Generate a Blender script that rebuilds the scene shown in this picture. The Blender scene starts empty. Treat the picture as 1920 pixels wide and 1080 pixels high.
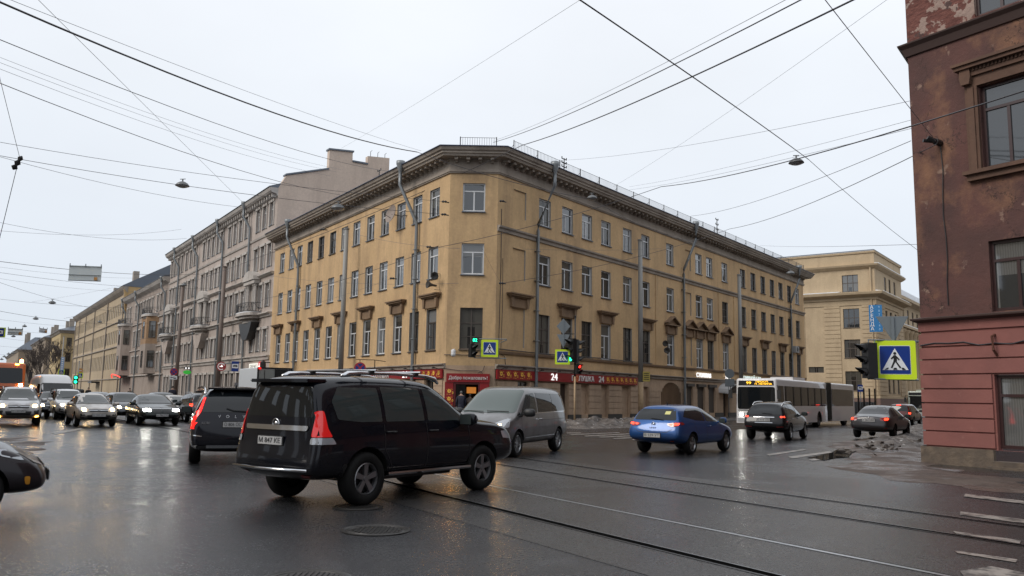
import bpy, bmesh, math, random
from math import sin, cos, tan, pi, radians as R, sqrt, atan2
from mathutils import Vector, Matrix
from mathutils.bvhtree import BVHTree
from mathutils.geometry import delaunay_2d_cdt
random.seed(7)
scn = bpy.context.scene
COL = scn.collection

# ------------------------------------------------------------------ camera
EYE = Vector((0, 0, 1.6)); FPX = 1554.0; PITCH = 0.1308047; ROLL = 0.0163926
_F = Vector((0, cos(PITCH), sin(PITCH))); _R0 = Vector((1, 0, 0)); _U0 = Vector((0, -sin(PITCH), cos(PITCH)))
_R = cos(ROLL)*_R0 + sin(ROLL)*_U0; _U = -sin(ROLL)*_R0 + cos(ROLL)*_U0
cd = bpy.data.cameras.new('camera'); cam = bpy.data.objects.new('camera', cd); COL.objects.link(cam)
cam.matrix_world = Matrix(((_R.x, _U.x, -_F.x, 0), (_R.y, _U.y, -_F.y, 0), (_R.z, _U.z, -_F.z, 1.6), (0, 0, 0, 1)))
cd.sensor_width = 36; cd.lens = 36*FPX/1920; cd.clip_end = 5000; cd.clip_start = 0.1
scn.camera = cam
def ray(px, py): return _F + _R*((px-960)/FPX) - _U*((py-540)/FPX)
def at(px, py, Y):                      # point seen at a pixel of the survey photo, Y metres ahead
    d = ray(px, py); return EYE + d*(Y/d.y)
def gnd(px, py, z=0):
    d = ray(px, py); return EYE + d*((z-1.6)/d.z)

# ------------------------------------------------------------------ light
w = bpy.data.worlds.new("World"); scn.world = w; w.use_nodes = True
N = w.node_tree.nodes; K = w.node_tree.links
bg = N['Background']; bg.inputs['Strength'].default_value = 0.1
sky = N.new('ShaderNodeTexSky'); sky.sky_type = 'NISHITA'; sky.sun_disc = False
SUN_EL, SUN_ROT = R(40), R(-115)
sky.sun_elevation = SUN_EL; sky.sun_rotation = SUN_ROT
tc = N.new('ShaderNodeTexCoord'); sp = N.new('ShaderNodeSeparateXYZ'); K.new(tc.outputs['Generated'], sp.inputs[0])
ramp = N.new('ShaderNodeValToRGB'); K.new(sp.outputs['Z'], ramp.inputs[0])
cr = ramp.color_ramp; cr.elements[0].position = 0.0; cr.elements[0].color = (.71, .785, .88, 1)
cr.elements[1].position = 1.0; cr.elements[1].color = (1.12, 1.16, 1.22, 1)
for ps, c in ((.12, (.785, .84, .915)), (.35, (.87, .91, .965)), (.55, (1.0, 1.03, 1.08))):
    e = cr.elements.new(ps); e.color = (*c, 1)
nz = N.new('ShaderNodeTexNoise'); nz.inputs['Scale'].default_value = 1.6; nz.inputs['Detail'].default_value = 5; nz.inputs['Roughness'].default_value = .5
mp = N.new('ShaderNodeMapping'); mp.inputs['Scale'].default_value = (1, 1, 2.2); K.new(tc.outputs['Generated'], mp.inputs[0]); K.new(mp.outputs[0], nz.inputs['Vector'])
mr = N.new('ShaderNodeMapRange'); mr.inputs[1].default_value = .3; mr.inputs[2].default_value = .7; mr.inputs[3].default_value = 9.3; mr.inputs[4].default_value = 10.5
K.new(nz.outputs['Fac'], mr.inputs[0])
vm = N.new('ShaderNodeVectorMath'); vm.operation = 'SCALE'; K.new(ramp.outputs[0], vm.inputs[0]); K.new(mr.outputs[0], vm.inputs['Scale'])
mx = N.new('ShaderNodeMixRGB'); mx.inputs[0].default_value = .93
K.new(sky.outputs[0], mx.inputs[1]); K.new(vm.outputs[0], mx.inputs[2]); K.new(mx.outputs[0], bg.inputs['Color'])
sl = bpy.data.lights.new('sun', 'SUN'); sl.energy = 1.7; sl.angle = R(25); sl.color = (1, .93, .84)
so = bpy.data.objects.new('sun', sl); COL.objects.link(so)
sd = Vector((-sin(R(115))*cos(SUN_EL), cos(R(115))*cos(SUN_EL), sin(SUN_EL)))
so.rotation_euler = sd.to_track_quat('Z', 'Y').to_euler()
scn.view_settings.view_transform = 'Standard'; scn.view_settings.look = 'None'
scn.view_settings.exposure = 0.06; scn.view_settings.gamma = 1
scn.render.engine = 'CYCLES'
scn.cycles.max_bounces = 6; scn.cycles.glossy_bounces = 4; scn.cycles.sample_clamp_indirect = 8

# ------------------------------------------------------------------ materials
MATS = {}
def mat(name, col=(.5, .5, .5), rough=.6, metal=0, coat=0, emit=None, es=1, spec=.5, fn=None):
    if name in MATS: return MATS[name]
    m = bpy.data.materials.new(name); m.use_nodes = True; b = m.node_tree.nodes['Principled BSDF']
    b.inputs['Base Color'].default_value = (*col, 1); b.inputs['Roughness'].default_value = rough
    b.inputs['Metallic'].default_value = metal; b.inputs['Coat Weight'].default_value = coat
    b.inputs['Coat Roughness'].default_value = .04; b.inputs['Specular IOR Level'].default_value = spec
    if emit: b.inputs['Emission Color'].default_value = (*emit, 1); b.inputs['Emission Strength'].default_value = es
    if fn: fn(m.node_tree, b)
    MATS[name] = m; return m
class NT:
    def __init__(s, nt): s.n = nt.nodes; s.l = nt.links; s.geo = None
    def pos(s, sc=(1, 1, 1)):
        if not s.geo: s.geo = s.n.new('ShaderNodeNewGeometry')
        m = s.n.new('ShaderNodeMapping'); m.inputs['Scale'].default_value = sc; s.l.new(s.geo.outputs['Position'], m.inputs[0]); return m.outputs[0]
    def noise(s, sc, det=4, rough=.55, scale=(1, 1, 1), dist=0):
        t = s.n.new('ShaderNodeTexNoise'); t.inputs['Scale'].default_value = sc; t.inputs['Detail'].default_value = det
        t.inputs['Roughness'].default_value = rough; t.inputs['Distortion'].default_value = dist; s.l.new(s.pos(scale), t.inputs['Vector']); return t.outputs['Fac']
    def rng(s, v, a, b, c=0, d=1):
        t = s.n.new('ShaderNodeMapRange'); s.l.new(v, t.inputs[0])
        for i, q in enumerate((a, b, c, d)): t.inputs[i+1].default_value = q
        return t.outputs[0]
    def mix(s, f, a, b, bt='MIX'):
        t = s.n.new('ShaderNodeMixRGB'); t.blend_type = bt
        for i, q in enumerate((f, a, b)):
            if hasattr(q, 'is_linked') or hasattr(q, 'links'): s.l.new(q, t.inputs[i])
            elif i == 0: t.inputs[0].default_value = q
            else: t.inputs[i].default_value = (*q, 1)
        return t.outputs[0]
    def math(s, op, a, b):
        t = s.n.new('ShaderNodeMath'); t.operation = op
        for i, q in enumerate((a, b)):
            if hasattr(q, 'links'): s.l.new(q, t.inputs[i])
            else: t.inputs[i].default_value = q
        return t.outputs[0]
    def crack(s, sc, wd, m0=.5, m1=.6):
        v = s.n.new('ShaderNodeTexVoronoi'); v.feature = 'DISTANCE_TO_EDGE'; v.inputs['Scale'].default_value = sc
        t = s.n.new('ShaderNodeTexNoise'); t.inputs['Scale'].default_value = sc*4; t.inputs['Detail'].default_value = 6; t.inputs['Roughness'].default_value = .65; s.l.new(s.pos(), t.inputs['Vector'])
        a = s.n.new('ShaderNodeVectorMath'); a.operation = 'SCALE'; a.inputs['Scale'].default_value = .9/sc; s.l.new(t.outputs['Color'], a.inputs[0])
        c = s.n.new('ShaderNodeVectorMath'); s.l.new(s.pos(), c.inputs[0]); s.l.new(a.outputs[0], c.inputs[1]); s.l.new(c.outputs[0], v.inputs['Vector'])
        return s.math('MULTIPLY', s.rng(v.outputs['Distance'], 0, wd, 1, 0), s.rng(s.noise(sc*.8, 3), m0, m1))
    def bump(s, b, h, st=.3, dist=.02):
        t = s.n.new('ShaderNodeBump'); t.inputs['Strength'].default_value = st; t.inputs['Distance'].default_value = dist
        s.l.new(h, t.inputs['Height']); s.l.new(t.outputs[0], b.inputs['Normal'])
def plaster(name, c1, c2, stain, rough=.85, amt=.5, grooves=0, zt=None):
    def fn(nt, b):
        q = NT(nt)
        base = q.mix(q.rng(q.noise(.35, 5), .3, .7), c1, c2)
        st = q.rng(q.noise(.9, 6, .6, (1, 1, .18)), .46, .75, 0, amt)
        base = q.mix(st, base, stain)
        base = q.mix(q.math('MULTIPLY', q.rng(q.noise(1.0, 6, .65, (1.5, 1.5, .16), .4), .52, .72, 0, amt*.8), q.rng(q.noise(.22, 3), .4, .6)), base, stain)
        base = q.mix(q.rng(q.noise(.6, 3), .58, .60, 0, .22), base, tuple(x*1.18 for x in c1))
        gr = q.rng(q.noise(6, 5, .7), .35, .75, .9, 1.08)
        v = q.n.new('ShaderNodeVectorMath'); v.operation = 'SCALE'; q.l.new(base, v.inputs[0]); q.l.new(gr, v.inputs['Scale'])
        base = v.outputs[0]
        pk = q.rng(q.noise(1.7, 8, .7), .66, .72, 0, .45)
        base = q.mix(pk, base, tuple(x*.55 for x in c1))
        q.l.new(base, b.inputs['Base Color'])
        q.bump(b, q.noise(9, 6, .65), .35, .03)
    return mat(name, c1, rough, fn=fn)
yel_w = plaster('yellow_plaster', (.60, .41, .22), (.53, .36, .19), (.27, .18, .11), amt=.6)
yel_g = plaster('ground_floor_plaster', (.47, .34, .235), (.41, .295, .205), (.19, .14, .10), amt=.6)
trim = plaster('grey_trim_plaster', (.36, .31, .26), (.30, .26, .22), (.15, .12, .10), amt=.6)
hoodm = plaster('brown_hood_plaster', (.26, .17, .10), (.21, .14, .085), (.12, .08, .06), amt=.6)
grey_w = plaster('mauve_plaster', (.47, .40, .355), (.41, .35, .31), (.20, .165, .145), amt=.5)
grey_l = plaster('light_stone_plaster', (.52, .48, .44), (.43, .40, .37), (.18, .15, .13), amt=.5)
pink_w = plaster('firewall_plaster', (.62, .50, .41), (.57, .46, .38), (.33, .25, .2), amt=.3)
bay_w = plaster('bay_house_plaster', (.36, .295, .25), (.31, .255, .22), (.14, .11, .09), amt=.5)
orng_w = plaster('oriel_ochre_plaster', (.36, .22, .12), (.3, .19, .11), (.2, .13, .09), amt=.4)
beige_w = plaster('beige_plaster', (.46, .36, .235), (.42, .33, .22), (.27, .21, .15), amt=.4)
fyel_w = plaster('far_yellow_plaster', (.52, .39, .20), (.46, .35, .19), (.3, .23, .14), amt=.3)
brn_w = plaster('far_brown_plaster', (.33, .26, .19), (.29, .23, .17), (.2, .16, .12), amt=.3)
sand_w = plaster('sand_plaster', (.50, .385, .25), (.46, .355, .23), (.28, .2, .13), amt=.35)
def redfn(nt, b):
    q = NT(nt)
    base = q.mix(q.rng(q.noise(.8, 6, .6), .35, .68), (.112, .048, .040), (.074, .037, .033))
    base = q.mix(q.rng(q.noise(.8, 7, .65, (1, 1, .8)), .50, .66, 0, .8), base, (.23, .115, .065))
    base = q.mix(q.rng(q.noise(2.3, 6, .6), .64, .70, 0, .7), base, (.30, .20, .15))
    base = q.mix(q.rng(q.noise(.5, 5, .6, (1, 1, 1.2)), .5, .68, 0, .55), base, (.07, .035, .03))
    base = q.mix(q.crack(.5, .012, .42, .5), base, (.02, .012, .01))
    q.l.new(base, b.inputs['Base Color']); q.bump(b, q.noise(5, 8, .7), .5, .05)
red_up = mat('peeling_red_plaster', rough=.85, fn=redfn)
def redg(nt, b):
    q = NT(nt)
    base = q.mix(q.rng(q.noise(1.1, 6), .35, .7), (.24, .090, .076), (.195, .074, .064))
    base = q.mix(q.rng(q.noise(3, 6, .65), .62, .7, 0, .5), base, (.30, .15, .12))
    q.l.new(base, b.inputs['Base Color']); q.bump(b, q.noise(8, 6, .7), .3, .02)
red_gr = mat('red_ground_plaster', rough=.75, fn=redg)
def brickfn(nt, b):
    q = NT(nt)
    base = q.mix(q.rng(q.noise(9, 4, .6, (.4, .4, 2.2)), .4, .6), (.10, .035, .028), (.17, .065, .05))
    base = q.mix(q.rng(q.noise(1.7, 9, .62), .53, .545), base, (.30, .215, .18))
    base = q.mix(q.rng(q.noise(3.1, 6, .6), .62, .64), base, (.08, .045, .04))
    q.l.new(base, b.inputs['Base Color']); q.bump(b, q.noise(1.7, 9, .62), 1, .12)
red_br = mat('bare_brick_patches', rough=.9, fn=brickfn)
def stonefn(nt, b):
    q = NT(nt)
    base = q.mix(q.rng(q.noise(3, 6, .6), .35, .65), (.16, .12, .085), (.09, .07, .055))
    q.l.new(base, b.inputs['Base Color']); q.bump(b, q.noise(5, 8, .7), .8, .06)
stone = mat('worn_limestone', rough=.8, fn=stonefn)
def asphalt(name, c1, c2, r0, r1, grain):
    def fn(nt, b):
        q = NT(nt)
        big = q.noise(.16, 6, .6, dist=.6); mid = q.noise(1.1, 5, .6); fine = q.noise(38, 3, .6)
        base = q.mix(q.rng(big, .35, .65), c1, c2)
        base = q.mix(q.rng(fine, .52, .68, 0, .75), base, (.085, .086, .09)); base = q.mix(q.rng(q.noise(21, 4, .7), .56, .7, 0, .8), base, (.008, .008, .009))
        base = q.mix(q.rng(q.noise(.5, 7, .65, (1, 1, 1), 1.2), .60, .66, 0, .5), base, tuple(x*2.2 for x in c2))
        ck = q.crack(.22, .004, .45, .55); base = q.mix(ck, base, (.004, .004, .004))
        q.l.new(base, b.inputs['Base Color'])
        wet = q.math('ADD', q.math('MULTIPLY', big, .75), q.math('MULTIPLY', mid, .25))
        rgh = q.math('ADD', q.rng(wet, .40, .62, r0, r1), q.rng(q.noise(24, 4, .7), .45, .7, 0, .14)); q.l.new(rgh, b.inputs['Roughness'])
        h = q.math('ADD', q.math('MULTIPLY', q.noise(46, 3, .65), grain), q.math('MULTIPLY', q.noise(.9, 3, .5), .8))
        q.bump(b, h, .5, .03)
        b.inputs['Specular IOR Level'].default_value = .36
    return mat(name, c1, .3, fn=fn)
road_m = asphalt('wet_asphalt', (.016, .0165, .019), (.026, .027, .030), .10, .27, .6)
bed_m = asphalt('worn_track_asphalt', (.022, .0215, .022), (.036, .034, .033), .14, .34, .6)
walk_m = asphalt('wet_pavement', (.07, .062, .058), (.045, .040, .038), .25, .55, .5)
kerb_m = mat('granite_kerb', (.22, .21, .20), .5)
def paintfn(nt, b):
    q = NT(nt); q.l.new(q.mix(q.rng(q.noise(5, 7, .7), .46, .58), (.28, .25, .225), (.06, .057, .054)), b.inputs['Base Color'])
    q.l.new(q.rng(q.noise(2, 4), .3, .7, .25, .55), b.inputs['Roughness'])
paint = mat('worn_white_paint', rough=.45, fn=paintfn)
rail_m = mat('polished_rail_steel', (.55, .56, .58), .34, 1)
groove_m = mat('rail_groove', (.004, .004, .004), 1, spec=0)
iron = mat('cast_iron', (.05, .048, .046), .38, .6)
def snowfn(nt, b):
    q = NT(nt)
    base = q.mix(q.rng(q.noise(2.2, 7, .68), .40, .62), (.050, .040, .034), (.145, .125, .112))
    base = q.mix(q.rng(q.noise(5, 6, .6), .60, .72), base, (.5, .49, .48))
    q.l.new(base, b.inputs['Base Color']); q.bump(b, q.noise(7, 8, .7), .9, .08)
snow = mat('dirty_snow', rough=.55, fn=snowfn)
def slushfn(nt, b):
    q = NT(nt)
    base = q.mix(q.rng(q.noise(.8, 7, .65), .35, .65), (.050, .034, .027), (.115, .084, .068))
    base = q.mix(q.rng(q.noise(.6, 6, .6), .60, .68), base, (.22, .22, .23))
    q.l.new(base, b.inputs['Base Color']); q.l.new(q.rng(q.noise(.7, 5), .40, .56, .16, .75), b.inputs['Roughness']); q.bump(b, q.noise(6, 6, .7), .9, .08)
slush = mat('wet_slush', rough=.4, fn=slushfn)
puddle_m = mat('puddle_water', (.012, .012, .013), .015, coat=1)
white_snow = mat('white_snow', (.75, .77, .8), .6)
def panefn(lo, hi, pw):
    def fn(nt, b):
        q = NT(nt); oi = q.n.new('ShaderNodeObjectInfo'); tc_ = q.n.new('ShaderNodeTexCoord'); sx = q.n.new('ShaderNodeSeparateXYZ'); q.l.new(tc_.outputs['Object'], sx.inputs[0])
        ax = q.math('ABSOLUTE', sx.outputs[0], 0); r = oi.outputs['Random']
        thr = q.rng(r, 0, 1, .05, pw); m_ = q.math('GREATER_THAN', ax, thr)                       # drawn curtains leave a dark gap of random width
        r2 = q.math('FRACT', q.math('MULTIPLY', r, 7.31), 0); blind = q.math('GREATER_THAN', sx.outputs[2], q.rng(r2, 0, 1, .3, 2.6))
        m2 = q.math('MAXIMUM', m_, q.math('MULTIPLY', blind, .8)); on = q.math('GREATER_THAN', q.math('FRACT', q.math('MULTIPLY', r, 3.77), 0), .35)
        wv = q.n.new('ShaderNodeTexWave'); wv.inputs['Scale'].default_value = 5; wv.inputs['Distortion'].default_value = 2; q.l.new(tc_.outputs['Object'], wv.inputs['Vector'])
        cc = q.mix(wv.outputs['Fac'], tuple(x*.65 for x in hi), hi); tint = q.mix(r2, cc, tuple(x*.5 for x in hi)); base = q.mix(q.math('MULTIPLY', m2, on), lo, tint)
        q.l.new(base, b.inputs['Base Color']); q.bump(b, q.noise(.8, 2), .06, .05)
    return fn
glass_b = mat('window_glass', (.035, .042, .05), .04, coat=1, spec=.9, fn=panefn((.02, .024, .028), (.16, .16, .155), 1.1))
glass_d = mat('dim_window_glass', (.06, .058, .055), .08, spec=.7, fn=panefn((.018, .018, .018), (.12, .115, .10), .9))
curtain = mat('curtained_pane', (.22, .235, .25), .08, coat=.6, fn=panefn((.06, .065, .07), (.32, .33, .34), .5))
wfr = mat('white_window_frame', (.62, .63, .64), .35)
dfr = mat('dark_window_frame', (.075, .06, .05), .5)
mfr = mat('maroon_window_frame', (.035, .014, .014), .35, coat=.3)
roofm = mat('zinc_roof', (.12, .135, .16), .4, .5)
roofb = mat('blue_edged_roof', (.035, .05, .10), .4, .3)
pipe_m = mat('galvanised_pipe', (.20, .215, .225), .42, .4)
pole_m = mat('grey_painted_pole', (.27, .27, .26), .6)
polb_m = mat('ochre_painted_pole_foot', (.42, .30, .18), .7)
blackm = mat('black_metal', (.012, .012, .013), .4)
railg = mat('railing_iron', (.03, .03, .032), .5)
dimred = mat('dim_tail_lens', (.32, .010, .010), .12, coat=1, emit=(1, .01, .01), es=.28)
cable = mat('cable_black', (.04, .039, .046), .5)
signred = mat('red_sign_panel', (.26, .012, .016), .35)
golds = mat('gold_flower_print', (.85, .50, .07), .5)
redor = mat('red_flower_print', (.42, .03, .015), .5)
lettw = mat('white_lettering', (.82, .8, .78), .4)
lettlit = mat('lit_white_lettering', (.8, .8, .8), .4, emit=(1, .98, .95), es=.9)
lettlit2 = mat('lit_pale_lettering', (.8, .8, .8), .4, emit=(.75, .95, .9), es=.55)
yg = mat('fluorescent_yellow_green', (.60, .78, .02), .45)
sblue = mat('sign_blue', (.006, .035, .22), .35)
swhite = mat('sign_white', (.72, .74, .77), .35)
sblack = mat('sign_black', (.012, .012, .014), .4)
sred = mat('sign_red', (.42, .02, .03), .35)
sback = mat('sign_back_grey', (.19, .215, .23), .45, .3)
tyre = mat('tyre_rubber', (.007, .007, .007), .75, spec=.2)
raild = mat('dark_rail_steel', (.10, .10, .105), .35, 1)
rimm = mat('alloy_rim', (.38, .39, .40), .28, .9)
rimd = mat('dark_rim', (.06, .06, .065), .35, .7)
plas = mat('black_plastic', (.014, .014, .015), .5)
archm = mat('wheel_arch_liner', (.006, .006, .006), .8)
cglass = mat('car_glass_tinted', (.008, .010, .012), .03, spec=.5)
cglass2 = mat('car_glass_clear', (.035, .043, .043), .03, spec=.5)
chrome = mat('chrome', (.62, .63, .65), .12, 1)
plate_m = mat('number_plate', (.40, .40, .40), .5)
lens = mat('headlight_lens', (.35, .37, .40), .08, .3, coat=1)
redlens = mat('red_lens', (.20, .008, .008), .12, coat=1)
lit_w = mat('headlight_on_white', (1, 1, 1), .2, emit=(1, .97, .86), es=40)
lit_y = mat('headlight_on_warm', (1, 1, 1), .2, emit=(1, .68, .30), es=48)
lit_r = mat('tail_light_on', (.5, .01, .01), .2, emit=(1, .012, .008), es=1.5)
lit_rr = mat('tail_light_bright', (.5, .01, .01), .2, emit=(1, .05, .02), es=4)
lit_am = mat('amber_lamp_on', (1, .5, .1), .2, emit=(1, .42, .06), es=26)
lit_or = mat('orange_beacon_on', (1, .5, .1), .2, emit=(1, .33, .10), es=22)
lit_g = mat('green_signal_on', (0, 1, .5), .2, emit=(.02, 1, .42), es=3.5)
lit_rs = mat('red_signal_on', (1, 0, 0), .2, emit=(1, .03, .02), es=3)
led_am = mat('amber_led_text', (1, .6, .1), .3, emit=(1, .50, .02), es=2.4)
def carpaint(name, col, metal=.5, rough=.35):
    def fn(nt, b):
        q = NT(nt); tc_ = q.n.new('ShaderNodeTexCoord'); sx = q.n.new('ShaderNodeSeparateXYZ'); q.l.new(tc_.outputs['Object'], sx.inputs[0])
        t = q.n.new('ShaderNodeTexNoise'); t.inputs['Scale'].default_value = 2.5; t.inputs['Detail'].default_value = 6; q.l.new(tc_.outputs['Object'], t.inputs['Vector'])
        h = q.math('ADD', sx.outputs[2], q.rng(t.outputs['Fac'], .3, .7, -.3, .3)); d = q.rng(h, .30, 1.0, .7 if sum(col) > .3 else .10, .03 if sum(col) > .3 else .0)
        q.l.new(q.mix(d, col, (.085, .076, .068)), b.inputs['Base Color']); q.l.new(q.rng(d, 0, .7, rough, .6), b.inputs['Roughness']); q.l.new(q.rng(d, 0, .6, .75 if sum(col) > .06 else .42, .12), b.inputs['Coat Weight']); q.l.new(q.rng(d, 0, .6, metal, 0), b.inputs['Metallic'])
    return mat(name, col, rough, metal, coat=.75, spec=.15, fn=fn)

# ------------------------------------------------------------------ mesh helpers
class MB:
    def __init__(s): s.v = []; s.f = []; s.m = []
    def add(s, vs, fs, mi=0):
        n = len(s.v); s.v += [tuple(x) for x in vs]; s.f += [tuple(n+i for i in f) for f in fs]; s.m += [mi]*len(fs); return s
    def box(s, a, b, M=None, mi=0):
        x0, y0, z0 = a; x1, y1, z1 = b
        vs = [Vector(q) for q in ((x0, y0, z0), (x1, y0, z0), (x1, y1, z0), (x0, y1, z0), (x0, y0, z1), (x1, y0, z1), (x1, y1, z1), (x0, y1, z1))]
        if M: vs = [M @ q for q in vs]
        return s.add(vs, [(0, 3, 2, 1), (4, 5, 6, 7), (0, 1, 5, 4), (1, 2, 6, 5), (2, 3, 7, 6), (3, 0, 4, 7)], mi)
    def fbox(s, F, s0, s1, o0, o1, z0, z1, mi=0):
        vs = [F(a, o, z) for z in (z0, z1) for a, o in ((s0, o0), (s1, o0), (s1, o1), (s0, o1))]
        return s.add(vs, [(0, 3, 2, 1), (4, 5, 6, 7), (0, 1, 5, 4), (1, 2, 6, 5), (2, 3, 7, 6), (3, 0, 4, 7)], mi)
    def tube(s, pts, r, n=6, mi=0, cap=True):
        pts = [Vector(p) for p in pts]; rings = []
        rs = r if isinstance(r, (list, tuple)) else [r]*len(pts)
        for i, p in enumerate(pts):
            d = (pts[min(i+1, len(pts)-1)] - pts[max(i-1, 0)]).normalized()
            up = Vector((0, 0, 1)) if abs(d.z) < .95 else Vector((1, 0, 0))
            a = d.cross(up).normalized(); b = a.cross(d)
            rings.append([p + (a*cos(2*pi*k/n) + b*sin(2*pi*k/n))*rs[i] for k in range(n)])
        vs = [q for ring in rings for q in ring]
        fs = [(i*n+k, i*n+(k+1) % n, (i+1)*n+(k+1) % n, (i+1)*n+k) for i in range(len(pts)-1) for k in range(n)]
        if cap: fs += [tuple(range(n-1, -1, -1)), tuple((len(pts)-1)*n+k for k in range(n))]
        return s.add(vs, fs, mi)
    def lathe(s, prof, M=None, n=16, mi=0):   # prof: (r, z) rotated round local Z
        vs = [Vector((r*cos(2*pi*k/n), r*sin(2*pi*k/n), z)) for r, z in prof for k in range(n)]
        if M: vs = [M @ q for q in vs]
        fs = [(i*n+k, i*n+(k+1) % n, (i+1)*n+(k+1) % n, (i+1)*n+k) for i in range(len(prof)-1) for k in range(n)]
        return s.add(vs, fs, mi)
    def prism(s, poly, M, d, mi=0):           # poly in local XZ, thickness d along -Y..0
        n = len(poly); vs = [M @ Vector((x, 0, z)) for x, z in poly] + [M @ Vector((x, -d, z)) for x, z in poly]
        fs = [tuple(range(n)), tuple(range(2*n-1, n-1, -1))] + [(i, i+n, (i+1) % n+n, (i+1) % n) for i in range(n)]
        return s.add(vs, fs, mi)
    def build(s, name, m, parent=None, smooth=False, local=False):
        me = bpy.data.meshes.new(name)
        off = Vector((0, 0, 0))
        if parent is not None and not local:
            M = parent.matrix_basis; p = parent
            W = Matrix.Identity(4); chain = []
            while p: chain.append(p.matrix_basis.copy()); p = p.parent
            for q in reversed(chain): W = W @ q
            Wi = W.inverted(); vs = [tuple(Wi @ Vector(q)) for q in s.v]
        else: vs = s.v
        me.from_pydata(vs, [], s.f)
        for mm in (m if isinstance(m, (list, tuple)) else [m]): me.materials.append(mm)
        if any(s.m): me.polygons.foreach_set('material_index', s.m)
        if smooth: me.polygons.foreach_set('use_smooth', [True]*len(s.f))
        bm = bmesh.new(); bm.from_mesh(me); bmesh.ops.recalc_face_normals(bm, faces=bm.faces); bm.to_mesh(me); bm.free()
        o = bpy.data.objects.new(name, me); COL.objects.link(o)
        if parent is not None: o.parent = parent
        return o
def tag(o, label, cat=None, group=None, kind=None):
    if label: o['label'] = label
    if cat: o['category'] = cat
    if group: o['group'] = group
    if kind: o['kind'] = kind
    return o
def empty(name, loc, label, cat, group=None, rz=0):
    o = bpy.data.objects.new(name, None); COL.objects.link(o); o.location = loc; o.rotation_euler = (0, 0, rz); o.empty_display_size = .3
    return tag(o, label, cat, group)
def inst(src, name, parent, M):      # another object on the same mesh
    o = bpy.data.objects.new(name, src); COL.objects.link(o); o.parent = parent; o.matrix_basis = M; return o
def struct(o): o['kind'] = 'structure'; return o
def frame(c, az, side=1):            # facade frame: s along, o outwards, z up
    u = Vector((sin(az), cos(az), 0)); n = Vector((cos(az), -sin(az), 0))*side; c = Vector((c[0], c[1], 0))
    def F(s, o, z): return c + u*s + n*o + Vector((0, 0, z))
    F.u = u; F.n = n; F.c = c; F.side = side
    F.rz = atan2(u.y, u.x) + (0 if side == 1 else pi)
    return F
AZL, AZR = -0.580014, 0.640316
CL = (-3.838, 48.94); CR = (-.943, 48.953)
FL = frame(CL, AZL, -1); FR = frame(CR, AZR, 1); FC = frame(CL, pi/2, 1)
FC.u = Vector((1, .0045, 0)).normalized()
def wall(mb, F, L0, L1, z0, z1, opens, dep=.22, mi=0, o=0, rev=None):
    ss = sorted({L0, L1} | {a for q in opens for a in q[:2]}); zs = sorted({z0, z1} | {a for q in opens for a in q[2:4]})
    ss = [a for a in ss if L0 <= a <= L1]; zs = [a for a in zs if z0 <= a <= z1]
    vs = [F(a, o, z) for z in zs for a in ss]; n = len(ss); fs = []
    for j in range(len(zs)-1):
        for i in range(n-1):
            cx, cz = (ss[i]+ss[i+1])/2, (zs[j]+zs[j+1])/2
            if any(q[0] < cx < q[1] and q[2] < cz < q[3] for q in opens): continue
            fs.append((j*n+i, j*n+i+1, (j+1)*n+i+1, (j+1)*n+i))
    mb.add(vs, fs, mi)
    r = mi if rev is None else rev
    for a, b, c, d in [q[:4] for q in opens]:
        v = [F(x, y, z) for y in (o, o-dep) for x, z in ((a, c), (b, c), (b, d), (a, d))]
        mb.add(v, [(0, 1, 5, 4), (1, 2, 6, 5), (2, 3, 7, 6), (3, 0, 4, 7)], r)
def sweep(mb, pts, prof, mi=0, side=1, closed_ends=True):   # pts 2D path, prof (outward, z); outward = right of travel * side
    P = [Vector((p[0], p[1])) for p in pts]; n = len(P); offs = []
    for i in range(n):
        ds = []
        if i > 0: ds.append((P[i]-P[i-1]).normalized())
        if i < n-1: ds.append((P[i+1]-P[i]).normalized())
        ns = [Vector((d.y, -d.x))*side for d in ds]
        if len(ns) == 2: a = (ns[0]+ns[1]); a = a/(1+ns[0].dot(ns[1])); offs.append(a)
        else: offs.append(ns[0])
    k = len(prof)
    vs = [(P[i].x+offs[i].x*o, P[i].y+offs[i].y*o, z) for i in range(n) for o, z in prof]
    fs = [(i*k+j, i*k+j+1, (i+1)*k+j+1, (i+1)*k+j) for i in range(n-1) for j in range(k-1)]
    if closed_ends: fs += [tuple(range(k)), tuple((n-1)*k+j for j in range(k-1, -1, -1))]
    mb.add(vs, fs, mi)
FONT = None
def text_mesh(body, size, depth=.01, name='lettering', cx=True, sx=1.0, track=1.0):
    c = bpy.data.curves.new('t', 'FONT'); c.body = body; c.size = size; c.extrude = depth; c.align_x = 'CENTER' if cx else 'LEFT'; c.align_y = 'CENTER'
    c.space_character = track; c.resolution_u = 3
    o = bpy.data.objects.new('t', c); COL.objects.link(o); bpy.context.view_layer.update()
    me = bpy.data.meshes.new_from_object(o.evaluated_get(bpy.context.evaluated_depsgraph_get())); bpy.data.objects.remove(o)
    me.name = name; me.materials.clear()
    return me
def put_text(body, size, M, m, parent=None, depth=.01, name='lettering', sx=1.0, bold=0, track=1.0):
    me = text_mesh(body, size, depth, name, track=track)
    me.transform(Matrix.Scale(sx, 4, (1, 0, 0))); me.materials.append(m)
    o = bpy.data.objects.new(name, me); COL.objects.link(o)
    if parent is not None:
        W = Matrix.Identity(4); p = parent; ch = []
        while p: ch.append(p.matrix_basis.copy()); p = p.parent
        for q in reversed(ch): W = W @ q
        o.parent = parent; o.matrix_basis = W.inverted() @ M
    else: o.matrix_basis = M
    return o
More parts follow.
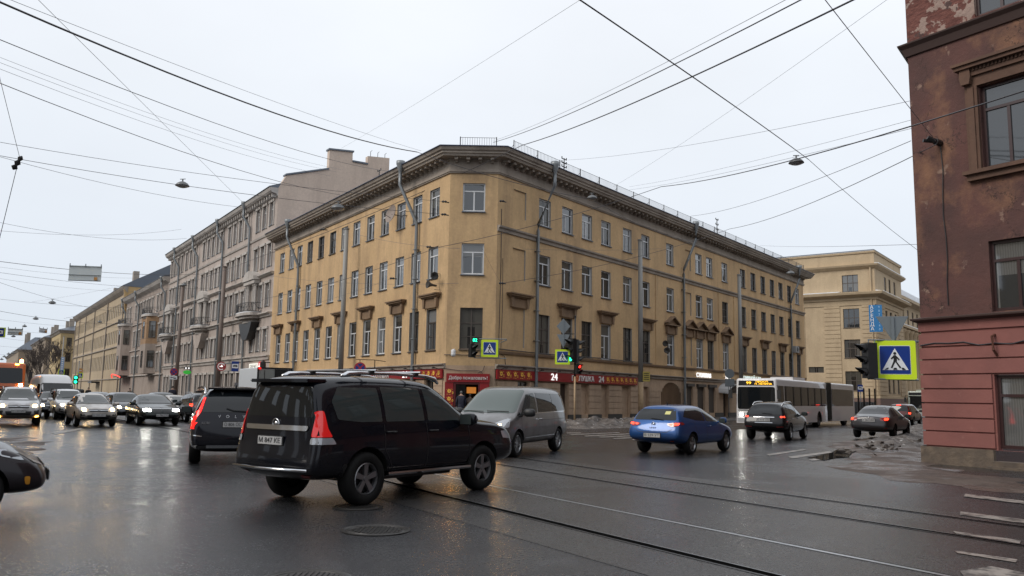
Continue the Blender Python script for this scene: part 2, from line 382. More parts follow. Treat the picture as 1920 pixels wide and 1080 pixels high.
def facing(F, s, o, z, tilt=0):      # matrix: local X right as read, local Y up, local Z outwards
    r = F.u if F.side == 1 else -F.u
    p = F(s, o, z); n = F.n
    return Matrix(((r.x, 0, n.x, p.x), (r.y, 0, n.y, p.y), (0, 1, 0, p.z), (0, 0, 0, 1)))
def wmat(F, s, o, z):                # local X right, local -Y outwards, Z up
    p = F(s, o, z); r = F.u if F.side == 1 else -F.u; n = F.n
    return Matrix(((r.x, -n.x, 0, p.x), (r.y, -n.y, 0, p.y), (0, 0, 1, p.z), (0, 0, 0, 1)))
# ------------------------------------------------------------------ ground
def sheet(name, pts, z, m, kind='structure', label=None, cat=None, parent=None):
    mb = MB(); mb.add([(p[0], p[1], z) for p in pts], [tuple(range(len(pts)))]); o = mb.build(name, m, parent)
    if kind: o['kind'] = kind
    if label: o['label'] = label; o['category'] = cat or name
    return o
sheet('road', [(-1500, -300), (1500, -300), (1500, 1500), (-1500, 1500)], 0, road_m)
RA = [(6.0, 2.05), (3.3, 6.4), (1.45, 9.39), (-1.29, 13.88), (-10.9, 30.5), (-19, 42.4), (-70, 120), (-140, 226)]
def off_path(P, d):
    P = [Vector(p) for p in P]; out = []
    for i, p in enumerate(P):
        t = (P[min(i+1, len(P)-1)] - P[max(i-1, 0)]).normalized(); out.append(p + Vector((t.y, -t.x))*d)
    return out
def ribbon(name, P, a, b, z, m, parent=None, kind='structure'):
    A, B = off_path(P, a), off_path(P, b); mb = MB(); n = len(P)
    mb.add([(q.x, q.y, z) for q in A] + [(q.x, q.y, z) for q in B], [(i, i+1, n+i+1, n+i) for i in range(n-1)])
    o = mb.build(name, m, parent)
    if kind: o['kind'] = kind
    return o
ribbon('track_bed', RA, -.95, 6.2, .004, bed_m)
for k, (a, lab) in enumerate(((0, 'nearest tram rail, black groove curving from the bottom edge under the black SUV'), (1.55, 'second tram rail from the bottom, pale and polished'), (3.95, 'third tram rail, dark line running past the silver van to the lower right'), (5.5, 'farthest tram rail, faint line beyond the third rail'))):
    r = empty('tram_rail', (0, 0, 0), lab, 'tram rail', 'tram rails set in the road')
    pale = k in (1,); hw = .035 if pale else .016; gw_ = .03 if pale else (.13 if k == 0 else .10)
    ribbon('rail_head', RA, a-hw, a+hw, .010, rail_m if pale else raild, r, None)
    ribbon('rail_groove', RA, a+hw, a+hw+gw_, .009, groove_m, r, None)
    if not pale: ribbon('guard_lip', RA, a+hw+gw_, a+hw+gw_+.012, .010, rail_m, r, None)
# pavement in front of the corner house and along both streets
mb = MB()
def P2(F, s, o): v = F(s, o, 0); return (v.x, v.y)
sweep(mb, [P2(FL, 330, 0), CL, CR, P2(FR, 64, 0)], [(-.5, .14), (3.35, .13)]); o = mb.build('pavement', walk_m); struct(o)
mb = MB(); sweep(mb, [P2(FL, 330, 0), CL, CR, P2(FR, 64, 0)], [(3.35, .136), (3.5, .13), (3.5, 0)], closed_ends=False); struct(mb.build('kerb', kerb_m))
mb = MB(); sweep(mb, [P2(FR, 84, -10), P2(FR, 84, 0), P2(FR, 330, 0)], [(-.5, .14), (3.35, .13), (3.5, 0)]); struct(mb.build('far_pavement', walk_m))
def gpoly(px, z=0): return [gnd(x, y, 0) for x, y in px]
stripes = [
 [(1063, 811.5), (1090, 811.5), (1088, 813), (1063, 813)], [(1068, 815), (1160, 811), (1163, 812), (1072, 816.3)], [(1095, 817.5), (1190, 812.6), (1193, 814), (1099, 819)],
 [(1122, 819.5), (1240, 814.4), (1243, 815.8), (1126, 821)], [(1148, 822), (1270, 817), (1273, 818.4), (1153, 823.5)], [(1184, 824.5), (1290, 820), (1293, 821.6), (1190, 826.2)],
 [(1437, 852.5), (1508, 842.5), (1512, 844.2), (1443, 855)], [(1478, 857), (1556, 846.5), (1561, 849), (1486, 860.5)], [(1515, 862), (1552, 857), (1558, 860), (1522, 865)],
 [(1810, 927), (1925, 941), (1925, 946.5), (1807, 932)], [(1801, 960.5), (1925, 976), (1925, 983.5), (1800, 966.5)], [(1787, 997.5), (1915, 1015), (1912, 1021), (1793, 1002)],
 [(1788, 1034), (1908, 1051), (1905, 1056.5), (1796, 1039)], [(1800, 1073), (1860, 1064), (1930, 1078), (1930, 1094), (1810, 1086)], [(95, 812), (150, 803), (158, 805), (106, 815)]]
labs = ['short worn white stripe just right of the silver van', 'thin worn stripe nearest the snow heap', 'second worn stripe below the snow heap', 'long worn stripe left of the blue hatchback', 'worn stripe behind the rear of the blue hatchback', 'nearest worn stripe left of the blue hatchback',
 'worn stripe behind the black crossover', 'worn stripe running into the puddle', 'short worn stripe at the left edge of the puddle', 'farthest worn stripe at the lower right', 'second worn stripe at the lower right', 'middle worn stripe at the lower right', 'fourth worn stripe at the lower right', 'broad worn white patch at the bottom right corner', 'worn white lane line in front of the silver crossover']
for px, lb in zip(stripes, labs):
    sheet('road_marking', [(q.x, q.y) for q in gpoly(px)], .0125, paint, None, lb, 'road marking')
def dist_poly(p, poly):
    best = 1e9
    for i in range(len(poly)):
        a, b = poly[i], poly[(i+1) % len(poly)]; ab = b-a; t = max(0, min(1, (p-a).dot(ab)/ab.dot(ab))); best = min(best, (p-(a+ab*t)).length)
    return best
from mathutils import noise as MN
def mound(name, px, h, z0, m, step, ramp=1.0, rough=.6, fr=1.3, label=None, cat=None, kind='stuff'):
    poly = [Vector((q.x, q.y)) for q in gpoly(px)] if len(px[0]) == 2 and not isinstance(px[0], Vector) else px
    dense = []
    for i, a in enumerate(poly):
        b = poly[(i+1) % len(poly)]; k = max(1, int((b-a).length/step)); t = (b-a).normalized() if (b-a).length else Vector((1, 0)); nn = Vector((t.y, -t.x))
        for j in range(k):
            q = a.lerp(b, j/k); dense.append(q + nn*MN.noise(Vector((q.x*.9, q.y*.9, 3)))*step*2.0)
    n = len(dense); xs = [p.x for p in dense]; ys = [p.y for p in dense]; ins = []
    y = min(ys)
    while y < max(ys):
        x = min(xs)
        while x < max(xs):
            q = Vector((x+random.uniform(-.3, .3)*step, y+random.uniform(-.3, .3)*step))
            ok = False; j = n-1
            for i in range(n):
                if (dense[i].y > q.y) != (dense[j].y > q.y) and q.x < (dense[j].x-dense[i].x)*(q.y-dense[i].y)/(dense[j].y-dense[i].y)+dense[i].x: ok = not ok
                j = i
            if ok and dist_poly(q, dense) > step*.5: ins.append(q)
            x += step
        y += step
    vs, es, fs = delaunay_2d_cdt(dense+ins, [(i, (i+1) % n) for i in range(n)], [], 1, 1e-5)[:3]
    out = []
    for v in vs:
        d = dist_poly(v, dense); e = min(1, d/ramp); e = e*e*(3-2*e)
        nzv = MN.fractal(Vector((v.x*fr, v.y*fr, 0)), .8, 2.1, 5)
        out.append((v.x, v.y, z0 + e*h*(1-rough + rough*(nzv*1.1+.6)) if d > .001 else z0))
    me = bpy.data.meshes.new(name); me.from_pydata(out, [], fs); me.materials.append(m); me.polygons.foreach_set('use_smooth', [h < .1]*len(fs))
    o = bpy.data.objects.new(name, me); COL.objects.link(o); o['kind'] = kind
    if label: o['label'] = label; o['category'] = cat
    return o
VV = lambda *a: [Vector(q) for q in a]
p = lambda s, o: Vector(P2(FR, s, o))
mound('snow_heap', [p(-1, 6.9), p(4, 7.4), p(9, 6.2), p(14, 5.6), p(21, 5.2), p(21, 3.4), p(12, 2.7), p(4, 3.0), p(-2, 3.3)], .42, .0, snow, .28, 1.1, .75, 1.6, 'heap of dirty broken snow along the kerb in front of the red shop sign', 'snow heap')
mound('slush', [(1548, 838), (1582, 826), (1640, 822), (1700, 800), (1742, 788), (1745, 850), (1745, 872), (1800, 885), (1925, 900), (1925, 925), (1800, 912), (1700, 905), (1640, 893), (1570, 880), (1600, 866), (1612, 850)], .05, .003, slush, .35, .8, .7, .9)
mound('snow_heap', [(1590, 832), (1640, 826), (1690, 812), (1712, 796), (1743, 790), (1743, 838), (1700, 842), (1660, 846), (1615, 842)], .20, .02, snow, .22, .8, .8, 1.9, 'heap of lumpy dirty snow behind the grey sedan beside the red house', 'snow heap')
mound('snow_heap', [(1672, 775), (1743, 768), (1743, 784), (1690, 792)], .5, .0, snow, .8, 2, .8, .5, 'low far bank of dirty snow past the grey sedan', 'snow heap')
sheet('puddle', [(q.x, q.y) for q in gpoly([(1512, 859), (1536, 855), (1560, 849), (1572, 842), (1590, 840), (1606, 839), (1612, 845), (1598, 850), (1590, 858), (1566, 860), (1545, 864), (1530, 861)])], .014, puddle_m)
mound('slush', [(0, 822), (30, 815), (70, 822), (85, 838), (60, 852), (10, 850), (-30, 840)], .02, .002, slush, .5, .8, .7, .9)
rrnd = random.Random(3)
for k, (x, y, n) in enumerate(((1660, 835, 26), (1720, 822, 18), (1620, 843, 10))):
    mb = MB()
    for i in range(n):
        q = gnd(x+rrnd.uniform(-45, 45), y+rrnd.uniform(-9, 9), .12); r = rrnd.uniform(.05, .16)
        pts = [Vector((rrnd.uniform(-1, 1), rrnd.uniform(-1, 1), rrnd.uniform(-.6, .8)))*r + q for _ in range(9)]
        bm = bmesh.new(); vv = [bm.verts.new(t) for t in pts]; bmesh.ops.convex_hull(bm, input=vv); bm.verts.index_update()
        mb.add([v.co.copy() for v in bm.verts], [tuple(v.index for v in f.verts) for f in bm.faces]); bm.free()
    o = mb.build('ice_lumps', snow); o['kind'] = 'stuff'
def manhole(x, y, r, lab):
    e = empty('manhole_cover', (x, y, .005), lab, 'manhole cover')
    mb = MB(); prof = [(r, .0), (r, .008), (r*.93, .012), (r*.9, .002), (r*.84, .002), (r*.82, .012), (r*.76, .012), (r*.74, .003), (0, .003)]
    mb.lathe(prof, Matrix.Translation((x, y, .005)), 40); mb.build('frame', iron, e)
    mb = MB(); k = -r*.66
    while k < r*.66:
        h = sqrt(max(0, (r*.68)**2-k*k)); mb.box((x+k, y-h, .008), (x+k+r*.05, y+h, .017)); k += r*.12
    mb.build('ribbed_lid', iron, e)
manhole(-1.57, 10.14, .41, 'round ribbed manhole cover in the asphalt below the black SUV'); manhole(-1.73, 7.45, .41, 'manhole cover cut off by the bottom edge of the picture')
manhole(-2.15, 12.15, .36, 'manhole cover half hidden under the rear wheel of the black SUV')

# ------------------------------------------------------------------ windows
WM = {}
def win_mesh(w, h, kind, style='t'):
    k = (round(w, 2), round(h, 2), kind, style)
    if k in WM: return WM[k]
    a = w/2; f = MB(); t = .075 if kind != 'd' else .06; y0, y1 = .12, .19
    fm = {'w': wfr, 'd': dfr, 'm': mfr}[kind]
    B = lambda x0, x1, z0, z1, yy=0: f.box((x0, y0+yy, z0), (x1, y1, z1))
    B(-a, -a+t, 0, h); B(a-t, a, 0, h); B(-a+t, a-t, 0, t*1.2); B(-a+t, a-t, h-t, h)
    if style == 't': zt = h*.70; B(-a+t, a-t, zt, zt+t); B(-.04, .04, t*1.2, zt, .01)
    elif style == 'tl': zt = h*.70; B(-a+t, a-t, zt, zt+t); B(-.16, -.09, t*1.2, zt, .01)
    elif style == 'tall': zt = h*.66; B(-a+t, a-t, zt, zt+t); B(-.04, .04, t*1.2, zt, .01); B(-a+t, -.04, h*.33, h*.33+t*.7, .012)
    elif style == 'grid': B(-.035, .035, 0, h, .01); B(-a+t, a-t, h*.62, h*.62+t, .012); B(-a+t, a-t, h*.3, h*.3+.04, .014)
    elif style == '3x2':
        for x in (-w/6, w/6): B(x-.05, x+.05, 0, h, .01)
        B(-a+t, a-t, h*.5, h*.5+.1, .012)
    elif style == 'v': B(-.04, .04, 0, h, .01)
    fm2 = bpy.data.meshes.new('window_frame'); fm2.from_pydata(f.v, [], f.f); fm2.materials.append(fm)
    g = MB(); g.add([(-a+.01, .165, .01), (a-.01, .165, .01), (a-.01, .165, h-.01), (-a+.01, .165, h-.01)], [(0, 1, 2, 3)])
    gs = []
    for m in (glass_b, glass_d, curtain):
        gm = bpy.data.meshes.new('pane'); gm.from_pydata(g.v, [], g.f); gm.materials.append(m); gs.append(gm)
    s = MB(); s.box((-a-.05, -.09, -.07), (a+.05, .12, -.015)); sm = bpy.data.meshes.new('sill'); sm.from_pydata(s.v, [], s.f); sm.materials.append(roofm if kind == 'w' else dfr)
    WM[k] = (fm2, gs, sm); return WM[k]
wr = random.Random(11)
SUR = {}
def surround(w, h):
    k = (w, round(h, 2))
    if k not in SUR:
        a = w/2; m = MB(); m.box((-a-.24, -.10, -.12), (-a-.01, .01, h)); m.box((a+.01, -.10, -.12), (a+.24, .01, h)); m.box((-a-.3, -.17, h), (a+.3, .01, h+.24)); me = bpy.data.meshes.new('surround'); me.from_pydata(m.v, [], m.f); me.materials.append(grey_l); SUR[k] = me
    return SUR[k]
def window(bld, F, s, z, w, h, kind='w', style='t', sill=True, g=None, o=0, sur=False):
    fm, gs, sm = win_mesh(w, h, kind, style); Wm = Matrix.Translation(-bld.location) @ wmat(F, s, o, z)
    wo = inst(fm, 'window', bld, Wm); inst(gs[g if g is not None else wr.choice((0, 0, 1, 1, 2))], 'pane', wo, Matrix.Identity(4))
    if sill: inst(sm, 'sill', wo, Matrix.Identity(4))
    if sur: inst(surround(w, h), 'surround', wo, Matrix.Identity(4))
    return wo
def drainpipe(bld, F, s, ztop, zbot, so=.0, eave=1.05, r=.11, kink=2.6, fs=0, foot=True, name='drainpipe'):
    mb = MB(); mb.lathe([(r*.9, 0), (r*1.1, .25), (r*2.6, .75), (r*2.6, .95), (r*2.3, .95), (r*.8, .3)], Matrix.Translation(F(s+fs, eave, ztop-.9)), 12)
    pts = [F(s+fs, eave, ztop-.8), F(s+fs, eave, ztop-1.5), F(s, .22, ztop-1.5-kink), F(s, .2, ztop-1.9-kink), F(s, .2, zbot+.9), F(s, .2, zbot)]
    mb.tube(pts, r, 10)
    z = zbot+1
    while z < ztop-5: mb.fbox(F, s-r-.02, s+r+.02, .02, .34, z, z+.05); z += 1.9
    mb.build(name, pipe_m, bld, True)

# ------------------------------------------------------------------ yellow corner house
yb = empty('corner_house', (-2.4, 49.6, .14), 'ochre yellow four storey corner house with a cut corner and red shop signs', 'building')
LCOL = [31.65, 29.03, 26.9, 24.3, 21.65, 19.1, 16.67, 14.3, 11.73, 9.25, 6.7, 4.3, 1.95]
RCOL = [5.05, 7.77, 10.3, 12.93, 16.13, 19.07, 23.4, 29.1, 31.45, 34.93, 39.5, 42.3, 45.1, 47.85, 50.55, 53.4, 56.1]
ROWS = [(4.36, 2.5), (8.78, 1.94), (12.65, 1.77)]
def opn(cols, rows, w=1.3): return [(c-w/2, c+w/2, z, z+h) for c in cols for z, h in rows]
mb = MB(); wt = 15.1
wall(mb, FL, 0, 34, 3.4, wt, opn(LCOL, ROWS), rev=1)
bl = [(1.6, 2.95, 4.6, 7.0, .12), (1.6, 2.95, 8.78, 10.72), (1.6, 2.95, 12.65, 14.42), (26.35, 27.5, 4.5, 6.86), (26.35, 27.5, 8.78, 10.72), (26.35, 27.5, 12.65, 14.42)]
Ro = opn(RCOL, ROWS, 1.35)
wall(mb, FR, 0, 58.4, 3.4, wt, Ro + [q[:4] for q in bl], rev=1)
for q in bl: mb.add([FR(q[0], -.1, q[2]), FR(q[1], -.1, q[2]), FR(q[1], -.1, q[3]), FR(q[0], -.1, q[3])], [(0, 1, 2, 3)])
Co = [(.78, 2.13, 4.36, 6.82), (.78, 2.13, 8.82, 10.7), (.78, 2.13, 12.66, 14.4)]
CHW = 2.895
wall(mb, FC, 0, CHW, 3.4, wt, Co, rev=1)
# back and end walls close the block
bk = [FL(34, 0, 0), FL(34, -13, 0), FR(58.4, -13, 0), FR(58.4, 0, 0)]
for a, b in ((0, 1), (2, 3)): mb.add([bk[a]+Vector((0, 0, 0)), bk[b], bk[b]+Vector((0, 0, wt+1.4)), bk[a]+Vector((0, 0, wt+1.4))], [(0, 1, 2, 3)])
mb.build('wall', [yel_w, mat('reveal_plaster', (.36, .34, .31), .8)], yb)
# ground floor
mb = MB()
LG = [(c-.55, c+.55, .5, 2.6) for c in LCOL]
RG = [(7.0, 7.94, .15, 2.55), (9.57, 10.54, .5, 2.55), (12.27, 13.24, .3, 2.55), (15.21, 16.48, .3, 2.55), (18.5, 19.42, .5, 2.55), (26.3, 27.46, .5, 2.75), (28.44, 29.89, .5, 2.75), (30.8, 32.21, .5, 2.75), (34.03, 35.16, .15, 2.75)] + [(c-.6, c+.6, .6, 2.7) for c in RCOL[10:]] + [(2.3, 3.4, .6, 2.55)]
wall(mb, FL, 0, 34, .14, 3.4, LG, .3)
# arch: cut as columns of an arc
arc = []; s0, s1, zb, zt = 21.56, 25.32, .14, 2.05; n = 14; rad = (s1-s0)/2; cx = (s0+s1)/2
hs = [s0+(s1-s0)*i/n for i in range(n+1)]
for i in range(n):
    m_ = (hs[i]+hs[i+1])/2; arc.append((hs[i], hs[i+1], zb, 1.75+.66*sqrt(max(0, rad*rad-(m_-cx)**2))))
wall(mb, FR, 0, 58.4, .14, 3.4, RG + [q for q in arc], .3)
wall(mb, FC, 0, CHW, .14, 3.4, [(.62, 2.0, .15, 2.45)], .3)
mb.build('ground_floor_wall', yel_g, yb)
# arch passage
mb = MB(); mb.add([FR(s0, -.3, .14), FR(s0, -9, .14), FR(s0, -9, 3.3), FR(s0, -.3, 3.3)], [(0, 1, 2, 3)]); mb.add([FR(s1, -.3, .14), FR(s1, -9, .14), FR(s1, -9, 3.3), FR(s1, -.3, 3.3)], [(0, 1, 2, 3)])
mb.add([FR(s0, -9, .14), FR(s1, -9, .14), FR(s1, -9, 3.3), FR(s0, -9, 3.3)], [(0, 1, 2, 3)]); mb.add([FR(s0, -.3, 3.1), FR(s1, -.3, 3.1), FR(s1, -9, 3.1), FR(s0, -9, 3.1)], [(0, 1, 2, 3)])
mb.build('archway', yel_g, yb)
# rusticated piers
mb = MB()
def piers(F, opens, a, b, z0=.5, z1=2.55, step=.42):
    ed = sorted(opens); cur = a; segs = []
    for q in ed: segs.append((cur, q[0])); cur = q[1]
    segs.append((cur, b))
    for x0, x1 in segs:
        if x1-x0 < .35: continue
        x0 += .06; x1 -= .06; z = z0; m = MB()
        while z < z1-.1: m.fbox(F, x0, x1, 0, .06, z+.015, min(z+step, z1)-.015); z += step
        m.build('rusticated_pier', yel_g, yb)
piers(FR, [(q[0], q[1]) for q in RG]+[(s0-.1, s1+.1)], .15, 58.3); piers(FL, [(q[0], q[1]) for q in LG], .2, 33.9)
mb = MB()
for F, L, ops in ((FR, 58.4, RG+[(s0, s1, 0, 0)]), (FL, 34, [])):
    cur = 0
    for q in sorted(ops)+[(L, L, 0, 0)]:
        if q[0]-cur > .3: mb = MB(); mb.fbox(F, cur+.02, q[0]-.02, .0, .09, .14, .5); mb.build('plinth', mat('dark_plinth', (.05, .047, .043), .6), yb)
        cur = q[1]
# ground floor infill: doors, blind panels, shutters
for q in RG[1:5]: mb = MB(); mb.fbox(FR, q[0], q[1], -.28, -.2, q[2], q[3]); mb.build('blind_panel', yel_g, yb)
shut = mat('dark_shutter', (.05, .042, .036), .5)
for q in RG[5:8]: mb = MB(); mb.fbox(FR, q[0], q[1], -.2, -.1, q[2], q[3]); mb.fbox(FR, q[0]-.12, q[1]+.12, .0, .2, q[3]-.02, q[3]+.22); mb.build('shutter', shut, yb)
for q in (RG[0], RG[8]): mb = MB(); mb.fbox(FR, q[0]+.02, q[1]-.02, -.28, -.22, q[2], q[3]); d = mb.build('door', mat('dark_brown_door', (.035, .022, .016), .45), yb); mb = MB(); mb.fbox(FR, q[0]+.12, q[0]+.16, -.22, -.15, 1.1, 1.35); mb.build('handle', chrome, d)
for q in RG[9:]: window(yb, FR, (q[0]+q[1])/2, q[2], q[1]-q[0], q[3]-q[2], 'd', 'v', False)
for q in LG: window(yb, FL, (q[0]+q[1])/2, q[2], q[1]-q[0], q[3]-q[2], 'd', 'v', False)
# upper windows
for i, c in enumerate(LCOL):
    for j, (z, h) in enumerate(ROWS):
        dark = (j == 2 and i in (4, 5, 3)) or (j == 0 and i >= 11)
        window(yb, FL, c, z, 1.3, h, 'd' if dark else 'w', ('grid' if j else 'tall') if dark else ('tall' if j == 0 else ('t', 'tl')[(i+j) % 2]))
for i, c in enumerate(RCOL):
    for j, (z, h) in enumerate(ROWS):
        dark = (i >= 10 and not (j == 2 and i == 16)) or (j == 0 and i in (0, 2, 4, 5, 8, 1)) or (j == 1 and i == 9)
        window(yb, FR, c, z, 1.35, h, 'd' if dark else 'w', 'grid' if dark else ('tall' if j == 0 else ('t', 'tl')[i % 2]), g=(None if not dark else wr.choice((1, 0))))
for j, q in enumerate(Co): window(yb, FC, 1.455, q[2], 1.35, q[3]-q[2], 'd' if j == 0 else 'w', 'grid' if j == 0 else 't', g=(2, 0, 0)[j] if j else 1)
# cornice, frieze, courses
path = [P2(FL, 34, 0), CL, CR, P2(FR, 58.4, 0), P2(FR, 58.4, -13)]
mb = MB(); Z_ = lambda z: 15+(z-15)*.78
sweep(mb, path, [(o_, Z_(z)) for o_, z in [(-.1, 15.0), (.09, 15.0), (.09, 15.08), (.14, 15.1), (.14, 15.26), (.07, 15.3), (.07, 15.95), (.16, 16.0), (.16, 16.1), (.75, 16.14), (.80, 16.3), (.88, 16.34), (.88, 16.46), (.98, 16.55), (1.05, 16.78), (1.05, 16.83), (-.1, 16.85)]])
for F, L in ((FL, 34), (FR, 58.4), (FC, CHW)):
    n = int(L/.64); d = L/n
    for i in range(n): c = d*(i+.5); mb.fbox(F, c-.11, c+.11, .05, .58, Z_(15.93), Z_(16.13)); mb.fbox(F, c-.07, c+.07, .05, .3, Z_(15.80), Z_(15.93))
mb.build('cornice', trim, yb)
mb = MB(); sweep(mb, path, [(-6.6, 17.9), (.98, 16.49), (1.12, 16.44), (1.12, 16.40), (-6.6, 16.4)]); mb.build('roof', roofb, yb)
mb = MB(); sweep(mb, [CR, P2(FR, 58.4, 0)], [(-.02, 11.48), (.08, 11.5), (.10, 11.66), (.2, 11.74), (.22, 11.84), (-.02, 11.86)])
sweep(mb, [P2(FL, 34, 0), CL], [(-.02, 3.2), (.1, 3.22), (.12, 3.38), (.24, 3.44), (.24, 3.5), (-.02, 3.52)]); sweep(mb, [CR, P2(FR, 58.4, 0)], [(-.02, 3.2), (.1, 3.22), (.12, 3.38), (.24, 3.44), (.24, 3.5), (-.02, 3.52)])
mb.build('string_course', trim, yb)
mb = MB(); sweep(mb, [CR, P2(FR, 58.4, 0)], [(-.02, 4.12), (.1, 4.14), (.14, 4.27), (.14, 4.3), (-.02, 4.31)]); mb.build('sill_course', hoodm, yb)
for a, b in ((20.7, 21.0), (33.3, 33.55), (37.0, 37.3)): mb = MB(); mb.fbox(FR, a, b, 0, .05, 4.32, 11.46); mb.build('pilaster_strip', yel_w, yb)
def hood_mesh(ped):
    m = MB(); h = .75
    if not ped:
        m.box((-1.25, -.42, h+.02), (1.25, .01, h+.1)); m.box((-1.15, -.34, h-.08), (1.15, .01, h+.02)); m.box((-1.05, -.22, h-.16), (1.05, .01, h-.08))
    else:
        m.box((-1.1, -.36, h-.06), (1.1, .01, h+.04))
        m.add([(-1.15, -.42, h+.04), (1.15, -.42, h+.04), (0, -.42, h+.62), (-1.15, .01, h+.04), (1.15, .01, h+.04), (0, .01, h+.62), (-1.15, -.42, h+.14), (1.15, -.42, h+.14), (0, -.42, h+.74), (-1.15, .01, h+.14), (1.15, .01, h+.14), (0, .01, h+.74)],
              [(6, 8, 11, 9), (8, 7, 10, 11), (0, 2, 8, 6), (2, 1, 7, 8), (0, 3, 5, 2), (2, 5, 4, 1)])
        m.add([(-1.0, -.16, h+.04), (1.0, -.16, h+.04), (0, -.16, h+.58)], [(0, 1, 2)])
    m.add([(-.66, -.1, 0), (.66, -.1, 0), (.8, -.1, h-.1), (-.8, -.1, h-.1), (-.66, .01, 0), (.66, .01, 0), (.8, .01, h-.1), (-.8, .01, h-.1)], [(0, 1, 2, 3), (0, 4, 5, 1), (1, 5, 6, 2), (0, 3, 7, 4)])
    for x in (-.86, .74):
        m.prism([(x-.02, 0), (x+.14, 0), (x+.16, .2), (x+.2, .45), (x+.18, h-.08), (x-.06, h-.08), (x-.08, .45), (x-.04, .2)], Matrix.Translation((0, 0, 0)), .2)
    me = bpy.data.meshes.new('window_hood'); me.from_pydata(m.v, [], m.f); me.materials.append(hoodm); return me
hf, hp = hood_mesh(False), hood_mesh(True)
T0 = Matrix.Translation(-yb.location)
for i, c in enumerate(LCOL):
    if i % 2 == 0: inst(hf, 'window_hood', yb, T0 @ wmat(FL, c, 0, 6.93))
for i, c in enumerate(RCOL):
    if i in (1, 3, 5, 10, 12, 14, 16): inst(hf, 'window_hood', yb, T0 @ wmat(FR, c, 0, 6.93))
    if i in (6, 7, 8, 9): inst(hp, 'window_hood', yb, T0 @ wmat(FR, c, 0, 6.9))
inst(hp, 'window_hood', yb, T0 @ wmat(FR, 26.9, 0, 6.9)); inst(hf, 'window_hood', yb, T0 @ wmat(FR, 2.27, 0, 7.05))
for F, s, fs in ((FL, 3.95, .9), (FL, 26.5, .9), (FR, 4.0, .6), (FR, 25.6, .7), (FR, 53.2, .7)):
    drainpipe(yb, F, s, 16.65, .3, fs=fs)
# roof railings
def railing(name, F, a, b, z, o, h, step, posts, parent, lab=None):
    mb = MB()
    for zz in (z+.08, z+h): mb.tube([F(a, o, zz), F(b, o, zz)], .014, 4)
    n = int(abs(b-a)/step)
    for i in range(n+1): s = a+(b-a)*i/n; mb.tube([F(s, o, z+.05), F(s, o, z+h)], .009, 4, cap=False)
    for i in range(posts+1): s = a+(b-a)*i/posts; mb.tube([F(s, o, z-.1), F(s, o, z+h+.05)], .03, 4); mb.tube([F(s, o, z+h*.7), F(s, o-.55, z)], .018, 4)
    return mb.build(name, railg, parent)
railing('roof_railing', FR, 1.2, 58, 16.6, .25, .75, .16, 22, yb); railing('roof_railing', FC, .55, 2.75, 16.6, .1, .62, .14, 1, yb)
# chimneys / vents / antennas on the roof
for s, h in ((16, .5), (24, .5), (33, .4)):
    mb = MB(); mb.fbox(FR, s, s+1.4, -2.2, -1.2, 16.6, 16.8+h); mb.fbox(FR, s-.1, s+1.5, -2.3, -1.1, 16.8+h, 16.9+h); mb.build('roof_vent', roofm, yb)
def antenna(F, s, o, z, h, lab, n=4):
    mb = MB(); mb.tube([F(s, o, z), F(s, o, z+h)], .04, 6)
    for i in range(n):
        zz = z+h*(.35+.6*i/max(1, n-1)); mb.tube([F(s-.3, o, zz), F(s+.3, o, zz)], .035, 5)
        for d in (-.28, .28): mb.tube([F(s+d, o, zz), F(s+d, o, zz+.14)], .04, 6)
    tag(mb.build('roof_antenna', railg), lab, 'antenna')
antenna(FR, 8.2, -.6, 16.7, 1.4, 'dark insulator mast on the roof edge behind the railing'); antenna(FR, 34.8, -.6, 17.1, 1.6, 'thin far antenna above the roof railing', 3)
antenna(FL, 14.0, -1.5, 17.2, 1.4, 'small antenna on the left roof below the pink firewall', 2)

# ------------------------------------------------------------------ grey house with balconies
gb = empty('grey_house', tuple(FL(58, -3, .14)), 'mauve grey five storey house with balconies and a pink firewall', 'building')
GC = [35.6, 37.8, 40.0, 44.1, 46.3, 48.5, 50.7, 54.1, 55.8, 58.0, 60.2, 62.5, 67.4, 69.7, 72.2, 74.9, 77.3, 79.4, 81.5]
GR = [(5.65, 2.0), (9.9, 2.15), (13.75, 2.15), (17.75, 2.2)]
mb = MB(); ops = opn(GC, GR, 1.1); wall(mb, FL, 34.02, 83, .14, 20.6, ops + [(c-.5, c+.5, .9, 3.6) for c in GC], .25)
mb.add([FL(83, 0, 0), FL(83, -14, 0), FL(83, -14, 21), FL(83, 0, 21)], [(0, 1, 2, 3)])
mb.build('wall', grey_w, gb)
for i, c in enumerate(GC):
    for j, (z, h) in enumerate(GR): window(gb, FL, c, z, 1.1, h, 'w', ('tall', 't', 'tl', 't')[j], True, g=wr.choice((1, 1, 2)), sur=True)
    window(gb, FL, c, .9, 1.0, 2.7, 'd', 'v', False, g=1, sur=True)
mb = MB(); e0, e1 = P2(FL, 83, 0), P2(FL, 34.02, 0)
for prof in ([(-.02, 4.7), (.12, 4.72), (.16, 4.95), (.3, 5.05), (.3, 5.12), (-.02, 5.14)], [(-.02, 8.8), (.14, 8.82), (.2, 9.0), (.42, 9.1), (.42, 9.18), (-.02, 9.2)], [(-.02, 12.75), (.14, 12.78), (.35, 12.95), (.35, 13.02), (-.02, 13.05)], [(-.02, 16.8), (.1, 16.82), (.16, 17.0), (-.02, 17.05)],
             [(-.02, 20.3), (.1, 20.32), (.14, 20.5), (.6, 20.6), (.75, 20.75), (.85, 21.0), (.85, 21.05), (-.1, 21.08)]): sweep(mb, [e0, e1], prof)
s = 34.4
while s < 82.8: mb.fbox(FL, s-.1, s+.1, .02, .5, 20.2, 20.58); s += .8
mb.build('cornice', grey_l, gb)
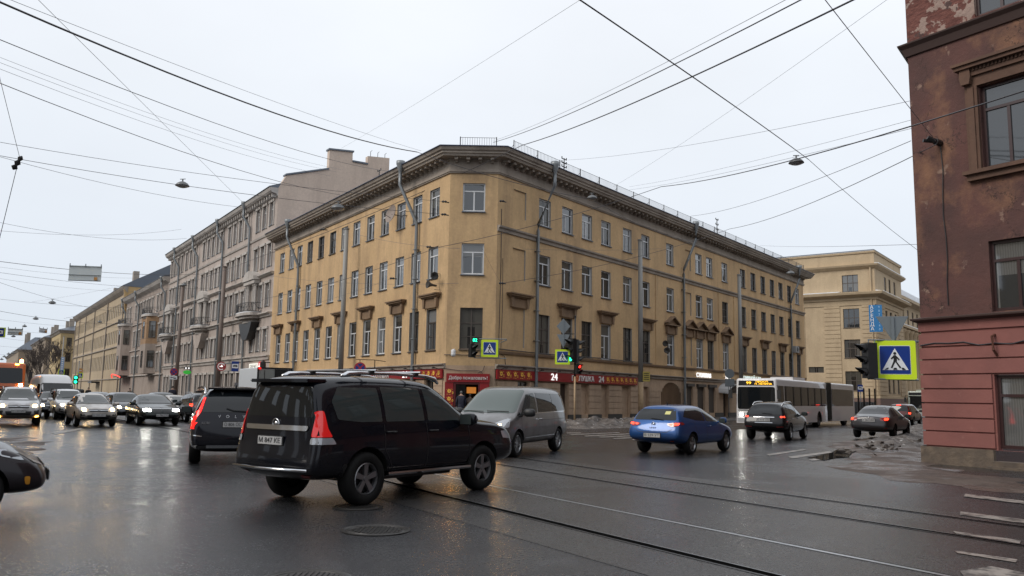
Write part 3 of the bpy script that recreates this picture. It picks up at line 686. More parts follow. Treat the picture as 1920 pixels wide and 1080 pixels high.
mb = MB(); sweep(mb, [e0, e1], [(-7, 24.2), (.9, 21.14), (.95, 21.08), (-7, 21.0)]); mb.build('roof', roofm, gb)
FW = frame(tuple(FL(34.01, 0, 0))[:2], AZL+pi/2, 1)     # firewall along depth
mb = MB(); prof = [(0, 14), (0, 21.1), (.7, 22.4), (4.9, 23.7), (4.9, 25.7), (7.35, 25.9), (7.35, 24.9), (9.0, 24.9), (9.0, 25.8), (11.4, 26.0), (11.4, 24.4), (14, 23.5), (14, 14)]
vs = [FW(s_, 0, z) for s_, z in prof] + [FW(s_, -.6, z) for s_, z in prof]; n = len(prof)
mb.add(vs, [tuple(range(n)), tuple(range(2*n-1, n-1, -1))] + [(i, (i+1) % n, (i+1) % n+n, i+n) for i in range(n)]); mb.build('firewall', pink_w, gb)
for a, b in (((0.6, 22.4), (4.9, 23.7)), ((4.8, 25.7), (7.45, 25.9)), ((7.35, 24.9), (9.0, 24.9)), ((11.4, 24.4), (14, 23.5))):
    mb = MB(); v = [FW(a[0], .12, a[1]), FW(b[0], .12, b[1]), FW(b[0], -.75, b[1]), FW(a[0], -.75, a[1])]; mb.add(v+[q+Vector((0, 0, .16)) for q in v], [(0, 1, 2, 3), (4, 5, 6, 7), (0, 1, 5, 4), (1, 2, 6, 5), (2, 3, 7, 6), (3, 0, 4, 7)]); mb.build('flashing', roofm, gb)
for sx in (9.4, 10.2, 11.0): mb = MB(); mb.tube([FW(sx, -.3, 25.9), FW(sx, -.3, 26.4), FW(sx+.15, -.3, 26.55)], .03, 5); mb.build('chimney_hook', railg, gb)
mb = MB(); mb.fbox(FL, 38, 39.6, -1.6, -.6, 21.2, 22.3); mb.build('chimney', grey_l, gb)
for s in (42.3, 53.0, 65.2, 76.2): drainpipe(gb, FL, s, 21.2, .3, fs=.5, eave=.8, r=.12, kink=1.2)
def balcony(bld, F, c, z, w, d, porch=True):
    mb = MB(); n = 10; pts = [(c-w/2, 0)] + [(c-w/2*cos(pi*i/n), d*(.55+.45*sin(pi*i/n))) for i in range(n+1)] + [(c+w/2, 0)]
    k = len(pts)
    for z0, z1, sc in ((z-.28, z, 1.0), (z-.55, z-.28, .85), (z-.95, z-.55, .6)):
        vs = [F(c+(s_-c)*sc, o_*sc, z0) for s_, o_ in pts]+[F(c+(s_-c)*sc, o_*sc, z1) for s_, o_ in pts]
        mb.add(vs, [tuple(range(k)), tuple(range(2*k-1, k-1, -1))]+[(i, i+1, i+1+k, i+k) for i in range(k-1)])
    b = mb.build('balcony', grey_l, bld)
    mb = MB(); vs = [F(c+(s_-c)*.97, o_*.97, z+.004) for s_, o_ in pts]; vs2 = [v+Vector((0, 0, .09)) for v in vs]; mb.add(vs+vs2, [tuple(range(k, 2*k))]+[(i, i+1, i+1+k, i+k) for i in range(k-1)]); mb.build('snow_on_slab', white_snow, b)
    mb = MB()
    for zz in (z+.12, z+.95): mb.tube([F(s_, o_*.96, zz) for s_, o_ in pts], .03, 5)
    for i in range(len(pts)-1):
        for t in (0, .33, .66): s_ = pts[i][0]*(1-t)+pts[i+1][0]*t; o_ = (pts[i][1]*(1-t)+pts[i+1][1]*t)*.96; mb.tube([F(s_, o_, z+.1), F(s_, o_, z+.95)], .02, 4, cap=False)
        a, q = pts[i], pts[i+1]; mb.tube([F(a[0], a[1]*.96, z+.15), F(q[0], q[1]*.96, z+.9)], .022, 4, cap=False)
    mb.build('railing', railg, b)
    if porch:
        mb = MB()
        for s_ in (c-1.5, c-.95, c+.95, c+1.5): mb.lathe([(.2, 0), (.2, .15), (.15, .2), (.13, 2.6), (.2, 2.75), (.2, 2.9)], Matrix.Translation(F(s_, .35, z+.05)), 10)
        mb.fbox(F, c-1.9, c+1.9, 0, .65, z+2.95, z+3.3); 
        v = [F(c-2, 0, z+3.32), F(c-2, .75, z+3.32)]
        for i in range(9): a = pi*i/8; v += [F(c-1.9*cos(a), 0, z+3.35+.95*sin(a)), F(c-1.9*cos(a), .75, z+3.35+.95*sin(a))]
        v += [F(c+2, 0, z+3.32), F(c+2, .75, z+3.32)]; m_ = len(v)//2
        mb.add(v, [(2*i, 2*i+1, 2*i+3, 2*i+2) for i in range(m_-1)]+[tuple(2*i+1 for i in range(m_))]); mb.build('porch', grey_l, b)
for c, sp in ((40.0, 5.2), (60.2, 5.0), (79.4, 5.0)): balcony(gb, FL, c, 9.35, sp, 1.5)
for c in (40.0, 60.2, 79.4):
    mb = MB(); mb.prism([(-2.2, 0), (2.2, 0), (1.6, -.9), (.7, -1.7), (-.7, -1.7), (-1.6, -.9)], wmat(FL, c, 0, 8.45), .8); mb.build('corbel', grey_w if c > 50 else blackm, gb)
# ------------------------------------------------------------------ house with oriels
hb = empty('oriel_house', tuple(FL(101, -3, .14)), 'brownish four storey house with two balcony topped oriels down the left street', 'building')
HC = [85.5, 88, 90.5, 94.5, 97, 99.4, 102, 104.5, 107, 109.5, 115, 118]
HR = [(4.6, 2.6), (9.0, 2.5), (13.6, 2.4)]
mb = MB(); wall(mb, FL, 83.02, 120.5, .14, 17.4, opn(HC, HR, 1.1), .25); mb.build('wall', bay_w, hb)
for c in HC:
    for z, h in HR: window(hb, FL, c, z, 1.1, h, 'w', 't', True, g=2, sur=True)
mb = MB()
e0, e1 = P2(FL, 120.5, 0), P2(FL, 83.02, 0)
for prof in ([(-.02, 3.9), (.25, 4.0), (.25, 4.1), (-.02, 4.15)], [(-.02, 8.1), (.2, 8.2), (.2, 8.3), (-.02, 8.35)], [(-.02, 12.5), (.2, 12.6), (.2, 12.7), (-.02, 12.75)], [(-.02, 17.1), (.12, 17.2), (.6, 17.5), (.85, 17.9), (.85, 18.0), (-.1, 18.02)]): sweep(mb, [e0, e1], prof)
mb.build('cornice', grey_l, hb)
mb = MB(); sweep(mb, [e0, e1], [(-7, 20.3), (.9, 18.08), (.95, 18.02), (-7, 18)]); mb.build('roof', roofm, hb)
for c, m_ in ((92.0, orng_w), (115.5, bay_w)):
    for (za, zb_, mm) in ((4.2, 8.6, bay_w), (8.6, 12.7, m_)):
        fr_ = MB(); w2, d = 3.0, 1.5; P0 = [(c-w2, 0), (c-w2*.72, d), (c+w2*.72, d), (c+w2, 0)]
        vs = [FL(a, b, za) for a, b in P0]+[FL(a, b, zb_) for a, b in P0]; fr_.add(vs, [(0, 1, 5, 4), (1, 2, 6, 5), (2, 3, 7, 6), (0, 3, 2, 1), (4, 5, 6, 7)]); fr_.build('oriel', mm, hb)
        # a real window on the near slanted side and one in front
        a0 = FL(c-w2, 0, 0); a1 = FL(c-w2*.72, d, 0); dd = (a1-a0); az = atan2(-dd.x, -dd.y)
        Fs = frame((a1.x, a1.y), atan2(dd.x, dd.y)+pi, 1)
        if Fs.n.dot(Vector((.5, -1, 0))) < 0: Fs = frame((a0.x, a0.y), atan2(dd.x, dd.y), 1)
        window(hb, Fs, dd.length/2, za+.9, 1.0, 2.5, 'd', 't', False, o=.2); window(hb, FL, c, za+.9, 1.3, 2.5, 'd', 't', False, o=d+.2)
    balcony(hb, FL, c, 13.0, 5.6, 1.9, False)
for s in (84.2, 106, 120): drainpipe(hb, FL, s, 18.1, .3, fs=.4, eave=.8, r=.12, kink=1.0)
# ------------------------------------------------------------------ long beige house
bb = empty('long_beige_house', tuple(FL(160, -3, .14)), 'long beige house with rows of plain windows, third down the left street', 'building')
BC = [123+2.28*i for i in range(35)]; BR = [(5.6, 3.0), (10.5, 2.5), (15.6, 2.3)]
mb = MB(); wall(mb, FL, 120.52, 203, .14, 19.9, opn(BC, BR, 1.2), .25)
mb.add([FL(203, 0, 0), FL(203, -14, 0), FL(203, -14, 20), FL(203, 0, 20)], [(0, 1, 2, 3)]); mb.build('wall', beige_w, bb)
k = 0
for c in BC:
    for z, h in BR:
        if k < 100: window(bb, FL, c, z, 1.2, h, 'w', 'v', False, g=2)
        k += 1
mb = MB(); e0, e1 = P2(FL, 203, 0), P2(FL, 120.52, 0)
for prof in ([(-.02, 3.6), (.2, 3.7), (.2, 3.8), (-.02, 3.85)], [(-.02, 9.6), (.25, 9.7), (.25, 9.9), (-.02, 9.95)], [(-.02, 14.3), (.25, 14.4), (.25, 14.5), (-.02, 14.55)], [(-.02, 19.3), (.12, 19.4), (.6, 19.9), (.85, 20.3), (.85, 20.45), (-.1, 20.5)]): sweep(mb, [e0, e1], prof)
for s in (123.5, 144, 164, 180, 193, 202): mb.fbox(FL, s, s+.4, 0, .2, .2, 19.4)
mb.build('cornice', trim, bb)
mb = MB(); sweep(mb, [e0, e1], [(-7, 25.2), (.9, 20.6), (.95, 20.5), (-7, 20.4)]); mb.build('roof', roofm, bb)
mb = MB(); v = [FL(120.6, .7, 20.5), FL(120.6, -7, 25.2), FL(120.6, -14, 20.5), FL(120.6, -14, 14), FL(120.6, .0, 14)]; mb.add(v+[q+FL.u*.5 for q in v], [(0, 1, 2, 3, 4), (9, 8, 7, 6, 5)]+[(i, (i+1) % 5, (i+1) % 5+5, i+5) for i in range(5)]); mb.build('gable', mat('ochre_gable', (.45, .30, .14), .85), bb)
for s, h in ((126, 2.2), (150, 1.4)): mb = MB(); mb.fbox(FL, s, s+1.4, -2.6, -1.6, 21.4, 21.9+h); mb.build('chimney', trim, bb)
mb = MB(); F_ = FL; mb.fbox(FL, 148, 154, 0, 1.6, 3.1, 3.4); mb.build('awning', blackm, bb)
# ------------------------------------------------------------------ far houses
def far_house(name, lab, s0, s1, o, h, m, cols, rows, roofh, facewin=(), mans=False):
    b = empty(name, tuple(FL((s0+s1)/2, o-3, .14)), lab, 'building'); mb = MB()
    wall(mb, FL, s0, s1, .1, h, opn(cols, rows, 1.3), .25, o=o)
    FF = frame(tuple(FL(s0, o, 0))[:2], AZL+pi/2, 1); wall(mb, FF, 0, 14, .1, h, [(a-.65, a+.65, z, z+hh) for a in facewin for z, hh in rows], .25); mb.build('wall', m, b)
    for c in cols:
        for z, hh in rows: window(b, FL, c, z, 1.3, hh, 'd', 'v', False, g=1, o=o)
    for c in facewin:
        for z, hh in rows: window(b, FF, c, z, 1.3, hh, 'd', 't', True, g=1)
    mb = MB(); sweep(mb, [P2(FL, s1, o), P2(FL, s0, o), P2(FF, 14, 0)], [(-.02, h-.7), (.2, h-.6), (.5, h-.1), (.7, h), (.7, h+.1), (-.1, h+.12)]); sweep(mb, [P2(FL, s1, o), P2(FL, s0, o), P2(FF, 14, 0)], [(-.02, 4.3), (.2, 4.4), (.2, 4.5), (-.02, 4.55)]); mb.build('cornice', trim, b)
    mb = MB(); sweep(mb, [P2(FL, s1, o), P2(FL, s0, o), P2(FF, 14, 0)], [(-5, h+roofh), (-.4 if mans else .6, h+.3+(roofh*.75 if mans else 0)), (.75, h+.12), (-5, h+.1)]); mb.build('roof', roofm, b)
    for s_ in (s0+4, s0+14): mb = MB(); mb.fbox(FL, s_, s_+1.5, o-3.5, o-2.3, h+roofh*.4, h+roofh+1.5); mb.build('chimney', trim, b)
    return b
far_house('far_yellow_house', 'pale yellow house end with three dark windows beyond the long beige house', 212, 240, 2.6, 17.5, fyel_w, [216+3.4*i for i in range(7)], [(4.9, 2.4), (9.2, 2.4), (13.4, 2.3)], 2.2, (2.2, 6.5))
far_house('far_brown_house', 'brown gabled house behind the bare trees far down the street', 242, 300, 4.0, 17.0, brn_w, [246+4*i for i in range(13)], [(4.9, 2.4), (9.2, 2.4), (13.4, 2.3)], 2.8)
far_house('farthest_house', 'dim farthest house closing the left street behind the orange truck', 302, 400, 8, 15.5, brn_w, [308+6*i for i in range(14)], [(5, 2.4), (9.4, 2.4)], 5)

# ------------------------------------------------------------------ big house at the far right
c0 = FR(93, 0, 0); FA = frame((c0.x, c0.y), AZR, 1); FB = frame((c0.x, c0.y), AZR-pi/2, -1)
rb = empty('sand_office_block', (c0.x, c0.y+3, .14), 'large sand coloured office block with stepped cornices beyond the corner house', 'building')
BBo = [(2.4, 4.75, 18.4, 21.0), (2.4, 4.75, 12.9, 15.8), (2.4, 4.75, 8.3, 11.1), (2.4, 4.75, 3.4, 6.3), (7.9, 10.2, 6.1, 7.0)] + [(s, s+2.35, z, z+h) for s in (14, 20, 26) for z, h in ((18.4, 2.6), (12.9, 2.9), (8.3, 2.8), (3.4, 2.9))]
AAo = [(s, s+1.4, z, z+h) for s in (6.0, 9.0, 12.4) for z, h in ((18.9, 2.3), (13.2, 2.7), (8.3, 2.7), (3.2, 2.4))] 
mb = MB(); wall(mb, FB, 0, 34, .14, 24.3, BBo, .3); wall(mb, FA, 0, 18, .14, 24.3, AAo, .3)
mb.add([FA(18, 0, .14), FA(18, -16, .14), FA(18, -16, 24.3), FA(18, 0, 24.3)], [(0, 1, 2, 3)])
mb.build('wall', sand_w, rb)
for q in BBo:
    if q[3]-q[2] > 1: window(rb, FB, (q[0]+q[1])/2, q[2], q[1]-q[0], q[3]-q[2], 'd', '3x2', True)
    else: window(rb, FB, (q[0]+q[1])/2, q[2], q[1]-q[0], q[3]-q[2], 'd', 'v', False, g=1)
for q in AAo: window(rb, FA, (q[0]+q[1])/2, q[2], q[1]-q[0], q[3]-q[2], 'd', 'grid', True)
mb = MB(); pth = [P2(FB, 34, 0), (c0.x, c0.y), P2(FA, 18, 0), P2(FA, 18, -10)]
for prof in ([(-.05, 16.3), (.12, 16.3), (.12, 17.0), (.3, 17.1), (.3, 17.4), (1.2, 17.8), (1.3, 18.1), (1.3, 18.2), (-.05, 18.35)], [(-.05, 21.8), (.1, 21.8), (.6, 22.2), (.7, 22.45), (-.05, 22.5)], [(-.3, 24.2), (.15, 24.2), (.2, 24.5), (-.3, 24.55)], [(-.05, 2.3), (.15, 2.3), (.15, 2.6), (-.05, 2.65)]): sweep(mb, pth, prof)
mb.build('cornice', sand_w, rb)
mb = MB(); sweep(mb, pth, [(0, 24.56), (.2, 24.52), (.2, 24.6), (0, 24.72)]); sweep(mb, pth[:3], [(-.1, 24.3), (-13, 25), (-13, 24)]); mb.build('roof', roofm, rb)
mb = MB(); sweep(mb, pth[1:3], [(.05, 18.37), (1.2, 18.24), (1.2, 18.33), (.05, 18.5)]); sweep(mb, [P2(FB, 12, 0), P2(FB, 5, 0)], [(.05, 18.37), (1.2, 18.24), (1.2, 18.33), (.05, 18.5)]); sweep(mb, pth[1:3], [(.02, 22.52), (.65, 22.48), (.65, 22.6), (.02, 22.64)]); mb.build('snow_on_ledge', white_snow, rb)
mb = MB()
for a, b in ((.1, 2.0), (5.2, 7.6), (10.6, 13.2)):
    z = 2.7
    while z < 16: mb.fbox(FB, a, b, 0, .1, z+.03, z+.62); z += .66
for a, b in ((.1, 5.4), (14.6, 17.9)):
    z = 2.7
    while z < 16: mb.fbox(FA, a, b, 0, .1, z+.03, z+.62); z += .66
mb.build('rustication', sand_w, rb)
mb = MB(); sweep(mb, pth[:3], [(-.02, .1), (.14, .1), (.14, 2.28), (-.02, 2.3)]); mb.build('plinth', mat('brown_plinth', (.16, .10, .08), .7), rb)
mb = MB(); mb.tube([FB(.55, .2, 22.2), FB(.55, .2, .4)], .12, 8); mb.build('drainpipe', sand_w, rb)
# set back wings with columns
mb = MB(); wall(mb, FA, 18.05, 60, .14, 19.8, [(s, s+1.5, z, z+2.6) for s in (21, 25, 29, 33, 37, 41, 45, 49, 53) for z in (15.6, 8.3, 3.2)], .3, o=-1.4); sweep(mb, [P2(FA, 18.05, -1.4), P2(FA, 60, -1.4)], [(0, 14.1), (1.2, 14.5), (1.2, 14.9), (0, 15)]); sweep(mb, [P2(FA, 18.05, -1.4), P2(FA, 60, -1.4)], [(0, 18.9), (1.2, 19.3), (1.2, 19.8), (0, 20)]); mb.build('wing', sand_w, rb)
for s in (21, 25, 29, 33, 37, 41, 45, 49, 53):
    for z in (15.6, 8.3, 3.2): window(rb, FA, s+.75, z, 1.5, 2.6, 'd', 'grid', False, o=-1.4)
for i in range(10): mb = MB(); mb.lathe([(.75, 0), (.75, .4), (.6, .6), (.52, 10.8), (.8, 11.3), (.8, 11.5)], Matrix.Translation(FA(19.6+3.3*i, -.6, 2.6)), 14); mb.build('column', sand_w, rb, True)
mb = MB(); sweep(mb, [P2(FA, 18.05, -1.4), P2(FA, 60, -1.4)], [(0, 15.02), (1.15, 14.92), (1.15, 15.05), (0, 15.15)]); sweep(mb, [P2(FA, 18.05, -1.4), P2(FA, 60, -1.4)], [(0, 20.02), (1.15, 19.85), (1.15, 20.0), (0, 20.15)]); mb.fbox(FA, 30, 60, -8, -3, 20, 22.5); mb.build('snow_on_ledge', white_snow, rb)

# ------------------------------------------------------------------ red house at the right edge
RC = (11.40, 23.0); FX = frame(RC, AZL+pi, 1)           # street face, s runs towards the viewer's right
FX = frame(RC, AZL+pi, -1)
if FX.n.dot(Vector((-1, -.6, 0))) < 0: FX = frame(RC, AZL+pi, 1)
FY = frame(RC, AZR, 1)
if FY.n.dot(Vector((-1, .6, 0))) < 0: FY = frame(RC, AZR, -1)
xb = empty('red_house', (RC[0]+1.5, RC[1], 0), 'weathered dark red house with peeling plaster at the right edge', 'building')
SW = [(1.95, 3.25)] + [(1.95+3.1*i, 3.25+3.1*i) for i in range(1, 13)]
RX = [(4.0, 5.85), (7.80, 10.08), (12.05, 14.2)]
mb = MB(); wall(mb, FX, 0, 44, 3.9, 11.85, [(a, b, z0, z1) for a, b in SW for z0, z1 in RX[:2]], .22); mb.build('wall', red_up, xb)
mb = MB(); wall(mb, FX, 0, 44, 11.9, 19, [(a, b, 12.05, 14.2) for a, b in SW], .22); mb.build('bare_brick_wall', red_br, xb)
mb = MB(); wall(mb, FX, 0, 44, .45, 3.9, [(a-.05, b+.3, .45, 2.38) for a, b in SW], .22); mb.build('ground_floor_wall', red_gr, xb)
mb = MB()
for za, zb_ in ((3.58, 3.86), (3.17, 3.5), (2.82, 3.12), (2.42, 2.78), (2.03, 2.38), (1.65, 1.99), (1.26, 1.61), (.9, 1.22), (.5, .86)):
    if za > 2.39: mb.fbox(FX, -.05, 43.9, 0, .05, za, zb_)
    else:
        cur = -.05
        for a, b in SW: mb.fbox(FX, cur, a-.1, 0, .05, za, zb_); cur = b+.35
mb.build('rustication', red_gr, xb)
mb = MB(); cur = -.1
for a, b in SW: mb.fbox(FX, cur, a-.12, 0, .12, -.05, .46); cur = b+.36
for a, b in SW: mb.fbox(FX, a-.12, b+.36, -.2, .2, -.05, .18); mb.fbox(FX, a-.2, b+.44, -.2, .38, -.05, .06)
mb.build('limestone_base', stone, xb)
mb = MB(); wall(mb, FY, 0, 40, 0, 19, [], .2); mb.build('side_wall', red_up, xb)
mb = MB()
for z0 in (3.86, 11.84):
    pth2 = [P2(FY, 20, 0), RC, P2(FX, 44, 0)]
    sd_ = 1
    sweep(mb, pth2, [(-.02, z0-.28 if z0 > 5 else z0-.05), (.06, z0-.26 if z0 > 5 else z0-.03), (.14, z0-.06 if z0 > 5 else z0), (.24, z0+.03), (.25, z0+.07), (-.02, z0+.12)], side=sd_)
mb.build('cornice', mat('weathered_cornice', (.06, .035, .03), .7), xb)
brn_s = plaster('brown_surround', (.13, .07, .045), (.10, .055, .038), (.06, .035, .028), amt=.5)
for a, b in SW:
    for z0, z1 in RX: window(xb, FX, (a+b)/2, z0, b-a, z1-z0, 'm', 't', False, g=0)
    fw = window(xb, FX, (a+b)/2+.12, .5, b-a+.3, 1.86, 'm', 't', False, g=0)
    mb = MB(); z0, z1 = RX[1]
    mb.fbox(FX, a-.34, a-.02, 0, .09, z0-.02, z1+.02); mb.fbox(FX, b+.02, b+.34, 0, .09, z0-.02, z1+.02); mb.fbox(FX, a-.26, a-.1, .09, .13, z0, z1); mb.fbox(FX, b+.1, b+.26, .09, .13, z0, z1)
    mb.fbox(FX, a-.34, b+.34, 0, .09, z1+.02, z1+.3); mb.fbox(FX, a-.4, b+.4, 0, .16, z1+.3, z1+.5)
    s_ = a-.36
    while s_ < b+.36: mb.fbox(FX, s_, s_+.05, .16, .2, z1+.42, z1+.5); s_ += .1
    mb.fbox(FX, a-.5, b+.5, 0, .3, z1+.5, z1+.6); mb.fbox(FX, a-.55, b+.55, 0, .36, z1+.6, z1+.68)
    for x in (a-.36, b+.12): mb.prism([(0, 0), (.22, 0), (.26, .2), (.24, .45), (-.02, .45), (-.04, .2)], Matrix.Translation(FX(x if FX.side == 1 else x+.22, 0, z1+.08)) @ (wmat(FX, 0, 0, 0).to_3x3().to_4x4()), .24)
    mb.fbox(FX, a-.45, b+.45, 0, .24, z0-.12, z0-.02); mb.fbox(FX, a-.38, b+.38, 0, .14, z0-.28, z0-.12); mb.build('window_surround', brn_s, xb)
mb = MB(); mb.tube([FX(.82, 0, 8.79), FX(.82, .25, 8.8)], .09, 8); mb.tube([FX(.82, .2, 8.8), FX(.62, .5, 8.83)], .05, 6); mb.tube([FX(.84, .03, 8.75)]+[FX(.84+.03*sin(i*1.7), .03, 8.6-i*.62) for i in range(8)], .014, 5); mb.tube([FX(.82, .26, 8.8), FX(.7, .42, 8.9)], .07, 6)
mb.build('wall_anchor', blackm, xb)
mb = MB(); mb.tube([FX(2.0, .03, 3.4), FX(2.0, .2, 3.35), FX(2.02, .2, 3.0), FX(2.03, .05, 2.86)], .035, 6); mb.build('wall_hook', mat('rusty_iron', (.10, .035, .022), .8), xb)
def cable_run(F, pts, r, parent, m=cable):
    mb = MB(); mb.tube([F(*q) for q in pts], r, 5); return mb.build('wall_cable', m, parent)
cable_run(FX, [(s_, .07, 3.2+.05*sin(s_*2.3)+.03*sin(s_*7)) for s_ in [i*.4 for i in range(40)]], .016, xb)

# ------------------------------------------------------------------ unseen houses added for glass, paint and wet road to reflect
def plain_house(lab, c, az, side, L, h, m, az2, L2):
    F = frame(c, az, side); G_ = frame(c, az2, -side); b = empty('unseen_house', (c[0], c[1], 0), lab, 'building'); mb = MB()
    cols = [2.5+3.1*i for i in range(int((L-3)/3.1))]; cols2 = [2.5+3.1*i for i in range(int((L2-3)/3.1))]; rows = [(1.0, 2.2), (5, 2.3), (9.2, 2.2), (13.2, 2.0)]
    wall(mb, F, 0, L, 0, h, opn(cols, rows, 1.3)); wall(mb, G_, 0, L2, 0, h, opn(cols2, rows, 1.3)); mb.build('wall', m, b)
    k = 0
    for FF_, cc in ((F, cols), (G_, cols2)):
        for s in cc:
            for z, hh in rows:
                k += 1
                if k < 98: window(b, FF_, s, z, 1.3, hh, 'd', 't', False, g=1)
    mb = MB(); P_ = [P2(F, L, 0), c, P2(G_, L2, 0)]; sd_ = 1 if (Vector((P_[1][0]-P_[0][0], P_[1][1]-P_[0][1], 0)).cross(Vector((0, 0, 1)))).dot(F.n) > 0 else -1
    sweep(mb, P_, [(-.02, h-.6), (.2, h-.5), (.7, h-.1), (.8, h), (.8, h+.1), (-.1, h+.12)], side=sd_); sweep(mb, P_, [(-8, h+2.5), (.8, h+.12), (-8, h+.1)], side=sd_); mb.build('cornice', trim, b)
plain_house('unseen ochre house added on the left street side for reflections', (-21.5, 21.3), AZL, 1, 150, 16.5, beige_w, AZR+pi, 60)
plain_house('unseen grey house added on the corner behind the viewer for reflections', (-6.6, -5.5), AZL+pi, -1, 50, 13, grey_w, AZR+pi, 50)

def side_house(lab, F, s0, s1, h, m):  # unseen house row, added so bus and car glass reflect dark walls
    b = empty('unseen_house', tuple(F((s0+s1)/2, -3, 0)), lab, 'building'); mb = MB(); cols = [s0+2.5+3.4*i for i in range(int((s1-s0-3)/3.4))][:24]; rows = [(5, 2.3), (9.2, 2.2), (13.2, 2.0)]
    wall(mb, F, s0, s1, 0, h, opn(cols, rows, 1.3)); mb.build('wall', m, b)
    for s in cols:
        for z, hh in rows: window(b, F, s, z, 1.3, hh, 'w', 't', True, g=1)
    mb = MB(); sweep(mb, [P2(F, s1, 0), P2(F, s0, 0)], [(-6, h+2.5), (.6, h+.12), (.6, h), (-.02, h-.5)], side=1); mb.build('roof', roofm, b)
side_house('unseen brown house added behind the red house for reflections', FY, 40.1, 170, 19, brn_w)
# ------------------------------------------------------------------ vehicles
def subdiv_eval(me, lv):
    o = bpy.data.objects.new('tmp', me); COL.objects.link(o); m = o.modifiers.new('s', 'SUBSURF'); m.levels = lv; m.render_levels = lv
    bpy.context.view_layer.update(); r = bpy.data.meshes.new_from_object(o.evaluated_get(bpy.context.evaluated_depsgraph_get())); bpy.data.objects.remove(o); return r
def body_cage(st, roff, foff, rbow=.06, fbow=.12, crease_belt=0.0):
    """st: (x, zb, belt, top, w, wr) rear to front; roff/foff: x offsets of the 8 levels at the ends"""
    bm = bmesh.new(); rows = []
    for i, (x, zb, bt, tp, w_, wr_) in enumerate(st):
        off = roff if i == 0 else foff if i == len(st)-1 else [0]*8
        if i == 1: off = [q*.45 for q in roff]
        if i == len(st)-2: off = [q*.45 for q in foff]
        mid = zb+(bt-zb)*.55
        lv = [(0, zb), (w_*.84, zb), (w_*.985, zb+min(.14, (bt-zb)*.25)), (w_, mid), (w_*.965, bt), (wr_, tp-.05), (wr_*.62, tp), (0, tp+.012)]
        ring = []
        for j, (y, z) in enumerate(lv):
            l = bm.verts.new((x+off[j], y, z)); r = l if y == 0 else bm.verts.new((x+off[j], -y, z)); ring.append((l, r))
        rows.append(ring)
    for a, b in zip(rows[:-1], rows[1:]):
        for j in range(7):
            for k in (0, 1):
                q = [a[j][k], b[j][k], b[j+1][k], a[j+1][k]]; q2 = []
                for v in q:
                    if v not in q2: q2.append(v)
                try: bm.faces.new(q2)
                except Exception: pass
    for ring, bow, sg in ((rows[0], rbow, -1), (rows[-1], fbow, 1)):
        C = {}; S_ = ({}, {})
        for j in range(1, 7):
            if j == 1: C[j] = ring[0][0]; S_[0][j] = ring[1][0]; S_[1][j] = ring[1][1]
            elif j == 6: C[j] = ring[7][0]; S_[0][j] = ring[6][0]; S_[1][j] = ring[6][1]
            else:
                p_ = ring[j][0].co; C[j] = bm.verts.new((p_.x+sg*bow, 0, p_.z))
                for k in (0, 1): S_[k][j] = bm.verts.new((p_.x+sg*bow*.45, ring[j][k].co.y*.84, p_.z))
        ring[0][0].co.x += sg*bow*.8; ring[7][0].co.x += sg*bow*.5
        for j in range(1, 6):
            for k in (0, 1):
                for q in ([ring[j][k], S_[k][j], S_[k][j+1], ring[j+1][k]], [S_[k][j], C[j], C[j+1], S_[k][j+1]]):
                    u = []
                    for v in q:
                        if v not in u: u.append(v)
                    if len(u) > 2: bm.faces.new(u)
    bmesh.ops.recalc_face_normals(bm, faces=bm.faces)
    me = bpy.data.meshes.new('body'); bm.to_mesh(me); bm.free(); return me
def round_poly(pts, r, n=4):
    out = []; N_ = len(pts)
    for i in range(N_):
        p, a, b = Vector(pts[i]), Vector(pts[i-1]), Vector(pts[(i+1) % N_]); da, db = (a-p), (b-p); ra = min(r, da.length*.45, db.length*.45)
        A = p+da.normalized()*ra; B = p+db.normalized()*ra
        for k in range(n+1): t = k/n; out.append(A*(1-t)**2+p*2*t*(1-t)+B*t*t)
    return out
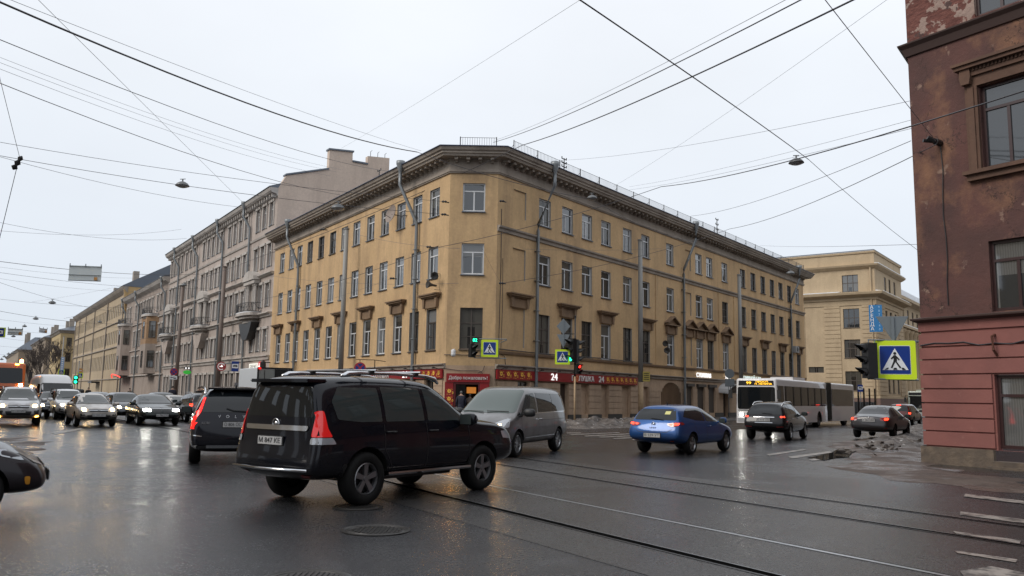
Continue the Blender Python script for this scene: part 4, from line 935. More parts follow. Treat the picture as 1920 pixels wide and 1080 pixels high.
class Car:
    def __init__(s, name, label, pos, az, W, paint, group=None, cat='car'):
        s.e = empty(name, (0, 0, 0), label, cat, group); s.W = W; s.paint = paint; s.pos = pos; s.az = az; s.parts = []
    def body(s, st, roff, foff, wheels, clad=.0, lv=3, rbow=.06, fbow=.12, mesh=None, arch=.055, arch2=None):
        me = subdiv_eval(mesh or body_cage(st, roff, foff, rbow, fbow), lv) if lv else mesh
        s.wheels = wheels
        o = bpy.data.objects.new('body', me); COL.objects.link(o); me.materials.clear(); me.materials.append(s.paint); me.materials.append(archm); me.materials.append(plas)
        for x, y, r, wd in wheels:
            for sg in (1, -1):
                c = MB(); c.lathe([(0, -.34), (r+arch, -.34), (r+arch, .3), (0, .3)], Matrix.Translation((x, sg*y, r)) @ Matrix.Rotation(pi/2, 4, 'X'), 28)
                cm = bpy.data.meshes.new('cut'); cm.from_pydata(c.v, [], c.f); bmq = bmesh.new(); bmq.from_mesh(cm); bmesh.ops.remove_doubles(bmq, verts=bmq.verts, dist=1e-5); bmesh.ops.recalc_face_normals(bmq, faces=bmq.faces); bmq.to_mesh(cm); bmq.free()
                for _ in range(2): cm.materials.append(archm)
                for pl in cm.polygons: pl.material_index = 1
                co = bpy.data.objects.new('cut', cm); COL.objects.link(co); md = o.modifiers.new('b', 'BOOLEAN'); md.operation = 'DIFFERENCE'; md.solver = 'EXACT'; md.object = co; md.material_mode = 'INDEX'
                bpy.context.view_layer.update(); nm = bpy.data.meshes.new_from_object(o.evaluated_get(bpy.context.evaluated_depsgraph_get()))
                o.modifiers.clear()
                if len(nm.polygons) > 50: o.data = nm
                bpy.data.objects.remove(co)
        me0 = me; me = o.data
        for pl in me.polygons:
            pl.use_smooth = True
            if pl.material_index == 0 and pl.center.z < clad: pl.material_index = 2
        s.bvh = BVHTree.FromPolygons([v.co.copy() for v in me0.vertices], [tuple(pl.vertices) for pl in me0.polygons])
        me.name = 'body'
        try: me.set_sharp_from_angle(angle=R(38))
        except Exception: pass
        o.parent = s.e; s.o = o; return s
    def hit(s, view, a, b, side=1):
        if view == 'S': o, d = Vector((a, 3*side, b)), Vector((0, -side, 0))
        elif view == 'F': o, d = Vector((20, a, b)), Vector((-1, 0, 0))
        elif view == 'B': o, d = Vector((-20, a, b)), Vector((1, 0, 0))
        else: o, d = Vector((a, b, 6)), Vector((0, 0, -1))
        h = s.bvh.ray_cast(o, d); return (h[0], h[1]) if h[0] is not None else (None, None)
    def panel(s, name, m, pieces, off=.005, step=.08, mirror=False, parent=None, label=None):
        """pieces: (view, poly, side, radius)"""
        mb = MB()
        for pc in pieces:
            view, poly, side = pc[:3]; rr = pc[3] if len(pc) > 3 else .03
            P = round_poly(poly, rr); dense = []
            for i, a in enumerate(P):
                b = P[(i+1) % len(P)]; k = max(1, int((b-a).length/step)); dense += [a.lerp(b, j/k) for j in range(k)]
            n = len(dense); xs = [q.x for q in dense]; ys = [q.y for q in dense]; ins = []
            st_ = max(step, (max(xs)-min(xs))/26); y = min(ys)+st_*.5
            while y < max(ys):
                x = min(xs)+st_*.5
                while x < max(xs):
                    q = Vector((x, y)); ok = False; j = n-1
                    for i in range(n):
                        if (dense[i].y > q.y) != (dense[j].y > q.y) and q.x < (dense[j].x-dense[i].x)*(q.y-dense[i].y)/(dense[j].y-dense[i].y)+dense[i].x: ok = not ok
                        j = i
                    if ok and min((q-d).length for d in dense) > st_*.35: ins.append(q)
                    x += st_
                y += st_
            vs, _, fs = delaunay_2d_cdt(dense+ins, [(i, (i+1) % n) for i in range(n)], [], 1, 1e-6)[:3]
            out = []; good = []; ff = []
            dv = {'S': Vector((0, side, 0)), 'F': Vector((1, 0, 0)), 'B': Vector((-1, 0, 0)), 'T': Vector((0, 0, 1))}[view]
            for v in vs:
                h, nn = s.hit(view, v.x, v.y, side); good.append(h is not None and nn.dot(dv) > .22); out.append(h+nn*off if h is not None else Vector((0, 0, 0)))
            for f in fs:
                if all(good[i] for i in f):
                    if max((out[f[i]]-out[f[i-1]]).length for i in range(len(f))) > max(.2, step*3.2): continue
                    a, b, c = out[f[0]], out[f[1]], out[f[2]]
                    if (b-a).cross(c-a).dot(dv) < 0: f = tuple(reversed(f))
                    ff.append(tuple(f))
            if ff:      # keep the main island only
                pr_ = {}
                def fd(a):
                    while pr_.setdefault(a, a) != a: a = pr_[a]
                    return a
                for f in ff:
                    for i in f[1:]: pr_[fd(i)] = fd(f[0])
                cnt = {}
                for f in ff: cnt[fd(f[0])] = cnt.get(fd(f[0]), 0)+1
                best = max(cnt, key=cnt.get); ff = [f for f in ff if fd(f[0]) == best]
            us = sorted({i for f in ff for i in f}); ix = {i: j for j, i in enumerate(us)}
            mb.add([out[i] for i in us], [tuple(ix[i] for i in f) for f in ff])
        me = bpy.data.meshes.new(name); me.from_pydata(mb.v, [], mb.f); me.materials.append(m); me.polygons.foreach_set('use_smooth', [True]*len(mb.f))
        o = bpy.data.objects.new(name, me); COL.objects.link(o); o.parent = parent or s.e
        if label: o['label'] = label
        return o
    def both(s, name, m, view, poly, extra=None, **k):
        """left and right copies; extra = (view2, poly2) wrapping round the corner"""
        r = []
        for sd in (1, -1):
            pcs = [(view, poly if view == 'S' else [(a*sd, b) for a, b in poly], sd)]
            if extra: pcs.append((extra[0], extra[1] if extra[0] == 'S' else [(a*sd, b) for a, b in extra[1]], sd))
            r.append(s.panel(name, m, pcs, **k))
        return r
    def line(s, view, pts, wd=.012, m=None, name='seam', side=1, off=.004, parent=None, _one=False):
        """thin strip following the body"""
        mb = MB(); L = []
        for a, b in zip(pts[:-1], pts[1:]):
            a, b = Vector(a), Vector(b); k = max(1, int((b-a).length/.06)); L += [a.lerp(b, i/k) for i in range(k)]
        L.append(Vector(pts[-1])); 
        for sd in ((1, -1) if view == 'S' and not _one else (side,)):
            P = []
            for i, q in enumerate(L):
                t = (L[min(i+1, len(L)-1)]-L[max(i-1, 0)]).normalized(); nn = Vector((-t.y, t.x))*wd/2
                a, na = s.hit(view, q.x+nn.x, q.y+nn.y, sd); b, nb = s.hit(view, q.x-nn.x, q.y-nn.y, sd)
                P.append((a+na*off, b+nb*off) if a is not None and b is not None else None)
            for u, v in zip(P[:-1], P[1:]):
                if u and v: mb.add([u[0], v[0], v[1], u[1]], [(0, 1, 2, 3)])
        return mb.build(name, m or plas, parent or s.e, local=True)
    def seams(s, lines, wd=.012):
        for l in lines:
            for sd in (1, -1): s.line('S', l, wd, name='door_seam', side=sd, _one=True)
    def wheel(s, x, y, r, wd, sg, spokes=5, rm=None, rimr=.66, steer=0):
        M = Matrix.Translation((x, sg*y, r)) @ Matrix.Rotation(steer, 4, 'Z') @ Matrix.Rotation(-sg*pi/2, 4, 'X')
        t = MB(); h = wd/2; ri = r*rimr
        t.lathe([(ri, -h*.8), (ri+.02, -h), (r-.03, -h), (r, -h*.6), (r, h*.6), (r-.03, h), (ri+.02, h), (ri, h*.8), (ri*.98, h*.3), (ri*.9, -h*.6), (0, -h*.6)], M, 32)
        w_ = t.build('wheel', tyre, s.e, True, local=True)
        q = MB(); q.lathe([(ri*1.01, h*.84), (ri*.95, h*.9), (ri*.9, h*.6), (ri*.92, h*.2)], M, 28)
        q.lathe([(0, h*.82), (ri*.16, h*.82), (ri*.2, h*.5), (ri*.2, 0)], M, 14)
        for i in range(spokes):
            A = M @ Matrix.Rotation(2*pi*i/spokes+.3, 4, 'Z'); a, b = ri*(.13 if spokes < 7 else .07), ri*(.19 if spokes < 7 else .08)
            q.add([A @ Vector(v) for v in ((ri*.12, -a, h*.74), (ri*.93, -b, h*.80), (ri*.93, b, h*.80), (ri*.12, a, h*.74), (ri*.12, -a, h*.4), (ri*.93, -b, h*.4), (ri*.93, b, h*.4), (ri*.12, a, h*.4))], [(0, 1, 2, 3), (0, 4, 5, 1), (2, 6, 7, 3), (1, 5, 6, 2)])
        q.build('rim', rm or rimm, w_, False, local=True)
        d = MB(); d.lathe([(0, -.0), (ri*.86, 0)], M, 20); d.build('brake_disc', rimd, w_, local=True)
        return w_
    def allwheels(s, spokes=5, rm=None, rimr=.66, steer=0):
        for i, (x, y, r, wd) in enumerate(s.wheels):
            for sg in (1, -1): s.wheel(x, y, r, wd, sg, spokes, rm, rimr, steer if i == len(s.wheels)-1 else 0)
    def mirrors(s, x, z, y, m=None, sc=1.0):
        for sg in (1, -1):
            mb = MB(); M = Matrix.Translation((x, sg*(y+.13*sc), z)); bm = bmesh.new(); bmesh.ops.create_icosphere(bm, subdivisions=2, radius=1)
            mb.add([M @ Vector((v.co.x*.09*sc, max(-.95, min(.95, v.co.y*1.2))*.13*sc, max(-.9, min(.9, v.co.z*1.2))*.095*sc)) for v in bm.verts], [tuple(v.index for v in f.verts) for f in bm.faces]); bm.free()
            mb.tube([(x, sg*(y-.08), z-.06), (x, sg*(y+.08), z-.04)], .03, 6); o = mb.build('wing_mirror', m or s.paint, s.e, True, local=True)
            g = MB(); g.add([(x-.086*sc, sg*(y+.13*sc)+a*.1*sc, z+b*.07*sc) for a, b in ((-1, -1), (1, -1), (1, 1), (-1, 1))], [(0, 1, 2, 3)]); g.build('mirror_glass', cglass2, o, local=True)
    def handles(s, pts, m=None):
        for x, z in pts:
            for sg in (1, -1):
                h, n = s.hit('S', x, z, sg)
                if h is None: continue
                mb = MB(); mb.tube([(x-.1, h.y, z), (x-.09, h.y+sg*.035, z), (x+.09, h.y+sg*.035, z), (x+.1, h.y, z)], .013, 6); mb.build('door_handle', m or s.paint, s.e, True, local=True)
    def plate(s, view, z, txt=None, y=0):
        h, n = s.hit(view, y, z); sg = 1 if view == 'F' else -1
        x = h.x+sg*.02; mb = MB(); mb.box((min(x, x+sg*.012), y-.26, z-.056), (max(x, x+sg*.012), y+.26, z+.056)); o = mb.build('number_plate', plate_m, s.e, local=True)
        fr_ = MB(); xx = x-sg*.012
        fr_.box((min(xx, x), y-.275, z-.07), (max(xx, x), y+.275, z+.07)); fr_.build('plate_frame', plas, o, local=True)
        if txt:
            M = Matrix(((0, 0, sg, x+sg*.016), (sg, 0, 0, y), (0, 1, 0, z), (0, 0, 0, 1)))
            me = text_mesh(txt, .10, .001); me.materials.append(sblack); wid = max(v.co.x for v in me.vertices)-min(v.co.x for v in me.vertices); me.transform(Matrix.Scale(.47/wid, 4, (1, 0, 0)))
            t = bpy.data.objects.new('plate_text', me); COL.objects.link(t); t.parent = o; t.matrix_basis = M
    def badge(s, view, y, z, r, m=None):
        h, n = s.hit(view, y, z)
        if h is None: return
        sg = 1 if view == 'F' else -1; mb = MB(); mb.lathe([(0, .015), (r*.4, .015), (r*.5, .0)], Matrix.Translation(h+n*.006) @ Matrix.Rotation(sg*pi/2, 4, 'Y'), 14); mb.lathe([(r*.75, 0), (r*.8, .015), (r, .015), (r*1.02, 0)], Matrix.Translation(h+n*.006) @ Matrix.Rotation(sg*pi/2, 4, 'Y'), 18); mb.build('badge', m or chrome, s.e, True, local=True)
    def rails(s, x0, x1, z, y, m=None, r=.022, lift=.09):
        for sg in (1, -1):
            mb = MB(); P = []
            for i in range(13):
                t = i/12; x = x0+(x1-x0)*t; h, n = s.hit('T', x, sg*y)
                zz = (h.z if h is not None else z)+lift*min(1, min(t, 1-t)*9); P.append((x, sg*y, zz))
            mb.tube(P, r, 8); mb.build('roof_rail', m or chrome, s.e, True, local=True)
    def wiper(s, view, pts, w_=.018):
        mb = MB(); P = []
        for a, b in pts:
            h, n = s.hit(view, a, b)
            if h is not None: P.append(h+n*.03)
        if len(P) > 1: mb.tube(P, w_*.6, 5); mb.build('wiper', plas, s.e, local=True)
    def antenna(s, x, y, h=.1):
        q, n = s.hit('T', x, y)
        if q is not None: mb = MB(); mb.tube([q, q+Vector((-.05, 0, h))], [.025, .008], 6); mb.build('aerial', plas, s.e, local=True)
    def done(s):
        s.e.location = s.pos; s.e.rotation_euler = (0, 0, pi/2-R(s.az)); return s.e
def suvshape(L, W, H, zb, belt, cowlx, rf, rr, hood, nose, hw=None, rslope=.12, wr=.74, tail=None):
    h = L/2; w_ = W/2; cz = belt+.07
    return [(-h, zb+.14, belt-.06, H-.08, w_*.93, w_*(wr-.05)), (-h+.32, zb+.04, belt, H-.015, w_*.985, w_*wr), (-h*.45, zb, belt+.02, H, w_, w_*(wr+.01)), (0, zb, belt, H-.005, w_, w_*(wr+.01)), (rf, zb, belt-.01, H-.05, w_, w_*(wr-.01)),
            (cowlx, zb, belt-.03, cz, w_*.99, w_*.84), (cowlx+(h-cowlx)*.45, zb+.02, belt-.06, hood, w_*.985, w_*.80), (h-.22, zb+.06, nose+.03, hood-.10, w_*.93, w_*.7), (h, zb+.14, nose-.08, nose+.02, w_*.80, w_*.58)]
def sedanshape(L, W, H, zb, belt, cowlx, rf, rr, rearx, hood, nose, trunk, wr=.70):
    h = L/2; w_ = W/2
    return [(-h, zb+.14, trunk-.15, trunk-.02, w_*.86, w_*.62), (-h+.22, zb+.06, belt-.04, trunk+.02, w_*.95, w_*.74), (rearx, zb, belt, trunk+.06, w_, w_*.78), (rr, zb, belt+.01, H-.06, w_, w_*wr), ((rr+rf)/2, zb, belt, H, w_, w_*(wr+.01)), (rf, zb, belt-.01, H-.05, w_, w_*wr),
            (cowlx, zb, belt-.03, belt+.05, w_*.99, w_*.84), (cowlx+(h-cowlx)*.5, zb+.02, belt-.07, hood, w_*.985, w_*.78), (h-.22, zb+.06, nose+.03, hood-.09, w_*.93, w_*.68), (h, zb+.14, nose-.08, nose+.02, w_*.80, w_*.55)]
RO = [.06, .0, -.05, -.03, .02, .22, .3, .3]; FO = [-.1, -.02, .04, .03, -.02, -.05, -.08, -.08]
def common_side(c, zs, belt, top, xa, xb, pillars, slr=.2, slf=.55, m=None, rear_kick=0, z0=None):
    """side windows between xa (rear) and xb (front base); pillars = x of dividers at the belt"""
    m = m or cglass; edges = [xa]+list(pillars)+[xb]; n = len(edges)-1
    for i in range(n):
        a, b = edges[i]+.035, edges[i+1]-.035
        ta = a+(slr if i == 0 else 0); tb = b-(slf if i == n-1 else 0.0)
        if tb <= ta: tb = ta+.05
        zb_ = belt+.03
        poly = [(a, zb_+(rear_kick if i == 0 else 0)), (b, zb_), (tb, top), (ta, top)]
        c.both('side_window', m, 'S', poly, off=.006)

# ---- big black off-roader in the foreground
def prado():
    c = Car('black_offroader', 'big black off-roader with roof bars crossing the foreground, seen from its rear right', (-2.0, 14.0, 0), 35.5, 1.885, carpaint('black_paint', (.005, .006, .010), .2, .18))
    st = [(-2.30, .42, 1.06, 1.80, .90, .70), (-2.12, .36, 1.13, 1.865, .925, .69), (-1.2, .38, 1.14, 1.885, .94, .715), (0, .38, 1.13, 1.87, .94, .715), (.42, .38, 1.12, 1.80, .94, .70), (1.08, .38, 1.11, 1.22, .935, .82), (1.70, .40, 1.09, 1.21, .935, .82), (2.14, .42, 1.06, 1.15, .91, .78), (2.36, .46, .96, 1.05, .84, .68)]
    c.body(st, [.06, .0, -.10, -.06, .0, .07, .11, .11], FO, [(-1.40, .80, .385, .25), (1.39, .80, .385, .25)], clad=.0, arch=.075)
    c.both('side_window', cglass2, 'S', [(-1.95, 1.24), (-1.52, 1.20), (-1.08, 1.20), (-1.08, 1.70), (-1.85, 1.70), (-2.02, 1.5)]); c.both('side_window', cglass2, 'S', [(-1.0, 1.20), (-.13, 1.20), (-.13, 1.71), (-1.0, 1.72)]); c.both('side_window', cglass2, 'S', [(-.04, 1.20), (.95, 1.20), (.78, 1.30), (.30, 1.69), (-.04, 1.71)])
    c.panel('windscreen', cglass2, [('F', [(-.78, 1.26), (.78, 1.26), (.62, 1.74), (-.62, 1.74)], 1)], step=.06)
    c.panel('rear_window', cglass, [('B', [(-.74, 1.27), (.74, 1.27), (.62, 1.69), (-.62, 1.69)], 1)])
    mb = MB(); mb.box((-2.36, -.64, 1.76), (-1.98, .64, 1.81)); sp_ = mb.build('rear_spoiler', c.paint, c.e, local=True)
    bmq = bmesh.new(); bmq.from_mesh(sp_.data); bmesh.ops.bevel(bmq, geom=bmq.edges[:], offset=.02, segments=2, affect='EDGES'); bmq.to_mesh(sp_.data); bmq.free()
    for l in c.both('tail_light', dimred, 'B', [(.77, 1.36), (.93, 1.36), (.97, 1.10), (.97, 1.0), (.75, 1.0)], ('S', [(-2.5, 1.0), (-2.08, 1.0), (-2.15, 1.12), (-2.18, 1.36), (-2.5, 1.36)]), off=.014, step=.04): pass
    c.both('reverse_lamp', lens, 'B', [(.75, .99), (1.0, .99), (1.0, .90), (.75, .90)], ("S", [(-2.6, .99), (-2.08, .99), (-2.02, .90), (-2.6, .90)]), off=.014, step=.04)
    c.panel('tailgate_trim', chrome, [('B', [(-.68, 1.15), (.68, 1.15), (.66, 1.08), (-.66, 1.08)], 1)], off=.02)
    c.plate('B', .93, 'М 847 КЕ', .05); c.badge('B', 0, 1.17, .075)
    mb = MB(); mb.tube([(-2.44, -.80, .55), (-2.49, 0, .54), (-2.44, .80, .55)], .022, 6); mb.build('bumper_trim', chrome, c.e, True, local=True)
    c.both('bumper_reflector', redlens, 'B', [(.58, .48), (.78, .48), (.78, .44), (.58, .44)], off=.01)
    c.seams([[(-1.05, 1.16), (-1.05, .8), (-.85, .5)], [(-.09, 1.18), (-.09, .48)], [(.98, 1.14), (1.0, .5)], [(-.85, .48), (1.0, .48)]])
    c.handles([(-.92, 1.05), (.05, 1.05)], blackm); c.mirrors(.80, 1.22, .90, sc=1.15)
    mb = MB()
    for sg in (1, -1): mb.box((-.95, sg*.80-.08, .40), (1.0, sg*.80+.14*0+.08, .44)); mb.tube([(-.98, sg*.93, .43), (1.0, sg*.93, .43)], .028, 6)
    mb.build('side_step', chrome, c.e, local=True)
    for sg in (1, -1):
        mb = MB(); P = [(-1.75, 1.865), (-1.62, 1.90), (-1.40, 1.92), (-.6, 1.93), (.1, 1.91), (.32, 1.87), (.42, 1.80)]
        mb.tube([(x, sg*.66, z) for x, z in P], [.02, .045, .03, .025, .03, .045, .02], 8); mb.build('roof_rail', chrome, c.e, True, local=True)
    for x in (-1.15, -.15):
        mb = MB(); mb.tube([(x, -.78, 1.965), (x, .78, 1.965)], .018, 8)
        b = mb.build('roof_bar', chrome, c.e, local=True); mb = MB()
        for sg in (1, -1): mb.box((x-.05, sg*.66-.035, 1.90), (x+.05, sg*.66+.035, 1.96))
        mb.build('bar_foot', plas, b, local=True)
    c.both('headlight', lens, 'F', [(.52, .98), (.80, 1.0), (.78, .86), (.52, .86)], ('S', [(1.95, .88), (2.2, .86), (2.1, 1.0), (1.9, 1.0)]), off=.01)
    c.both('headlamp_bulb', lit_w, 'F', [(.6, .95), (.72, .95), (.72, .88), (.6, .88)], off=.02)
    c.panel('grille', plas, [('F', [(-.45, .98), (.45, .98), (.42, .74), (-.42, .74)], 1)], off=.012)
    c.both('mud_flap', plas, 'S', [(-1.88, .42), (-1.80, .42), (-1.80, .62), (-1.88, .62)])
    mb = MB(); mb.box((-.9, -.5, .3), (1.0, .5, .45)); mb.tube([(-1.4, -.7, .385), (-1.4, .7, .385)], .07, 8); mb.build('chassis', plas, c.e, local=True)
    c.allwheels(5, mat('dull_rim', (.22, .22, .23), .35, .8), .60); c.done()
prado()

def xc():
    c = Car('black_estate_suv', 'black crossover with tall curved red tail lights, left of the big black off-roader', (-6.9, 20.8, 0), -20.5, 1.90, carpaint('black_paint2', (.006, .007, .012), .3, .15))
    c.body([(-2.42, .32, 1.08, 1.58, .88, .62), (-2.22, .28, 1.12, 1.68, .94, .66), (-1.0, .30, 1.10, 1.74, .96, .70), (.0, .30, 1.08, 1.735, .96, .70), (.35, .3, 1.07, 1.69, .96, .69), (1.15, .3, 1.05, 1.12, .95, .82), (1.8, .34, 1.0, 1.08, .94, .78), (2.25, .4, .9, .98, .88, .7), (2.45, .5, .75, .82, .74, .55)],
           [.05, 0, -.08, -.05, .04, .30, .42, .42], FO, [(-1.47, .80, .36, .25), (1.5, .80, .36, .25)], clad=.0)
    common_side(c, 0, 1.13, 1.66, -2.0, 1.0, (-1.2, -.15), .35, .7)
    c.panel('rear_window', cglass, [('B', [(-.72, 1.16), (.72, 1.16), (.58, 1.60), (-.58, 1.60)], 1, .06)]); c.panel('windscreen', cglass2, [('F', [(-.75, 1.18), (.75, 1.18), (.6, 1.68), (-.6, 1.68)], 1)])
    for sd in (1, -1):
        c.panel('tail_light', lit_r, [('B', [(sd*a, b) for a, b in [(.63, 1.48), (.67, 1.48), (.77, 1.20), (.96, 1.08), (.96, .80), (.84, .80), (.83, 1.00), (.72, 1.16)]], sd, .02), ('S', [(-2.6, .80), (-2.24, .80), (-2.24, 1.06), (-2.6, 1.10)], sd, .02)], off=.014, step=.04)
    h, n = c.hit('B', 0, 1.5); mb = MB(); mb.box((-2.16, -.62, 1.66), (-1.8, .62, 1.70)); sp_ = mb.build('rear_spoiler', c.paint, c.e, local=True)
    bmq = bmesh.new(); bmq.from_mesh(sp_.data); bmesh.ops.bevel(bmq, geom=bmq.edges[:], offset=.018, segments=2, affect='EDGES'); bmq.to_mesh(sp_.data); bmq.free()
    c.plate('B', .90, 'О 806 ОС 98')
    for i, ch in enumerate('VOLVO'):
        y = .34-i*.17; h, n = c.hit('B', y, 1.07); me = text_mesh(ch, .09, .004); me.materials.append(swhite)
        t = bpy.data.objects.new('badge_letter', me); COL.objects.link(t); t.parent = c.e; t.matrix_basis = Matrix(((0, 0, -1, h.x-.012), (-1, 0, 0, y), (0, 1, 0, 1.07), (0, 0, 0, 1)))
    h, n = c.hit('B', .62, .93); me = text_mesh('XC90', .075, .004); me.materials.append(chrome); t = bpy.data.objects.new('model_badge', me); COL.objects.link(t); t.parent = c.e; t.matrix_basis = Matrix(((0, 0, -1, h.x-.03), (-1, 0, 0, .62), (0, 1, 0, .93), (0, 0, 0, 1)))
    c.panel('bumper_trim', chrome, [('B', [(-.85, .46), (.85, .46), (.83, .40), (-.83, .40)], 1)], off=.015); c.both('corner_trim', chrome, 'B', [(.68, .655), (.86, .68), (.86, .66), (.68, .635)], off=.012)
    c.both('exhaust_tip', plas, 'B', [(.58, .455), (.78, .455), (.78, .405), (.58, .405)], off=.03)
    c.wiper('B', [(-.34, 1.17), (.05, 1.19), (.20, 1.24)]); c.rails(-1.9, .1, 1.8, .66); c.antenna(-1.7, 0, .07)
    c.seams([[(-1.2, 1.1), (-1.2, .8), (-1.0, .4)], [(-.15, 1.1), (-.15, .35)], [(.95, 1.05), (1.0, .4)]]); c.handles([(-1.0, .98), (0, .98)]); c.mirrors(.85, 1.16, .92)
    c.allwheels(5, rimd); c.done()
xc()

def van_h1():
    c = Car('grey_minivan', 'metallic grey minivan facing the viewer beyond the nose of the black off-roader', (.02, 24.5, 0), 203, 1.92, carpaint('silver_grey_paint', (.17, .168, .17), .75, .3), cat='van')
    c.body([(-2.55, .50, 1.12, 1.80, .86, .70), (-2.30, .36, 1.16, 1.89, .93, .76), (-1.2, .30, 1.14, 1.925, .96, .80), (.2, .30, 1.12, 1.92, .96, .80), (.75, .30, 1.10, 1.86, .96, .78), (1.72, .30, 1.04, 1.16, .95, .82), (2.05, .32, .96, 1.08, .93, .78), (2.38, .38, .82, .94, .86, .66), (2.56, .46, .66, .74, .72, .52)],
           [.05, 0, -.06, -.03, .03, .10, .16, .16], FO, [(-1.60, .80, .35, .23), (1.60, .80, .35, .23)], clad=.0)
    for poly in ([(-2.20, 1.24), (-1.12, 1.20), (-1.12, 1.72), (-2.12, 1.72)], [(-1.08, 1.20), (.10, 1.18), (.10, 1.73), (-1.08, 1.72)]): c.both('side_window', cglass, 'S', poly)
    c.both('side_window', cglass2, 'S', [(.22, 1.17), (1.35, 1.12), (1.28, 1.2), (.72, 1.68), (.22, 1.73)]); c.both('quarter_glass', cglass, 'S', [(1.40, 1.11), (1.60, 1.10), (1.42, 1.2)])
    c.panel('windscreen', mat('grey_green_windscreen', (.075, .095, .09), .06), [('F', [(-.82, 1.17), (.82, 1.17), (.68, 1.80), (-.68, 1.80)], 1, .08)], step=.06)  # grey-green glass colour, even over the whole screen
    c.both('headlight', lens, 'F', [(.46, .86), (.72, 1.0), (.84, 1.02), (.80, .80), (.66, .76)], ('S', [(2.18, .80), (2.42, .78), (2.30, .95), (1.98, 1.04)]), off=.012)
    c.both('headlamp_bulb', lit_y, 'F', [(.60, .86), (.72, .88), (.70, .80), (.62, .79)], off=.02)
    c.both('fog_lamp', lit_am, 'F', [(.56, .50), (.68, .50), (.68, .44), (.56, .44)], off=.02)
    c.panel('grille', plas, [('F', [(-.42, .86), (.42, .86), (.38, .72), (-.38, .72)], 1)], off=.014); c.panel('grille_trim', chrome, [('F', [(-.40, .81), (.40, .81), (.40, .79), (-.40, .79)], 1, .01)], off=.025)
    c.panel('lower_grille', plas, [('F', [(-.5, .60), (.5, .60), (.45, .46), (-.45, .46)], 1)], off=.014); c.plate('F', .56, 'К 521 ТУ')
    c.wiper('F', [(-.7, 1.19), (-.05, 1.18)]); c.wiper('F', [(.05, 1.19), (.66, 1.19)])
    c.seams([[(.16, 1.15), (.16, .36)], [(1.38, 1.08), (1.40, .8), (1.15, .36)], [(-1.15, 1.15), (-1.15, .36)], [(-2.15, .98), (.16, .96)]])
    c.line('S', [(-1.2, .52), (1.15, .50)], .025, chrome, 'side_moulding'); c.line('S', [(-2.2, 1.195), (.2, 1.16), (1.55, 1.07)], .022, chrome, 'belt_trim')
    c.handles([(.32, .99), (.02, 1.0)], chrome); c.mirrors(1.25, 1.18, .93, plas, 1.25); c.both('tail_light', redlens, 'B', [(.78, 1.2), (.9, 1.2), (.9, .85), (.78, .85)], ('S', [(-2.5, .85), (-2.32, .85), (-2.3, 1.2), (-2.46, 1.2)]))
    c.allwheels(10); c.done()
van_h1()

